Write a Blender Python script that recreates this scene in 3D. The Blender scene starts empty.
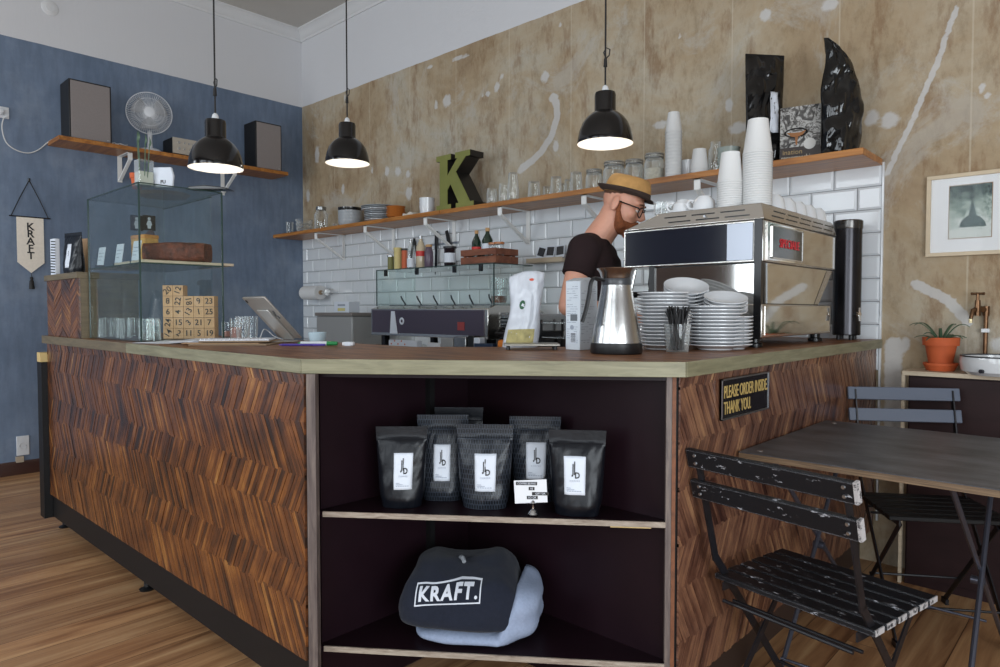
import bpy, bmesh, math, random
import numpy as np
from mathutils import Vector, Matrix, noise, Euler
from mathutils.bvhtree import BVHTree
random.seed(7)
PI = math.pi
scene = bpy.context.scene
COL = scene.collection

# ------------------------------------------------------------------ camera
FPX, YAW, PITCH, CAMH = 681.4, math.radians(42.976), math.radians(1.99), 1.18
cam_d = bpy.data.cameras.new('camera'); cam = bpy.data.objects.new('camera', cam_d); COL.objects.link(cam)
cam_d.sensor_width = 36.0; cam_d.lens = FPX * 36 / 1000; cam_d.clip_start = .05
cam.location = (0, 0, CAMH); cam.rotation_euler = (PI/2 - PITCH, 0, YAW)
scene.camera = cam
_cy, _sy, _cp, _sp = math.cos(YAW), math.sin(YAW), math.cos(PITCH), math.sin(PITCH)
FW = Vector((-_sy*_cp, _cy*_cp, -_sp)); RT = Vector((_cy, _sy, 0)); UP = RT.cross(FW)
def at(px, py, x=None, y=None, z=None):
    """measured point of the photograph on a known plane of the room"""
    r = FW + RT*((px-500)/FPX) - UP*((py-333.5)/FPX)
    t = x/r.x if x is not None else (y/r.y if y is not None else (z-CAMH)/r.z)
    return Vector((r.x*t, r.y*t, CAMH + r.z*t))
def depth(v): return (Vector(v) - Vector((0, 0, CAMH))).dot(FW)

# ------------------------------------------------------------------ materials
def lin(c):
    c = c/255.0
    return c/12.92 if c <= .04045 else ((c+.055)/1.055)**2.4
def rgb(r, g, b): return (lin(r), lin(g), lin(b), 1)
MATS = {}
def newmat(name):
    m = bpy.data.materials.new(name); m.use_nodes = True; m.node_tree.nodes.clear()
    return m, m.node_tree.nodes, m.node_tree.links
def N(ns, t, **k):
    n = ns.new(t)
    for a, v in k.items():
        if a.startswith('i_'):
            key = a[2:]
            n.inputs[int(key) if key.isdigit() else key.replace('_', ' ')].default_value = v
        else: setattr(n, a, v)
    return n
def ramp(ns, stops, interp='LINEAR'):
    r = ns.new('ShaderNodeValToRGB'); e = r.color_ramp.elements; r.color_ramp.interpolation = interp
    while len(e) < len(stops): e.new(.5)
    for k, (p, c) in enumerate(stops): e[k].position = p; e[k].color = c
    return r
def mat(name, col, rough=.5, metal=0, var=.0, vscale=6, bump=0, bscale=40, coat=0, spec=.5, stretch=(1, 1, 1), emit=None, es=0, sheen=0, sub=0):
    if name in MATS: return MATS[name]
    m, ns, ln = newmat(name)
    out = N(ns, 'ShaderNodeOutputMaterial'); p = N(ns, 'ShaderNodeBsdfPrincipled')
    ln.new(p.outputs[0], out.inputs[0])
    c = rgb(*col)
    p.inputs['Base Color'].default_value = c; p.inputs['Roughness'].default_value = rough
    p.inputs['Metallic'].default_value = metal; p.inputs['Coat Weight'].default_value = coat
    p.inputs['Coat Roughness'].default_value = .12
    p.inputs['Specular IOR Level'].default_value = spec; p.inputs['Sheen Weight'].default_value = sheen
    if sub: p.inputs['Subsurface Weight'].default_value = sub; p.inputs['Subsurface Scale'].default_value = .01
    if emit: p.inputs['Emission Color'].default_value = rgb(*emit); p.inputs['Emission Strength'].default_value = es
    if var or bump:
        tc = N(ns, 'ShaderNodeTexCoord'); mp = N(ns, 'ShaderNodeMapping'); mp.inputs['Scale'].default_value = stretch
        ln.new(tc.outputs['Object'], mp.inputs[0])
    if var:
        t = N(ns, 'ShaderNodeTexNoise', i_Scale=vscale, i_Detail=5, i_Roughness=.6); ln.new(mp.outputs[0], t.inputs[0])
        d = tuple(x*(1-var) for x in c[:3]) + (1,); h = tuple(min(1, x*(1+var)) for x in c[:3]) + (1,)
        r = ramp(ns, [(.3, d), (.7, h)]); ln.new(t.outputs[0], r.inputs[0]); ln.new(r.outputs[0], p.inputs['Base Color'])
    if bump:
        t = N(ns, 'ShaderNodeTexNoise', i_Scale=bscale, i_Detail=4); ln.new(mp.outputs[0], t.inputs[0])
        b = N(ns, 'ShaderNodeBump', i_Strength=bump, i_Distance=.01); ln.new(t.outputs[0], b.inputs['Height']); ln.new(b.outputs[0], p.inputs['Normal'])
    MATS[name] = m
    return m
def glassmat(name, tint=(255, 255, 255), refl=1.0, body=.0, bodycol=(230, 235, 235)):
    """thin clear glass: sees through, mirrors more at grazing angles"""
    m, ns, ln = newmat(name)
    out = N(ns, 'ShaderNodeOutputMaterial'); tr = N(ns, 'ShaderNodeBsdfTransparent'); gl = N(ns, 'ShaderNodeBsdfGlossy')
    tr.inputs[0].default_value = rgb(*tint); gl.inputs['Roughness'].default_value = .03
    fr = N(ns, 'ShaderNodeFresnel', i_IOR=1.45); mu = N(ns, 'ShaderNodeMath', operation='MULTIPLY'); mu.inputs[1].default_value = refl
    mx = N(ns, 'ShaderNodeMixShader'); ln.new(fr.outputs[0], mu.inputs[0]); ge = N(ns, 'ShaderNodeNewGeometry'); inv_ = N(ns, 'ShaderNodeMath', operation='SUBTRACT'); inv_.inputs[0].default_value = 1; ln.new(ge.outputs['Backfacing'], inv_.inputs[1])
    mq = N(ns, 'ShaderNodeMath', operation='MULTIPLY'); ln.new(mu.outputs[0], mq.inputs[0]); ln.new(inv_.outputs[0], mq.inputs[1]); ln.new(mq.outputs[0], mx.inputs[0])
    ln.new(tr.outputs[0], mx.inputs[1]); ln.new(gl.outputs[0], mx.inputs[2])
    last = mx
    if body:
        df = N(ns, 'ShaderNodeBsdfDiffuse'); df.inputs[0].default_value = rgb(*bodycol)
        lw = N(ns, 'ShaderNodeLayerWeight', i_Blend=.35); m2 = N(ns, 'ShaderNodeMath', operation='MULTIPLY'); m2.inputs[1].default_value = body
        ln.new(lw.outputs['Facing'], m2.inputs[0]); mx2 = N(ns, 'ShaderNodeMixShader')
        ln.new(m2.outputs[0], mx2.inputs[0]); ln.new(mx.outputs[0], mx2.inputs[1]); ln.new(df.outputs[0], mx2.inputs[2]); last = mx2
    ln.new(last.outputs[0], out.inputs[0]); MATS[name] = m
    return m
def woodmat(name, cols, rough=.4, scale=(1, 1, 1), coat=0, gscale=8, bump=.15, spec=.5):
    """streaky grain along the long axis given by a small scale component"""
    m, ns, ln = newmat(name)
    out = N(ns, 'ShaderNodeOutputMaterial'); p = N(ns, 'ShaderNodeBsdfPrincipled'); ln.new(p.outputs[0], out.inputs[0])
    tc = N(ns, 'ShaderNodeTexCoord'); mp = N(ns, 'ShaderNodeMapping'); mp.inputs['Scale'].default_value = scale
    ln.new(tc.outputs['Object'], mp.inputs[0])
    t = N(ns, 'ShaderNodeTexNoise', i_Scale=gscale, i_Detail=8, i_Roughness=.65, i_Distortion=.6); ln.new(mp.outputs[0], t.inputs[0])
    k = len(cols); r = ramp(ns, [(.28 + .44*i/(k-1), rgb(*c)) for i, c in enumerate(cols)])
    ln.new(t.outputs[0], r.inputs[0]); ln.new(r.outputs[0], p.inputs['Base Color'])
    p.inputs['Roughness'].default_value = rough; p.inputs['Coat Weight'].default_value = coat; p.inputs['Coat Roughness'].default_value = .15
    p.inputs['Specular IOR Level'].default_value = spec
    if bump:
        b = N(ns, 'ShaderNodeBump', i_Strength=bump, i_Distance=.004); ln.new(t.outputs[0], b.inputs['Height']); ln.new(b.outputs[0], p.inputs['Normal'])
    MATS[name] = m
    return m

# ------------------------------------------------------------------ mesh builder
class MB:
    def __init__(s): s.bm = bmesh.new()
    def _add(s, vs, fs, M=None):
        nv = [s.bm.verts.new((M @ Vector(v)) if M else v) for v in vs]
        for f in fs:
            try: s.bm.faces.new([nv[i] for i in f])
            except ValueError: pass
        return nv
    def box(s, x0, x1, y0, y1, z0, z1, M=None):
        v = [(x, y, z) for x in (x0, x1) for y in (y0, y1) for z in (z0, z1)]
        s._add(v, [(0, 1, 3, 2), (4, 6, 7, 5), (0, 4, 5, 1), (2, 3, 7, 6), (0, 2, 6, 4), (1, 5, 7, 3)], M); return s
    def cbox(s, c, d, M=None):
        return s.box(c[0]-d[0]/2, c[0]+d[0]/2, c[1]-d[1]/2, c[1]+d[1]/2, c[2]-d[2]/2, c[2]+d[2]/2, M)
    def lathe(s, prof, seg=24, c=(0, 0, 0), M=None, cap=True, sx=1, sy=1):
        vs = []; fs = []
        for r, z in prof:
            for k in range(seg):
                a = 2*PI*k/seg; vs.append((c[0]+r*math.cos(a)*sx, c[1]+r*math.sin(a)*sy, c[2]+z))
        for i in range(len(prof)-1):
            for k in range(seg):
                a, b = i*seg+k, i*seg+(k+1) % seg; fs.append((a, b, b+seg, a+seg))
        if cap:
            if prof[0][0] > 1e-6: fs.append(tuple(reversed(range(seg))))
            if prof[-1][0] > 1e-6: fs.append(tuple(range((len(prof)-1)*seg, len(prof)*seg)))
        s._add(vs, fs, M); return s
    def cyl(s, p0, p1, r0, r1=None, seg=16):
        r1 = r0 if r1 is None else r1
        p0 = Vector(p0); p1 = Vector(p1); d = p1-p0
        M = Matrix.Translation(p0) @ d.to_track_quat('Z', 'Y').to_matrix().to_4x4()
        return s.lathe([(r0, 0), (r1, d.length)], seg, (0, 0, 0), M)
    def ball(s, c, r, seg=16, M=None, sc=(1, 1, 1)):
        n = seg//2; prof = [(r*math.sin(PI*i/n), -r*math.cos(PI*i/n)) for i in range(n+1)]
        T = Matrix.Translation(Vector(c)) @ Matrix.Diagonal((sc[0], sc[1], sc[2], 1))
        if M: T = M @ T
        prof[0] = (r*.02, prof[0][1]); prof[-1] = (r*.02, prof[-1][1])
        return s.lathe(prof, seg, (0, 0, 0), T)
    def tube(s, pts, r, seg=8, flat=None):
        pts = [Vector(p) for p in pts]; rings = []; n = len(pts)
        up = Vector((0, 0, 1)); prev = None
        for i, p in enumerate(pts):
            t = (pts[min(i+1, n-1)] - pts[max(i-1, 0)]).normalized()
            if prev is None:
                a = t.orthogonal().normalized() if abs(t.dot(up)) > .95 else t.cross(up).normalized()
            else:
                a = (prev - t*prev.dot(t)); a = a.normalized() if a.length > 1e-6 else t.orthogonal().normalized()
            prev = a; b = t.cross(a); rr = r[i] if isinstance(r, (list, tuple)) else r
            fa = flat or 1
            rings.append([p + a*math.cos(2*PI*k/seg)*rr + b*math.sin(2*PI*k/seg)*rr*fa for k in range(seg)])
        vs = [v for q in rings for v in q]; fs = []
        for i in range(n-1):
            for k in range(seg):
                a, b = i*seg+k, i*seg+(k+1) % seg; fs.append((a, b, b+seg, a+seg))
        fs.append(tuple(reversed(range(seg)))); fs.append(tuple(range((n-1)*seg, n*seg)))
        s._add(vs, fs); return s
    def prism(s, poly, a, b, axis='z', M=None):
        n = len(poly)
        def q(u, v, w): return {'z': (u, v, w), 'y': (u, w, v), 'x': (w, u, v)}[axis]
        vs = [q(u, v, a) for u, v in poly] + [q(u, v, b) for u, v in poly]
        fs = [tuple(reversed(range(n))), tuple(range(n, 2*n))] + [(i, (i+1) % n, (i+1) % n+n, i+n) for i in range(n)]
        s._add(vs, fs, M); return s
    def bar(s, p0, p1, w, t, up=(0, 0, 1)):
        """flat bar of width w (in plane of up) and thickness t"""
        p0 = Vector(p0); p1 = Vector(p1); d = (p1-p0); L = d.length; d.normalize()
        a = d.cross(Vector(up)).normalized(); b = a.cross(d)
        M = Matrix((( *a, 0), (*d, 0), (*b, 0), (0, 0, 0, 1))).transposed(); M.translation = p0
        return s.box(-t/2, t/2, 0, L, -w/2, w/2, M)
    def build(s, name, m, parent=None, ang=35, bev=0, smooth=True, sub=0, mods=None):
        bmesh.ops.recalc_face_normals(s.bm, faces=s.bm.faces)
        me = bpy.data.meshes.new(name)
        if smooth:
            for f in s.bm.faces: f.smooth = True
            lim = math.radians(ang)
            for e in s.bm.edges:
                if len(e.link_faces) == 2 and e.calc_face_angle(0) > lim: e.smooth = False
        s.bm.to_mesh(me); s.bm.free()
        if isinstance(m, (list, tuple)):
            for q in m: me.materials.append(q)
        elif m: me.materials.append(m)
        o = bpy.data.objects.new(name, me); COL.objects.link(o)
        if parent: o.parent = parent
        if bev:
            b = o.modifiers.new('bevel', 'BEVEL'); b.width = bev; b.segments = 2; b.limit_method = 'ANGLE'; b.angle_limit = math.radians(40)
            b.harden_normals = False
        if sub:
            b = o.modifiers.new('sub', 'SUBSURF'); b.levels = sub; b.render_levels = sub
        return o
def split_build(mb, name, m, parent=None, **k):
    """one object for every connected piece"""
    bm = mb.bm; bm.verts.index_update(); seen = set(); out = []
    bm.verts.ensure_lookup_table()
    for v in list(bm.verts):
        if v in seen: continue
        comp = []; st = [v]; seen.add(v)
        while st:
            q = st.pop(); comp.append(q)
            for e in q.link_edges:
                w_ = e.other_vert(q)
                if w_ not in seen: seen.add(w_); st.append(w_)
        ix = {q: i for i, q in enumerate(comp)}; fs = {f for q in comp for f in q.link_faces}
        n = MB(); n._add([q.co.copy() for q in comp], [[ix[q] for q in f.verts] for f in fs]); out.append(n.build(name, m, parent, **k))
    bm.free(); return out
def tag(o, label, cat, group=None, kind=None):
    o['label'] = label; o['category'] = cat
    if group: o['group'] = group
    if kind: o['kind'] = kind
    return o
def thing(name, label, cat, loc=(0, 0, 0), rz=0, group=None):
    o = bpy.data.objects.new(name, None); COL.objects.link(o); o.empty_display_size = .05
    o.location = loc; o.rotation_euler = (0, 0, rz); return tag(o, label, cat, group)
def struct(o): o['kind'] = 'structure'; return o
def children(o): return [c for c in bpy.data.objects if c.parent == o]
KIDS = {}
def copy_tree(o, parent=None):
    c = o.copy(); COL.objects.link(c)
    if parent: c.parent = parent
    for ch in children(o): copy_tree(ch, c)
    return c
def dup(o, loc, rz=0, label=None, group=None, scale=None):
    c = copy_tree(o); c.location = loc; c.rotation_euler = (0, 0, rz)
    if label: c['label'] = label
    if group: c['group'] = group
    if scale: c.scale = scale
    return c
def text_mb(txt, size, ext=.0006, bold=0, space=1.0, align='CENTER', sx=1.0, shear=0):
    cu = bpy.data.curves.new('t', 'FONT'); cu.body = txt; cu.size = size; cu.extrude = ext; cu.offset = bold
    cu.align_x = align; cu.align_y = 'CENTER'; cu.space_character = space; cu.resolution_u = 3; cu.shear = shear
    o = bpy.data.objects.new('t', cu); COL.objects.link(o)
    dg = bpy.context.evaluated_depsgraph_get(); dg.update()
    me = bpy.data.meshes.new_from_object(o.evaluated_get(dg))
    mb = MB(); mb.bm.from_mesh(me)
    for v in mb.bm.verts: v.co.x *= sx
    bpy.data.objects.remove(o); bpy.data.curves.remove(cu); bpy.data.meshes.remove(me)
    return mb
def text(txt, size, m, parent, M, name='lettering', **k):
    """M maps the text plane (x right, y up, z out) into the parent"""
    mb = text_mb(txt, size, **k)
    for v in mb.bm.verts: v.co = M @ v.co
    return mb.build(name, m, parent, smooth=False)
def FR(o, right, up):
    """frame matrix: origin o, right, up"""
    r = Vector(right).normalized(); u = Vector(up).normalized(); n = r.cross(u)
    M = Matrix(((*r, 0), (*u, 0), (*n, 0), (0, 0, 0, 1))).transposed(); M.translation = Vector(o); return M

# ------------------------------------------------------------------ room
YW, XW = 3.505, -5.836
ZP, ZC = 3.10, 3.80
XR, YF = 2.3, -2.4
M_white = mat('white_paint', (214, 214, 215), .85, var=.03, vscale=1.5, bump=.05, bscale=30)
M_ceil = mat('ceiling_paint', (190, 186, 180), .9, var=.04, vscale=2)
def room_wall_left():
    m, ns, ln = newmat('blue_wall_paint'); MATS['blue_wall'] = m
    out = N(ns, 'ShaderNodeOutputMaterial'); p = N(ns, 'ShaderNodeBsdfPrincipled', i_Roughness=.62); ln.new(p.outputs[0], out.inputs[0])
    tc = N(ns, 'ShaderNodeTexCoord')
    t = N(ns, 'ShaderNodeTexNoise', i_Scale=1.3, i_Detail=7, i_Roughness=.7); ln.new(tc.outputs['Object'], t.inputs[0])
    r = ramp(ns, [(.3, rgb(96, 112, 135)), (.5, rgb(110, 126, 149)), (.72, rgb(138, 151, 169))]); ln.new(t.outputs[0], r.inputs[0])
    mp = N(ns, 'ShaderNodeMapping'); mp.inputs['Scale'].default_value = (6, 6, 1.2); ln.new(tc.outputs['Object'], mp.inputs[0])
    t2 = N(ns, 'ShaderNodeTexNoise', i_Scale=4, i_Detail=6); ln.new(mp.outputs[0], t2.inputs[0])
    r2 = ramp(ns, [(.35, (.88, .88, .88, 1)), (.65, (1.05, 1.05, 1.05, 1))]); ln.new(t2.outputs[0], r2.inputs[0])
    mx = N(ns, 'ShaderNodeMix', data_type='RGBA', blend_type='MULTIPLY'); mx.inputs[0].default_value = 1
    ln.new(r.outputs[0], mx.inputs[6]); ln.new(r2.outputs[0], mx.inputs[7])
    sx = N(ns, 'ShaderNodeSeparateXYZ'); ln.new(tc.outputs['Object'], sx.inputs[0])
    nz = N(ns, 'ShaderNodeTexNoise', i_Scale=9, i_Detail=3); ln.new(tc.outputs['Object'], nz.inputs[0])
    ad = N(ns, 'ShaderNodeMath', operation='MULTIPLY_ADD'); ln.new(nz.outputs[0], ad.inputs[0]); ad.inputs[1].default_value = .006; ln.new(sx.outputs[2], ad.inputs[2])
    gt = N(ns, 'ShaderNodeMath', operation='GREATER_THAN'); ln.new(ad.outputs[0], gt.inputs[0]); gt.inputs[1].default_value = ZP+.003
    m2 = N(ns, 'ShaderNodeMix', data_type='RGBA'); ln.new(gt.outputs[0], m2.inputs[0]); ln.new(mx.outputs[2], m2.inputs[6]); m2.inputs[7].default_value = rgb(213, 213, 216)
    ln.new(m2.outputs[2], p.inputs['Base Color'])
    b = N(ns, 'ShaderNodeBump', i_Strength=.12, i_Distance=.01); ln.new(t2.outputs[0], b.inputs['Height']); ln.new(b.outputs[0], p.inputs['Normal'])
    return m
def plaster():
    m, ns, ln = newmat('bare_plaster'); MATS['plaster'] = m
    out = N(ns, 'ShaderNodeOutputMaterial'); p = N(ns, 'ShaderNodeBsdfPrincipled', i_Roughness=.8); ln.new(p.outputs[0], out.inputs[0])
    p.inputs['Specular IOR Level'].default_value = .35
    tc = N(ns, 'ShaderNodeTexCoord'); O = tc.outputs['Object']
    def noi(sc, det, ro=.6, stretch=None, dist=0):
        t = N(ns, 'ShaderNodeTexNoise', i_Scale=sc, i_Detail=det, i_Roughness=ro, i_Distortion=dist)
        if stretch:
            mp = N(ns, 'ShaderNodeMapping'); mp.inputs['Scale'].default_value = stretch; ln.new(O, mp.inputs[0]); ln.new(mp.outputs[0], t.inputs[0])
        else: ln.new(O, t.inputs[0])
        return t
    def mix(f, a, b, bt='MIX'):
        x = N(ns, 'ShaderNodeMix', data_type='RGBA', blend_type=bt)
        if isinstance(f, float): x.inputs[0].default_value = f
        else: ln.new(f, x.inputs[0])
        for s, i in ((a, 6), (b, 7)):
            if isinstance(s, tuple): x.inputs[i].default_value = s
            else: ln.new(s, x.inputs[i])
        return x.outputs[2]
    a = noi(1.1, 8, .68, dist=.5); ra = ramp(ns, [(.3, rgb(150, 128, 102)), (.44, rgb(168, 148, 120)), (.54, rgb(177, 162, 139)), (.68, rgb(182, 176, 162))]); ln.new(a.outputs[0], ra.inputs[0])
    b = noi(9, 8, .78, (1.5, 1, .7)); rb = ramp(ns, [(.3, (.70, .67, .62, 1)), (.5, (1, 1, 1, 1)), (.75, (1.08, 1.09, 1.1, 1))]); ln.new(b.outputs[0], rb.inputs[0])
    c1 = mix(1.0, ra.outputs[0], rb.outputs[0], 'MULTIPLY')
    # brownish scraped streaks
    s = noi(3.2, 7, .72, (2.5, 1, .8)); rs = ramp(ns, [(.53, (0, 0, 0, 1)), (.64, (.6, .6, .6, 1))]); ln.new(s.outputs[0], rs.inputs[0])
    c2 = mix(rs.outputs[0], c1, rgb(128, 98, 70))
    # pale grey skim patches
    g = noi(2.1, 9, .75, (1, 1, .8), .8); rg = ramp(ns, [(.55, (0, 0, 0, 1)), (.63, (.5, .5, .5, 1))]); ln.new(g.outputs[0], rg.inputs[0])
    c3 = mix(rg.outputs[0], c2, rgb(184, 180, 172))
    # vertical paper seams
    sx = N(ns, 'ShaderNodeSeparateXYZ'); ln.new(O, sx.inputs[0])
    w = N(ns, 'ShaderNodeMath', operation='PINGPONG'); ln.new(sx.outputs[0], w.inputs[0]); w.inputs[1].default_value = .265
    lt = N(ns, 'ShaderNodeMath', operation='LESS_THAN'); ln.new(w.outputs[0], lt.inputs[0]); lt.inputs[1].default_value = .0035
    ml = N(ns, 'ShaderNodeMath', operation='MULTIPLY'); ln.new(lt.outputs[0], ml.inputs[0]); ml.inputs[1].default_value = .4
    c4 = mix(ml.outputs[0], c3, rgb(205, 195, 175))
    # filler strokes: hand measured mask, ragged by noise
    at_ = N(ns, 'ShaderNodeAttribute', attribute_name='filler'); f = noi(26, 4); 
    ad = N(ns, 'ShaderNodeMath', operation='MULTIPLY_ADD'); ln.new(f.outputs[0], ad.inputs[0]); ad.inputs[1].default_value = .7; ln.new(at_.outputs['Fac'], ad.inputs[2])
    rf = ramp(ns, [(.78, (0, 0, 0, 1)), (1.0, (.72, .72, .72, 1))]); ln.new(ad.outputs[0], rf.inputs[0])
    c5 = mix(rf.outputs[0], c4, rgb(206, 206, 206))
    # painted white above the picture rail line
    nz = noi(7, 3); ad2 = N(ns, 'ShaderNodeMath', operation='MULTIPLY_ADD'); ln.new(nz.outputs[0], ad2.inputs[0]); ad2.inputs[1].default_value = .014; ln.new(sx.outputs[2], ad2.inputs[2])
    gt = N(ns, 'ShaderNodeMath', operation='GREATER_THAN'); ln.new(ad2.outputs[0], gt.inputs[0]); gt.inputs[1].default_value = ZP+.007
    c6 = mix(gt.outputs[0], c5, rgb(213, 213, 216)); ln.new(c6, p.inputs['Base Color'])
    bb = noi(14, 8, .7); bm_ = N(ns, 'ShaderNodeBump', i_Strength=.35, i_Distance=.012); ln.new(bb.outputs[0], bm_.inputs['Height']); ln.new(bm_.outputs[0], p.inputs['Normal'])
    return m
M_blue = room_wall_left(); M_plaster = plaster()

# floor boards: long planks running towards the back wall, tinted board by board
def floormat():
    m, ns, ln = newmat('oak_floor_boards'); MATS['floor'] = m
    out = N(ns, 'ShaderNodeOutputMaterial'); p = N(ns, 'ShaderNodeBsdfPrincipled', i_Roughness=.42); ln.new(p.outputs[0], out.inputs[0])
    tc = N(ns, 'ShaderNodeTexCoord'); mp = N(ns, 'ShaderNodeMapping'); mp.inputs['Rotation'].default_value = (0, 0, PI/2); ln.new(tc.outputs['Object'], mp.inputs[0])
    br = N(ns, 'ShaderNodeTexBrick', i_Scale=1, i_Mortar_Size=.0012, i_Mortar_Smooth=.1, i_Bias=0, i_Brick_Width=1.3, i_Row_Height=.145)
    br.offset = .37; br.inputs['Color1'].default_value = (0, 0, 0, 1); br.inputs['Color2'].default_value = (1, 1, 1, 1); br.inputs['Mortar'].default_value = (.5, .5, .5, 1)
    ln.new(mp.outputs[0], br.inputs[0])
    vm = N(ns, 'ShaderNodeVectorMath', operation='MULTIPLY_ADD'); ln.new(br.outputs[0], vm.inputs[0]); vm.inputs[1].default_value = (7, 3, 5)
    sc = N(ns, 'ShaderNodeMapping'); sc.inputs['Scale'].default_value = (16, 1.0, 1); ln.new(tc.outputs['Object'], sc.inputs[0]); ln.new(sc.outputs[0], vm.inputs[2])
    t = N(ns, 'ShaderNodeTexNoise', i_Scale=1.1, i_Detail=8, i_Roughness=.6, i_Distortion=.8); ln.new(vm.outputs[0], t.inputs[0])
    r = ramp(ns, [(.28, rgb(112, 76, 50)), (.42, rgb(152, 110, 76)), (.58, rgb(184, 142, 102)), (.75, rgb(208, 172, 130))]); ln.new(t.outputs[0], r.inputs[0])
    mx = N(ns, 'ShaderNodeMix', data_type='RGBA', blend_type='MULTIPLY'); mx.inputs[0].default_value = 1; ln.new(r.outputs[0], mx.inputs[6])
    r2 = ramp(ns, [(0, (.82, .8, .78, 1)), (1, (1.08, 1.05, 1, 1))]); ln.new(br.outputs[0], r2.inputs[0]); ln.new(r2.outputs[0], mx.inputs[7])
    m2 = N(ns, 'ShaderNodeMix', data_type='RGBA'); ln.new(br.outputs['Fac'], m2.inputs[0]); ln.new(mx.outputs[2], m2.inputs[6]); m2.inputs[7].default_value = rgb(60, 38, 24)
    ln.new(m2.outputs[2], p.inputs['Base Color'])
    b = N(ns, 'ShaderNodeBump', i_Strength=.12, i_Distance=.003); ln.new(t.outputs[0], b.inputs['Height']); ln.new(b.outputs[0], p.inputs['Normal'])
    return m
struct(MB().box(XW-.1, XR+.1, YF-.1, YW+.1, -.1, 0).build('floor', floormat()))
struct(MB().box(XW-.1, XR+.1, YF-.1, YW+.1, ZC, ZC+.1).build('ceiling', M_ceil))
struct(MB().box(XW-.1, XW, YF-.1, YW+.1, 0, ZC).build('wall_left', M_blue))
# back wall: fine grid so the filler mask can follow the measured strokes
def seg_d(px, pz, a, b):
    ax, az = a; bx, bz = b; dx, dz = bx-ax, bz-az; L = dx*dx+dz*dz
    t = np.clip(((px-ax)*dx+(pz-az)*dz)/max(L, 1e-9), 0, 1)
    return np.hypot(px-ax-t*dx, pz-az-t*dz)
def wall_back():
    xs = np.arange(XW, XR+.01, .02); zs = np.arange(0, ZC+.001, .02); zs[-1] = ZC; xs[-1] = XR
    X, Z = np.meshgrid(xs, zs); f = np.zeros_like(X)
    W = lambda px, py: (lambda v: (v.x, v.z))(at(px, py, y=YW))
    def stroke(pts, r):
        nonlocal f
        q = [W(*p) for p in pts]
        for k in range(len(q)-1):
            d = seg_d(X, Z, q[k], q[k+1]); f = np.maximum(f, np.clip(1.45 - d/r*.8, 0, 1.2))
    def blob(px, py, rx, rz, s=1):
        nonlocal f
        cx, cz = W(px, py); d = np.hypot((X-cx)/rx, (Z-cz)/rz); f = np.maximum(f, np.clip(1.22-d*.85, 0, 1)*s)
    stroke([(553, 97), (557, 105), (557, 118), (551, 137), (541, 152), (532, 161), (522, 168)], .022)
    blob(553, 98, .05, .035); blob(521, 170, .045, .03); blob(556, 146, .03, .045)
    stroke([(957, 8), (948, 30), (938, 62), (925, 90), (912, 122), (898, 150), (886, 176)], .010)
    for px, py, rx, rz in ((447, 101, .06, .06), (436, 105, .025, .05), (497, 87, .035, .05), (488, 94, .03, .03), (483, 95, .02, .02), (502, 76, .02, .03),
            (545, 77, .045, .05), (387, 171, .04, .05), (398, 171, .05, .05), (408, 174, .035, .04), (409, 193, .05, .07), (430, 67, .05, .02), (458, 58, .09, .02), (465, 56, .08, .018),
            (317, 155, .05, .10), (345, 98, .02, .04), (308, 196, .04, .08), (343, 189, .03, .06), (372, 170, .02, .04), (440, 215, .03, .03),
            (729, 105, .03, .05), (738, 128, .07, .04), (660, 125, .06, .03), (770, 93, .03, .04), (765, 15, .04, .04), (830, 4, .05, .04), (680, 36, .02, .02),
            (982, 88, .02, .03), (988, 95, .02, .02), (905, 345, .03, .05), (1010, 345, .10, .05), (890, 120, .05, .05), (872, 118, .04, .05), (560, 25, .02, .02), (640, 190, .02, .02)):
        blob(px, py, rx, rz, .9)
    stroke([(916, 284), (932, 292), (948, 300), (968, 322)], .018)
    # missing skim coat at the right, worn edge beside the tiles
    stroke([(893, 345), (893, 400), (892, 470)], .03)
    nx, nz = len(xs), len(zs)
    me = bpy.data.meshes.new('wall_back')
    V = np.column_stack([X.ravel(), np.full(X.size, YW), Z.ravel()])
    idx = np.arange(nx*nz).reshape(nz, nx)
    F = np.column_stack([idx[:-1, :-1].ravel(), idx[:-1, 1:].ravel(), idx[1:, 1:].ravel(), idx[1:, :-1].ravel()])
    me.from_pydata(V.tolist(), [], F.tolist()); a = me.attributes.new('filler', 'FLOAT', 'POINT'); a.data.foreach_set('value', f.ravel().astype(np.float32))
    me.materials.append(M_plaster); o = bpy.data.objects.new('wall_back', me); COL.objects.link(o); struct(o)
    b = MB().box(XW, XR, YW+.004, YW+.1, 0, ZC).build('core', M_white, o)
wall_back()
# shopfront wall behind the camera with two tall windows and a door, right wall with one window
def holed(name, axis, pos, lo, hi, holes):
    mb = MB()
    cuts = sorted({lo, hi} | {h[0] for h in holes} | {h[1] for h in holes})
    for a, b in zip(cuts[:-1], cuts[1:]):
        hs = [h for h in holes if h[0] <= a and h[1] >= b]
        zr = [(0, ZC)] if not hs else [(0, hs[0][2]), (hs[0][3], ZC)]
        for z0, z1 in zr:
            if z1 - z0 > 1e-4:
                if axis == 'y': mb.box(a, b, pos-.1, pos, z0, z1)
                else: mb.box(pos, pos+.1, a, b, z0, z1)
    return struct(mb.build(name, mat('dark_warm_wall_paint', (96, 82, 76), .8, var=.1, vscale=3) if axis == 'y' else M_white))
FH = [(-3.25, -1.25, .6, 3.0), (-.7, .9, .6, 3.0), (1.2, 2.1, .02, 2.6), (-5.75, -4.85, .6, 3.0)]
RH = [(-1.6, .9, .12, 2.2)]
holed('wall_front', 'y', YF, XW-.1, XR+.1, FH); holed('wall_right', 'x', XR, YF, YW, RH)
M_frame = mat('dark_frame_paint', (60, 58, 56), .5)
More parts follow.
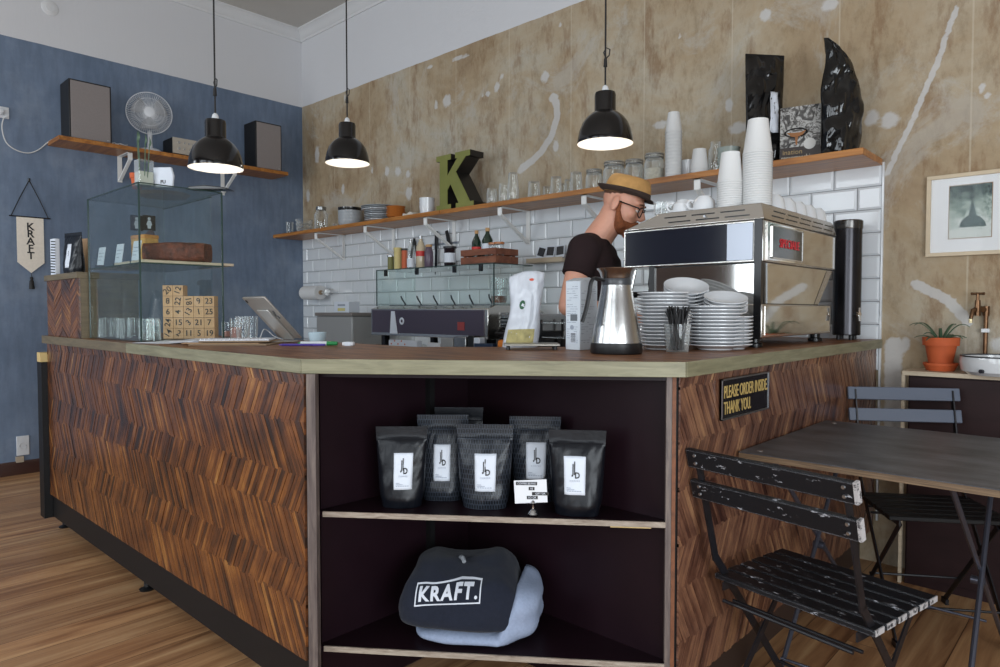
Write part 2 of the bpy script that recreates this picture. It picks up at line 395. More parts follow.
def winframe(k, axis, pos, h):
    mb = MB(); a, b, z0, z1 = h; t = .06
    parts = [(a, a+t, z0, z1), (b-t, b, z0, z1), (a, b, z0, z0+t), (a, b, z1-t, z1), ((a+b)/2-t/2, (a+b)/2+t/2, z0, z1), (a, b, z0+(z1-z0)*.72, z0+(z1-z0)*.72+t)]
    for q in parts:
        if axis == 'y': mb.box(q[0], q[1], pos-.08, pos-.03, q[2], q[3])
        else: mb.box(pos+.03, pos+.08, q[0], q[1], q[2], q[3])
    struct(mb.build('window_%d' % k, M_frame))
for k, h in enumerate(FH[:2]): winframe(k+1, 'y', YF, h)
winframe(3, 'x', XR, RH[0]); winframe(4, 'y', YF, FH[3])
dr = MB()
for q in ((1.2, 1.28, .02, 2.6), (2.02, 2.1, .02, 2.6), (1.2, 2.1, .02, .3), (1.2, 2.1, 2.5, 2.6), (1.2, 2.1, 1.0, 1.08)): dr.box(q[0], q[1], YF-.08, YF-.03, q[2], q[3])
struct(dr.build('door_1', M_frame))
# crown mouldings and baseboard
prof = [(0, 0), (.012, 0), (.018, .018), (.03, .024), (.045, .05), (.07, .075), (.085, .08), (.085, .095), (0, .095)]
mb = MB(); mb.prism([(XW+a, ZC-.095+b) for a, b in prof], YF, YW, 'y'); struct(mb.build('trim_1', M_white))
mb = MB(); mb.prism([(YW-a, ZC-.095+b) for a, b in prof], XW, XR, 'x'); struct(mb.build('trim_2', M_white))
M_base = mat('dark_brown_baseboard', (62, 34, 26), .35, coat=.3)
mb = MB(); mb.prism([(XW, 0), (XW+.018, 0), (XW+.018, .078), (XW+.01, .096), (XW, .096)], YF, YW, 'y'); struct(mb.build('baseboard_left', M_base))

# tiled splashback: bevelled white tiles laid in half bond
TXR = -.862; RZ0, RH_ = 1.7506, .1064; TW = .208
M_tile = mat('glazed_white_tile', (226, 230, 234), .12, var=.03, vscale=3, coat=.5)
M_grout = mat('grey_grout', (150, 152, 154), .9)
def tiles():
    mb = MB(); g = .0022; bv = .009; h = .006
    for r in range(-1, 9):
        zt = RZ0 + RH_ - r*RH_ if r >= 0 else RZ0+2*RH_
        z1 = min(RZ0 - (r-1)*RH_, 1.852) if r < 1 else RZ0-(r-1)*RH_
        if r == -1: continue
        z0 = RZ0 - r*RH_
        ph = -1.071 if r % 2 == 0 else -.967
        x = ph + TW
        while x > XW+.02:
            x1 = x; x0 = x-TW
            x1c = min(x1, TXR); x0c = max(x0, XW)
            if x1c - x0c > .02:
                a, b, c, d = x0c+g, x1c-g, z0+g, z1-g; y = YW-.008
                bz = bv if z1-z0 > .08 else .006
                vs = [(a, YW-.002, c), (b, YW-.002, c), (b, YW-.002, d), (a, YW-.002, d), (a, y, c), (b, y, c), (b, y, d), (a, y, d), (a+bv, y-h, c+bz), (b-bv, y-h, c+bz), (b-bv, y-h, d-bz), (a+bv, y-h, d-bz)]
                mb._add(vs, [(0, 1, 5, 4), (1, 2, 6, 5), (2, 3, 7, 6), (3, 0, 4, 7), (4, 5, 9, 8), (5, 6, 10, 9), (6, 7, 11, 10), (7, 4, 8, 11), (8, 9, 10, 11)])
            x -= TW
        # the sliver of the row right of the first full phase tile
        if ph + TW < TXR - .02: pass
    o = mb.build('trim_3', M_tile, smooth=False); struct(o)
    MB().box(XW, TXR, YW-.006, YW-.0005, RZ0-8*RH_, 1.852).build('grout', M_grout, o)
    MB().box(TXR, TXR+.008, YW-.014, YW-.0005, .2, 1.855).build('edge_strip', M_tile, o)
tiles()

# ------------------------------------------------------------------ service counter
HC, HS = 1.044, 1.004                       # worktop top and underside
M_top = woodmat('worktop_oiled_wood', [(52, 32, 22), (108, 68, 44), (150, 102, 66), (84, 52, 36)], .38, (1.4, 9, 1), coat=.0, gscale=3, bump=.1, spec=.22)
M_edge = woodmat('brass_toned_edge_strip', [(104, 100, 78), (128, 124, 98), (146, 142, 116)], .42, (3, 3, 30), gscale=2, bump=.1)
M_edge_dk = woodmat('dark_edge_strip', [(84, 74, 56), (104, 92, 70), (120, 106, 82)], .5, (3, 3, 30), gscale=2, bump=.1)
M_purple = mat('dark_aubergine_laminate', (27, 14, 20), .38, var=.12, vscale=8, spec=.18)
M_black = mat('black_laminate', (20, 19, 20), .5, spec=.25)
M_ply = woodmat('plywood_edge', [(110, 94, 84), (150, 136, 122), (176, 164, 150)], .6, (6, 6, 40), gscale=3)
M_plydk = woodmat('weathered_ply_stile', [(70, 58, 56), (98, 86, 82), (126, 112, 102)], .5, (30, 30, 3), gscale=2)
M_orange = mat('orange_ply_core', (112, 66, 38), .6, var=.3, vscale=40)
M_blackpl = mat('black_plastic', (22, 22, 24), .4)

def chevmat(name, cols, rough=.32):
    m, ns, ln = newmat(name); MATS[name] = m
    out = N(ns, 'ShaderNodeOutputMaterial'); p = N(ns, 'ShaderNodeBsdfPrincipled', i_Roughness=rough); ln.new(p.outputs[0], out.inputs[0])
    p.inputs['Coat Weight'].default_value = .35; p.inputs['Coat Roughness'].default_value = .22
    tint = N(ns, 'ShaderNodeAttribute', attribute_name='tint'); gr = N(ns, 'ShaderNodeAttribute', attribute_name='grain')
    t = N(ns, 'ShaderNodeTexNoise', i_Scale=1.0, i_Detail=7, i_Roughness=.7); ln.new(gr.outputs['Vector'], t.inputs[0])
    ad = N(ns, 'ShaderNodeMath', operation='MULTIPLY_ADD'); ln.new(t.outputs[0], ad.inputs[0]); ad.inputs[1].default_value = 1.15
    sb = N(ns, 'ShaderNodeMath', operation='SUBTRACT'); ln.new(tint.outputs['Fac'], sb.inputs[0]); sb.inputs[1].default_value = .575+.03; ln.new(sb.outputs[0], ad.inputs[2])
    tc = N(ns, 'ShaderNodeTexCoord'); big = N(ns, 'ShaderNodeTexNoise', i_Scale=4.5, i_Detail=6, i_Roughness=.7); ln.new(tc.outputs['Object'], big.inputs[0])
    mr = N(ns, 'ShaderNodeMapRange'); ln.new(big.outputs[0], mr.inputs[0]); mr.inputs[1].default_value = .3; mr.inputs[2].default_value = .7; mr.inputs[3].default_value = -.3; mr.inputs[4].default_value = .16
    a2 = N(ns, 'ShaderNodeMath', operation='ADD'); ln.new(ad.outputs[0], a2.inputs[0]); ln.new(mr.outputs[0], a2.inputs[1])
    k = len(cols); r = ramp(ns, [(i/(k-1), rgb(*c)) for i, c in enumerate(cols)]); ln.new(a2.outputs[0], r.inputs[0]); ln.new(r.outputs[0], p.inputs['Base Color'])
    b = N(ns, 'ShaderNodeBump', i_Strength=.3, i_Distance=.002); ln.new(t.outputs[0], b.inputs['Height']); ln.new(b.outputs[0], p.inputs['Normal'])
    return m
CH = [(32, 17, 10), (68, 36, 16), (104, 58, 24), (136, 84, 38), (164, 114, 58), (192, 150, 96)]
M_chev = chevmat('stained_chevron_strips', CH)
M_chev2 = chevmat('stained_chevron_strips_sheen', [(58, 34, 28), (88, 56, 44), (116, 80, 62), (140, 100, 74), (164, 124, 90), (190, 152, 116)], .28)  # stain palette made greyer and paler: reflected sheen put into the colours
def chevron(name, W, Hh, bands, m, parent, M, pw=.0185, seed=1, jitter=.0018):
    """strips in local X (along) / Z (up); bands = list of (height, lean) from the top"""
    rnd = random.Random(seed); V = []; F = []; T = []; G = []
    z = Hh
    for h, ln_ in bands:
        z1 = z; z0 = max(0, z-h); dx = ln_*(z1-z0)*.58; x = -abs(dx)-pw; base = rnd.uniform(-.05, .05)
        while x < W+abs(dx):
            w = pw*rnd.uniform(.75, 1.25); g = .0006
            # quad bottom x..x+w, top shifted by dx, clipped to the panel
            ja = rnd.uniform(0, .007); jb = rnd.uniform(0, .007); sl_ = dx/(z1-z0)
            za, zb = max(0, z0-ja), min(Hh, z1+jb)
            q = [(x+g-sl_*(z0-za), za), (x+w-g-sl_*(z0-za), za), (x+w-g+dx+sl_*(zb-z1), zb), (x+g+dx+sl_*(zb-z1), zb)]
            poly = q
            for side, lim in ((0, 0.0), (1, W)):
                o2 = []
                for i in range(len(poly)):
                    a = poly[i]; b = poly[(i+1) % len(poly)]
                    ia = a[0] >= lim if side == 0 else a[0] <= lim; ib = b[0] >= lim if side == 0 else b[0] <= lim
                    if ia: o2.append(a)
                    if ia != ib:
                        t = (lim-a[0])/(b[0]-a[0]); o2.append((lim, a[1]+t*(b[1]-a[1])))
                poly = o2
                if not poly: break
            if len(poly) >= 3:
                y = -.006 - rnd.uniform(0, jitter); n0 = len(V); n = len(poly)
                tl = min(1, max(0, .47 + base + rnd.gauss(0, .13))); off = rnd.uniform(0, 50)
                for yy in (y, 0):
                    for px, pz in poly:
                        V.append((px, yy, pz)); G.append(((px - ln_*.58*pz)*90+off*3, pz*7+off, off))
                F.append([n0+i for i in range(n)]); T.append(tl)
                for i in range(n): F.append([n0+i, n0+n+i, n0+n+(i+1) % n, n0+(i+1) % n]); T.append(tl*.7)
            x += w
        z = z0
        if z <= 0: break
    me = bpy.data.meshes.new(name); me.from_pydata(V, [], F)
    a = me.attributes.new('tint', 'FLOAT', 'FACE'); a.data.foreach_set('value', T)
    b = me.attributes.new('grain', 'FLOAT_VECTOR', 'POINT'); b.data.foreach_set('vector', [c for g in G for c in g])
    me.materials.append(m); me.transform(M)
    o = bpy.data.objects.new(name, me); COL.objects.link(o); o.parent = parent; return o

# slab outline: long arm to the left, 45 degree corner, right arm to the wall
LN = Vector((-1.678, .999)); RN = Vector((-.851, 1.621)); XL = -4.225; YB = 3.49
cn = Vector((RN.y-LN.y, -(RN.x-LN.x))).normalized()      # outward normal of the corner front
slab = [(XL, .985), (LN.x, LN.y), (RN.x, RN.y), (-.851, YB), (-1.50, YB), (-1.50, 2.02), (-1.93, 1.62), (XL, 1.62)]
wt = thing('worktop', 'long brown wooden counter top with pale metal-toned edge, turning the corner to the back wall', 'counter top', (0, 0, 0))
MB().prism(slab, HS+.001, HC, 'z').build('top_board', M_top, wt, bev=.0015)
def edge(p, q, m, nm='edge_strip', z0=HS+.0006, z1=HC+.001, ext=.004):
    p = Vector(p); q = Vector(q); d = (q-p).normalized(); n = Vector((d.y, -d.x))
    mb = MB(); mb.prism([tuple(p), tuple(q), tuple(q+n*ext), tuple(p+n*ext)], z0, z1, 'z'); return mb.build(nm, m, wt, bev=.001)
edge((XL, .985), (-3.0, .9915), M_edge_dk); edge((-3.0, .9915), LN, M_edge)
edge(LN, RN, M_edge); edge(RN, (-.851, YB), M_edge)
MB().box(XL-.004, XL, .985, 1.62, HS, HC).build('edge_strip', M_edge_dk, wt)

# left cabinet with the chevron front
lc = thing('counter_cabinet', 'long chevron-clad wooden counter front on a black plinth, facing the open floor at left', 'counter', (-4.175, 1.0, 0))
Wl = 4.175-1.66
bandsL = [(.03, -1), (.108, 1), (.145, -1), (.108, 1), (.145, -1), (.108, 1), (.2, -1)]
MB().box(0, Wl, .0, .02, .205, HS).build('backing_board', M_black, lc)
chevron('chevron_panel', Wl, HS-.205, bandsL, M_chev, lc, Matrix.Translation((0, 0, .205)), seed=3)
MB().box(-.02, Wl, .004, .022, .085, .205).build('plinth_board', M_black, lc)
MB().box(-.085, -.004, -.034, .55, .08, .905).build('end_panel', M_black, lc)
MB().box(-.085, -.02, -.034, .05, .906, .955).build('wood_block', mat('raw_pine', (206, 178, 120), .6, var=.1), lc)
MB().box(0, Wl, .45, .47, .1, HS).build('back_panel', M_black, lc)
MB().box(-.002, .018, .02, .45, .1, HS).build('side_panel', M_black, lc)
foot = MB().lathe([(.028, 0), (.03, .006), (.012, .014), (.009, .09)], 16)
fo = foot.build('levelling_foot', M_blackpl, lc); fo.location = (-4.33+4.175+.1, .07, 0)
for x in (1.15,):
    c = fo.copy(); COL.objects.link(c); c.location = (x, .06, 0)
# open corner unit
dlen = (RN-LN).length; ca = math.atan2(RN.y-LN.y, RN.x-LN.x)
cs = thing('corner_shelf_unit', 'dark aubergine open corner shelving with pale shelf edges under the counter corner', 'shelf unit', (LN.x+.0, LN.y, 0), ca)
# local: x along the front (0..dlen), y inward
si = .022; x0 = .028; x1 = dlen-.028; yf = .030
def cbuild(mb, nm, m, **k): return mb.build(nm, m, cs, **k)
cbuild(MB().box(.0165, .042, -.011, .014, .02, HS), 'stile', M_plydk)
cbuild(MB().box(x1-.016, x1+.012, yf, yf+.02, .02, HS), 'stile', M_plydk)
cbuild(MB().box(x1-.001, x1+.0125, yf-.002, yf+.012, .02, HS), 'stile_core', M_orange)
inv = Matrix.Rotation(-ca, 4, 'Z')
def w2l(x, y): v = inv @ Vector((x-LN.x, y-LN.y, 0)); return (v.x, v.y)
apex = w2l(-1.655, 1.60); apx2 = w2l(-1.50, 1.66)
sideL = [(x0, yf+.02), w2l(-1.66, 1.60)]
# side walls run parallel to the two counter arms, a back wall closes the niche
A = (x0+.004, yf+.02); B_ = (x1-.004, yf+.02)
dl = Vector(w2l(-1.678, 1.999)) - Vector(w2l(-1.678, .999)); dl.normalize()      # +Y world
dr_ = Vector(w2l(-1.851, 1.621)) - Vector(w2l(-.851, 1.621)); dr_.normalize()   # -X world
A2 = (A[0]+dl.x*.60, A[1]+dl.y*.60); B2 = (B_[0]+dr_.x*.60, B_[1]+dr_.y*.60)
def wallp(p, q, z0, z1, t=.012):
    p = Vector(p); q = Vector(q); d = (q-p).normalized(); n = Vector((-d.y, d.x))*t
    return MB().prism([tuple(p), tuple(q), tuple(q+n), tuple(p+n)], z0, z1, 'z')
A2 = (.385, .62); B2 = (.60, .62)
A2 = tuple(Vector(A)+Vector(dl)*.66); B2 = tuple(Vector(B_)+Vector(dr_)*.66)
def isect(p, d, q, e):
    den = d[0]*e[1]-d[1]*e[0]; t = ((q[0]-p[0])*e[1]-(q[1]-p[1])*e[0])/den; return (p[0]+d[0]*t, p[1]+d[1]*t)
AP = isect(A, dl, B_, dr_)
cbuild(wallp(A, AP, .04, HS), 'side_panel', M_purple)
cbuild(wallp(AP, B_, .04, HS), 'side_panel', M_purple)
tri = [A, B_, AP]
tf = [(x0+.004, yf+.004), (x1-.004, yf+.004), tuple(Vector(B_)), AP, tuple(Vector(A))]
for z in (.612, .226):
    sh = cbuild(MB().prism(tf, z-.014, z, 'z'), 'shelf_board', M_purple)
    MB().box(x0+.016, x1-.016, yf, yf+.005, z-.0145, z+.0005).build('shelf_edge', M_ply, sh)
cbuild(MB().prism(tf, HS-.012, HS-.001, 'z'), 'top_panel', M_purple)
cbuild(MB().box(x1-.16, x1-.05, yf+.03, yf+.05, .585, .597), 'wood_cleat', MATS['raw_pine'])
# things lying on the floor under the lowest shelf: curled white strap
s = at(385, 662, z=.12)
# right cabinet with chevron side and the sign
rc = thing('counter_cabinet', 'shorter chevron-clad counter side with the black order sign, behind the folding chairs', 'counter', (-.872, 1.632, 0))
Lr = YB-1.632
Mr = Matrix.Rotation(PI/2, 4, 'Z')
bandsR = [(.03, 1), (.15, -1), (.12, 1), (.15, -1), (.12, 1), (.15, -1), (.12, 1)]
MB().box(-.03, -.004, 0, Lr, .155, HS).build('backing_board', M_black, rc)
chevron('chevron_panel', Lr, HS-.155, bandsR, M_chev2, rc, Matrix.Translation((-.006, 0, .155)) @ Mr, seed=9)
MB().box(-.075, -.055, .02, Lr, 0, .155).build('plinth_board', mat('dark_plinth', (58, 44, 38), .5), rc)
MB().box(-.60, -.57, .3, Lr, .1, HS).build('back_panel', M_black, rc)
# the order sign
M_signbk = mat('black_sign_panel', (16, 16, 20), .15, coat=.5); M_gold = mat('gold_lettering', (186, 158, 96), .5, var=.15, vscale=60)
M_alu = mat('aluminium', (190, 192, 196), .3, 1)
a = at(722, 379.5, x=-.86); b = at(769, 373, x=-.86); c = at(722, 421, x=-.86)
sg = thing('order_sign', 'black sign with gold capitals screwed to the chevron counter side', 'sign', (-.8645, a.y, c.z))
sw, sh_ = b.y-a.y, a.z-c.z
MB().box(-.001, .004, 0, sw, 0, sh_).build('sign_panel', M_signbk, sg)
fr = MB()
for q in ((0, sw, 0, .004), (0, sw, sh_-.004, sh_), (0, .004, 0, sh_), (sw-.004, sw, 0, sh_)): fr.box(-.001, .0065, *q)
fr.build('sign_frame', M_alu, sg)
_w = text_mb('PLEASE ORDER INSIDE.', .052, bold=.0003, align='LEFT'); _wd = max(v.co.x for v in _w.bm.verts); _w.bm.free()
for _t, _f in (('PLEASE ORDER INSIDE.', .66), ('THANK YOU.', .27)):
    text(_t, .052, M_gold, sg, FR((.0045, .014, sh_*_f), (0, 1, 0), (0, 0, 1)), align='LEFT', bold=.0003, sx=(sw-.026)/_wd, ext=.0008)

# raised chevron box at the far left end of the counter
bx = thing('raised_counter_box', 'raised chevron-clad box with a wooden lid at the far left end of the counter', 'counter box', (-4.19, 1.003, HC))
bw = .545
MB().box(.008, bw, .004, .26, .0, .285).build('box_body', M_edge_dk, bx)
chevron('chevron_panel', .285, bw-.008, [(.03, 1), (.11, -1), (.14, 1), (.13, -1), (.14, 1)], M_chev, bx,
        Matrix.Translation((.008, .004, .285)) @ Matrix.Rotation(PI/2, 4, 'Y'), seed=5, pw=.017)
MB().box(-.006, bw+.002, -.012, .27, .2855, .315).build('lid_board', M_edge_dk, bx, bev=.001)

# ------------------------------------------------------------------ folding chairs and table
M_blkpaint = None
def chippaint(name, base, chip, thr=.66, rough=.4):
    m, ns, ln = newmat(name); MATS[name] = m
    out = N(ns, 'ShaderNodeOutputMaterial'); p = N(ns, 'ShaderNodeBsdfPrincipled', i_Roughness=rough); ln.new(p.outputs[0], out.inputs[0]); p.inputs['Specular IOR Level'].default_value = .3
    tc = N(ns, 'ShaderNodeTexCoord'); mp = N(ns, 'ShaderNodeMapping'); mp.inputs['Scale'].default_value = (1, 2.4, 2.4); ln.new(tc.outputs['Object'], mp.inputs[0])
    t = N(ns, 'ShaderNodeTexNoise', i_Scale=26, i_Detail=7, i_Roughness=.72); ln.new(mp.outputs[0], t.inputs[0])
    r = ramp(ns, [(thr, rgb(*base)), (thr+.015, rgb(*chip))]); ln.new(t.outputs[0], r.inputs[0])
    # worn edges: where the bevelled edge turns away from the face
    g = N(ns, 'ShaderNodeBevel', i_Radius=.008); g.samples = 4
    ge = N(ns, 'ShaderNodeNewGeometry'); d = N(ns, 'ShaderNodeVectorMath', operation='DOT_PRODUCT'); ln.new(g.outputs[0], d.inputs[0]); ln.new(ge.outputs['Normal'], d.inputs[1])
    t2 = N(ns, 'ShaderNodeTexNoise', i_Scale=14, i_Detail=6, i_Roughness=.8); ln.new(tc.outputs['Object'], t2.inputs[0])
    s = N(ns, 'ShaderNodeMath', operation='SUBTRACT'); s.inputs[0].default_value = 1.0; ln.new(d.outputs['Value'], s.inputs[1])
    mu = N(ns, 'ShaderNodeMath', operation='MULTIPLY'); ln.new(s.outputs[0], mu.inputs[0]); ln.new(t2.outputs[0], mu.inputs[1])
    gt = N(ns, 'ShaderNodeMath', operation='GREATER_THAN'); ln.new(mu.outputs[0], gt.inputs[0]); gt.inputs[1].default_value = .075
    mx = N(ns, 'ShaderNodeMix', data_type='RGBA'); ln.new(gt.outputs[0], mx.inputs[0]); ln.new(r.outputs[0], mx.inputs[6]); mx.inputs[7].default_value = rgb(*chip)
    ln.new(mx.outputs[2], p.inputs['Base Color'])
    return m
M_chip = chippaint('chipped_black_paint', (20, 21, 25), (160, 160, 166), .62)
M_chipg = chippaint('grey_painted_slats', (96, 104, 120), (120, 126, 136), .7)
M_steel = mat('black_painted_steel', (30, 29, 33), .35, .2, var=.3, vscale=30, spec=.4)
M_bolt = mat('zinc_bolt', (176, 178, 182), .35, 1)
M_worn = chippaint('bare_worn_paint', (46, 46, 50), (176, 172, 172), .44, .7)
def folding_chair(label, loc, rz, slat, bslat, zback=.812, W=.43):
    """local: x across, +y is the way the sitter faces, seat at z=.45"""
    t = thing('folding_chair', label, 'chair', loc, rz, None)
    D = .33; n = 6; sd = (D-(n-1)*.009)/n
    for i in range(n):
        y = -D/2 + i*(sd+.009)
        ss = MB().box(-W/2, W/2, y, y+sd, .437, .453).build('seat_slat', slat, t, bev=.003)
        if slat is M_chip: MB().box(W/2-.002, W/2+.0008, y+.003, y+sd-.003, .439, .4535).build('worn_end', M_worn, ss)
    for s in (-1, 1):
        x = s*(W/2-.035)
        MB().bar((x, -D/2-.01, .428), (x, D/2, .428), .022, .005).build('seat_rail', M_steel, t)
        # long leg: backrest top down to the front foot
        x2 = s*(W/2-.018)
        y_top, y_mid = -D/2-.105, -D/2-.02
        mb = MB(); mb.bar((x2, y_top, zback-.01), (x2, y_mid, .50), .022, .005, up=(0, 1, .1)); mb.bar((x2, y_mid, .505), (x2, D/2+.03, .02), .022, .005, up=(0, 1, .1))
        mb.box(x2-.006, x2+.006, D/2+.01, D/2+.05, 0, .022); L = mb.build('back_post', M_steel, t)
        # second leg: seat front down to the rear foot
        x3 = s*(W/2-.045)
        mb = MB(); mb.bar((x3, D/2-.02, .425), (x3, -D/2-.06, .02), .02, .005, up=(0, 1, .1)); mb.box(x3-.006, x3+.006, -D/2-.08, -D/2-.04, 0, .022)
        mb.build('leg', M_steel, t)
    mb = MB(); mb.tube([(-W/2+.04, -D/2-.015, .392), (W/2-.04, -D/2-.015, .392)], .005); mb.tube([(-W/2+.04, -D/2+.03, .38), (W/2-.04, -D/2+.03, .38)], .005)
    mb.tube([(-W/2+.04, -.13, .14), (W/2-.04, -.13, .14)], .005); mb.tube([(-W/2+.02, .13, .12), (W/2-.02, .13, .12)], .005)
    split_build(mb, 'cross_rod', M_steel, t)
    # backrest slats tilt with the posts
    for z, yy in ((zback, -D/2-.103), (zback-.085, -D/2-.083)):
        M = Matrix.Translation((0, yy-.008, z)) @ Matrix.Rotation(math.radians(14), 4, 'X')
        sl = MB().box(-W/2-.01, W/2+.01, -.008, .008, -.052, 0, M).build('back_slat', bslat, t, bev=.003)
        if bslat is M_chip: MB().box(W/2+.003, W/2+.0108, -.0083, .0083, -.050, .0006, M).build('worn_end', M_worn, sl)
        b = MB()
        for s in (-1, 1):
            for dz in (-.014, -.036): b.cyl(M @ Vector((s*(W/2-.018), -.006, dz)), M @ Vector((s*(W/2-.018), -.0115, dz)), .0055, .004, 10)
        split_build(b, 'bolt', M_bolt, sl)
    return t
folding_chair('chipped black wooden folding chair in the foreground with its back to the viewer', (-.593, 1.890, 0), math.radians(-11), M_chip, M_chip)
folding_chair('grey-backed folding chair on the far side of the table, near the back wall', (-.54, 2.925, 0), math.radians(180+33), MATS['black_laminate'], M_chipg, .862, .40)

M_ttop = mat('worn_dark_table_laminate', (78, 78, 82), .42, var=.6, vscale=5, stretch=(1, 2.2, 1), bump=.05, spec=.35)
M_tedge = woodmat('table_ply_edge', [(40, 32, 28), (110, 88, 66), (140, 116, 88)], .6, (2, 2, 90), gscale=3)
M_tsteel = mat('table_steel_painted_highlight', (84, 86, 98), .32, .6)  # steel base lightened and blued, the caught highlight is in the colour
tb = thing('bistro_table', 'square folding bistro table with a scuffed dark top on thin crossed steel legs', 'table', (-.862, 1.975, 0))
TZ = .755
MB().box(0, .80, 0, .80, TZ-.003, TZ).build('table_top', M_ttop, tb, bev=.001)
MB().box(.001, .799, .001, .799, TZ-.02, TZ-.003).build('top_edge', M_tedge, tb)
mb = MB()
for x, y in ((.045, .05), (.045, .74), (.755, .05), (.755, .74)): mb.lathe([(.009, 0), (.008, .0016), (.004, .0024)], 12, (x, y, TZ))
split_build(mb, 'top_screw', M_bolt, tb)
for x, dx in ((.09, .0), (.535, .012)):
    for (ya, yb, o) in ((.04, .93, 0), (.72, -.02+.05, .008)):
        p0 = Vector((x+o, ya, TZ-.02)); p1 = Vector((x+o+dx*2, yb, .012))
        mb = MB(); mb.tube([p0, p0.lerp(p1, .5), p1], .0075, 8); mb.tube([p1, p1+Vector((0, .03 if yb > ya else -.03, -.004))], .0075, 8); mb.build('leg', M_tsteel, tb)
    MB().cyl((x-.01, .43, .385), (x+.025, .43, .385), .012).build('pivot', M_tsteel, tb)
mb = MB(); mb.tube([(.09, .80, .13), (.52, .80, .13)], .005); mb.tube([(.09, .12, .11), (.52, .12, .11)], .005); mb.tube([(.05, .10, TZ-.03), (.6, .10, TZ-.03)], .006); mb.tube([(.05, .70, TZ-.03), (.6, .70, TZ-.03)], .006)
split_build(mb, 'cross_rod', M_tsteel, tb)

# ------------------------------------------------------------------ right corner: cabinet, plant, basin, tap, picture
M_cab = mat('dark_brown_cabinet', (44, 29, 30), .45, var=.2, vscale=5, stretch=(1, 1, 4), spec=.2)
cy0 = 3.31
cb = thing('low_cabinet', 'dark brown cabinet with a pale birch top against the back wall', 'cabinet', (-.715, cy0, 0))
MB().box(.012, 1.5, .012, YW-cy0-.003, .0, .90).build('body', M_cab, cb)
MB().box(.02, 1.5, .0, .012, .04, .895).build('door', M_cab, cb, bev=.001)
MB().box(-.008, 1.5, -.01, YW-cy0-.003, .902, .92).build('top_board', woodmat('birch_board', [(172, 154, 130), (196, 180, 156), (206, 192, 168)], .5, (2, 2, 20), gscale=2), cb)
MB().box(-.012, .0, .0, .02, 0, .902).build('edge_post', MATS['birch_board'], cb)
M_terra = mat('terracotta', (196, 92, 48), .75, var=.1, vscale=12)
M_soil = mat('potting_soil', (48, 36, 28), .95, var=.3, vscale=60)
M_leaf = mat('blade_leaf', (72, 96, 72), .5, var=.25, vscale=20)
p = at(941, 367, y=3.33); Z9 = .9205
px0 = at(941, 340, y=3.41).x
pl = thing('potted_plant', 'terracotta pot with a spider-leaved plant on the dark cabinet', 'plant', (px0, 3.41, Z9)); pl.scale = (.82, .82, 1)
k_ = depth((px0, 3.41, 1))/FPX          # metres per pixel there
MB().lathe([(.001, 0), (.062, 0), (.076, .024), (.079, .024), (.079, .034), (.070, .034), (.062, .010), (.001, .010)], 32).build('saucer', M_terra, pl)
MB().lathe([(.001, .012), (.05, .012), (.071, .108), (.082, .108), (.084, .142), (.077, .142), (.073, .12), (.001, .12)], 32).build('pot', M_terra, pl)
MB().lathe([(.001, .126), (.074, .126), (.074, .119)], 24, cap=True).build('soil', M_soil, pl)
def blades(parent, n, L, z0, seed, m, w=.010, name='leaf', rise=.65, rt=None):
    r = random.Random(seed)
    for i in range(n):
        a = 2*PI*i/n + r.uniform(-.3, .3); l = L*r.uniform(.6, 1.05); up = r.uniform(.25, 1.0)*rise
        mb = MB(); pts = []; 
        for k in range(9):
            t = k/8; rad = l*(t*(1-up*.45)); z = z0 + l*up*(math.sin(t*PI*.62))*.85 - l*.18*t*t*(1-up)
            pts.append(Vector((math.cos(a)*(rad+.006), math.sin(a)*(rad+.006), z)))
        vs = []; side = Vector((-math.sin(a), math.cos(a), 0))
        for k, q in enumerate(pts):
            t = k/8; ww = w*(1-t)**.6*(.7+.6*t) + .0006
            vs += [q-side*ww, q+Vector((0, 0, -.003*(1-t)))-Vector((0, 0, .001)), q+side*ww]
        fs = []
        for k in range(8):
            b = k*3; fs += [(b, b+1, b+4, b+3), (b+1, b+2, b+5, b+4)]
        mb._add(vs, fs); o = mb.build(name, m, parent); so = o.modifiers.new('s', 'SOLIDIFY'); so.thickness = .0015
blades(pl, 13, .20, .122, 4, M_leaf)
M_enam = mat('white_enamel', (218, 220, 222), .15, coat=.6); M_dkrim = mat('dark_enamel_rim', (40, 42, 48), .3)
bx_ = at(1002, 357, y=3.35).x + .0
bs = thing('wash_basin', 'round white enamel basin on the dark cabinet under the brass tap', 'basin', (bx_, 3.345, Z9))
MB().lathe([(.001, 0), (.115, 0), (.135, .014), (.142, .05), (.138, .073), (.134, .073), (.128, .02), (.001, .012)], 40).build('bowl', M_enam, bs)
MB().lathe([(.136, .070), (.1405, .072), (.1405, .0765), (.132, .0765), (.132, .072)], 40, cap=False).build('rim', M_dkrim, bs)
MB().cyl((-.045, -.131, .02), (-.05, -.141, .02), .008).build('overflow_hole', M_dkrim, bs)
M_brass = mat('aged_brass', (110, 82, 60), .35, .9, var=.3, vscale=40)
tx = at(986, 330, y=3.495).x
tp = thing('wall_tap', 'old brass garden tap on a copper pipe above the enamel basin', 'tap', (tx, 3.488, Z9)); tp.scale = (.72, .72, 1)
k2 = depth((tx, 3.46, 1.1))/FPX
MB().tube([(0, 0, 0), (0, 0, .245)], .0115, 12).build('pipe', M_brass, tp)
mb = MB(); mb.cyl((0, 0, .235), (0, 0, .275), .017); mb.tube([(0, 0, .258), (-.02, -.03, .262), (-.035, -.05, .262)], .013, 12); mb.cyl((-.035, -.05, .235), (-.035, -.05, .30), .017, .014)
mb.tube([(-.035, -.05, .262), (-.055, -.075, .255), (-.062, -.085, .222)], [.012, .012, .010], 12); mb.cyl((-.035, -.05, .30), (-.035, -.05, .325), .008)
mb.build('tap_body', M_brass, tp)
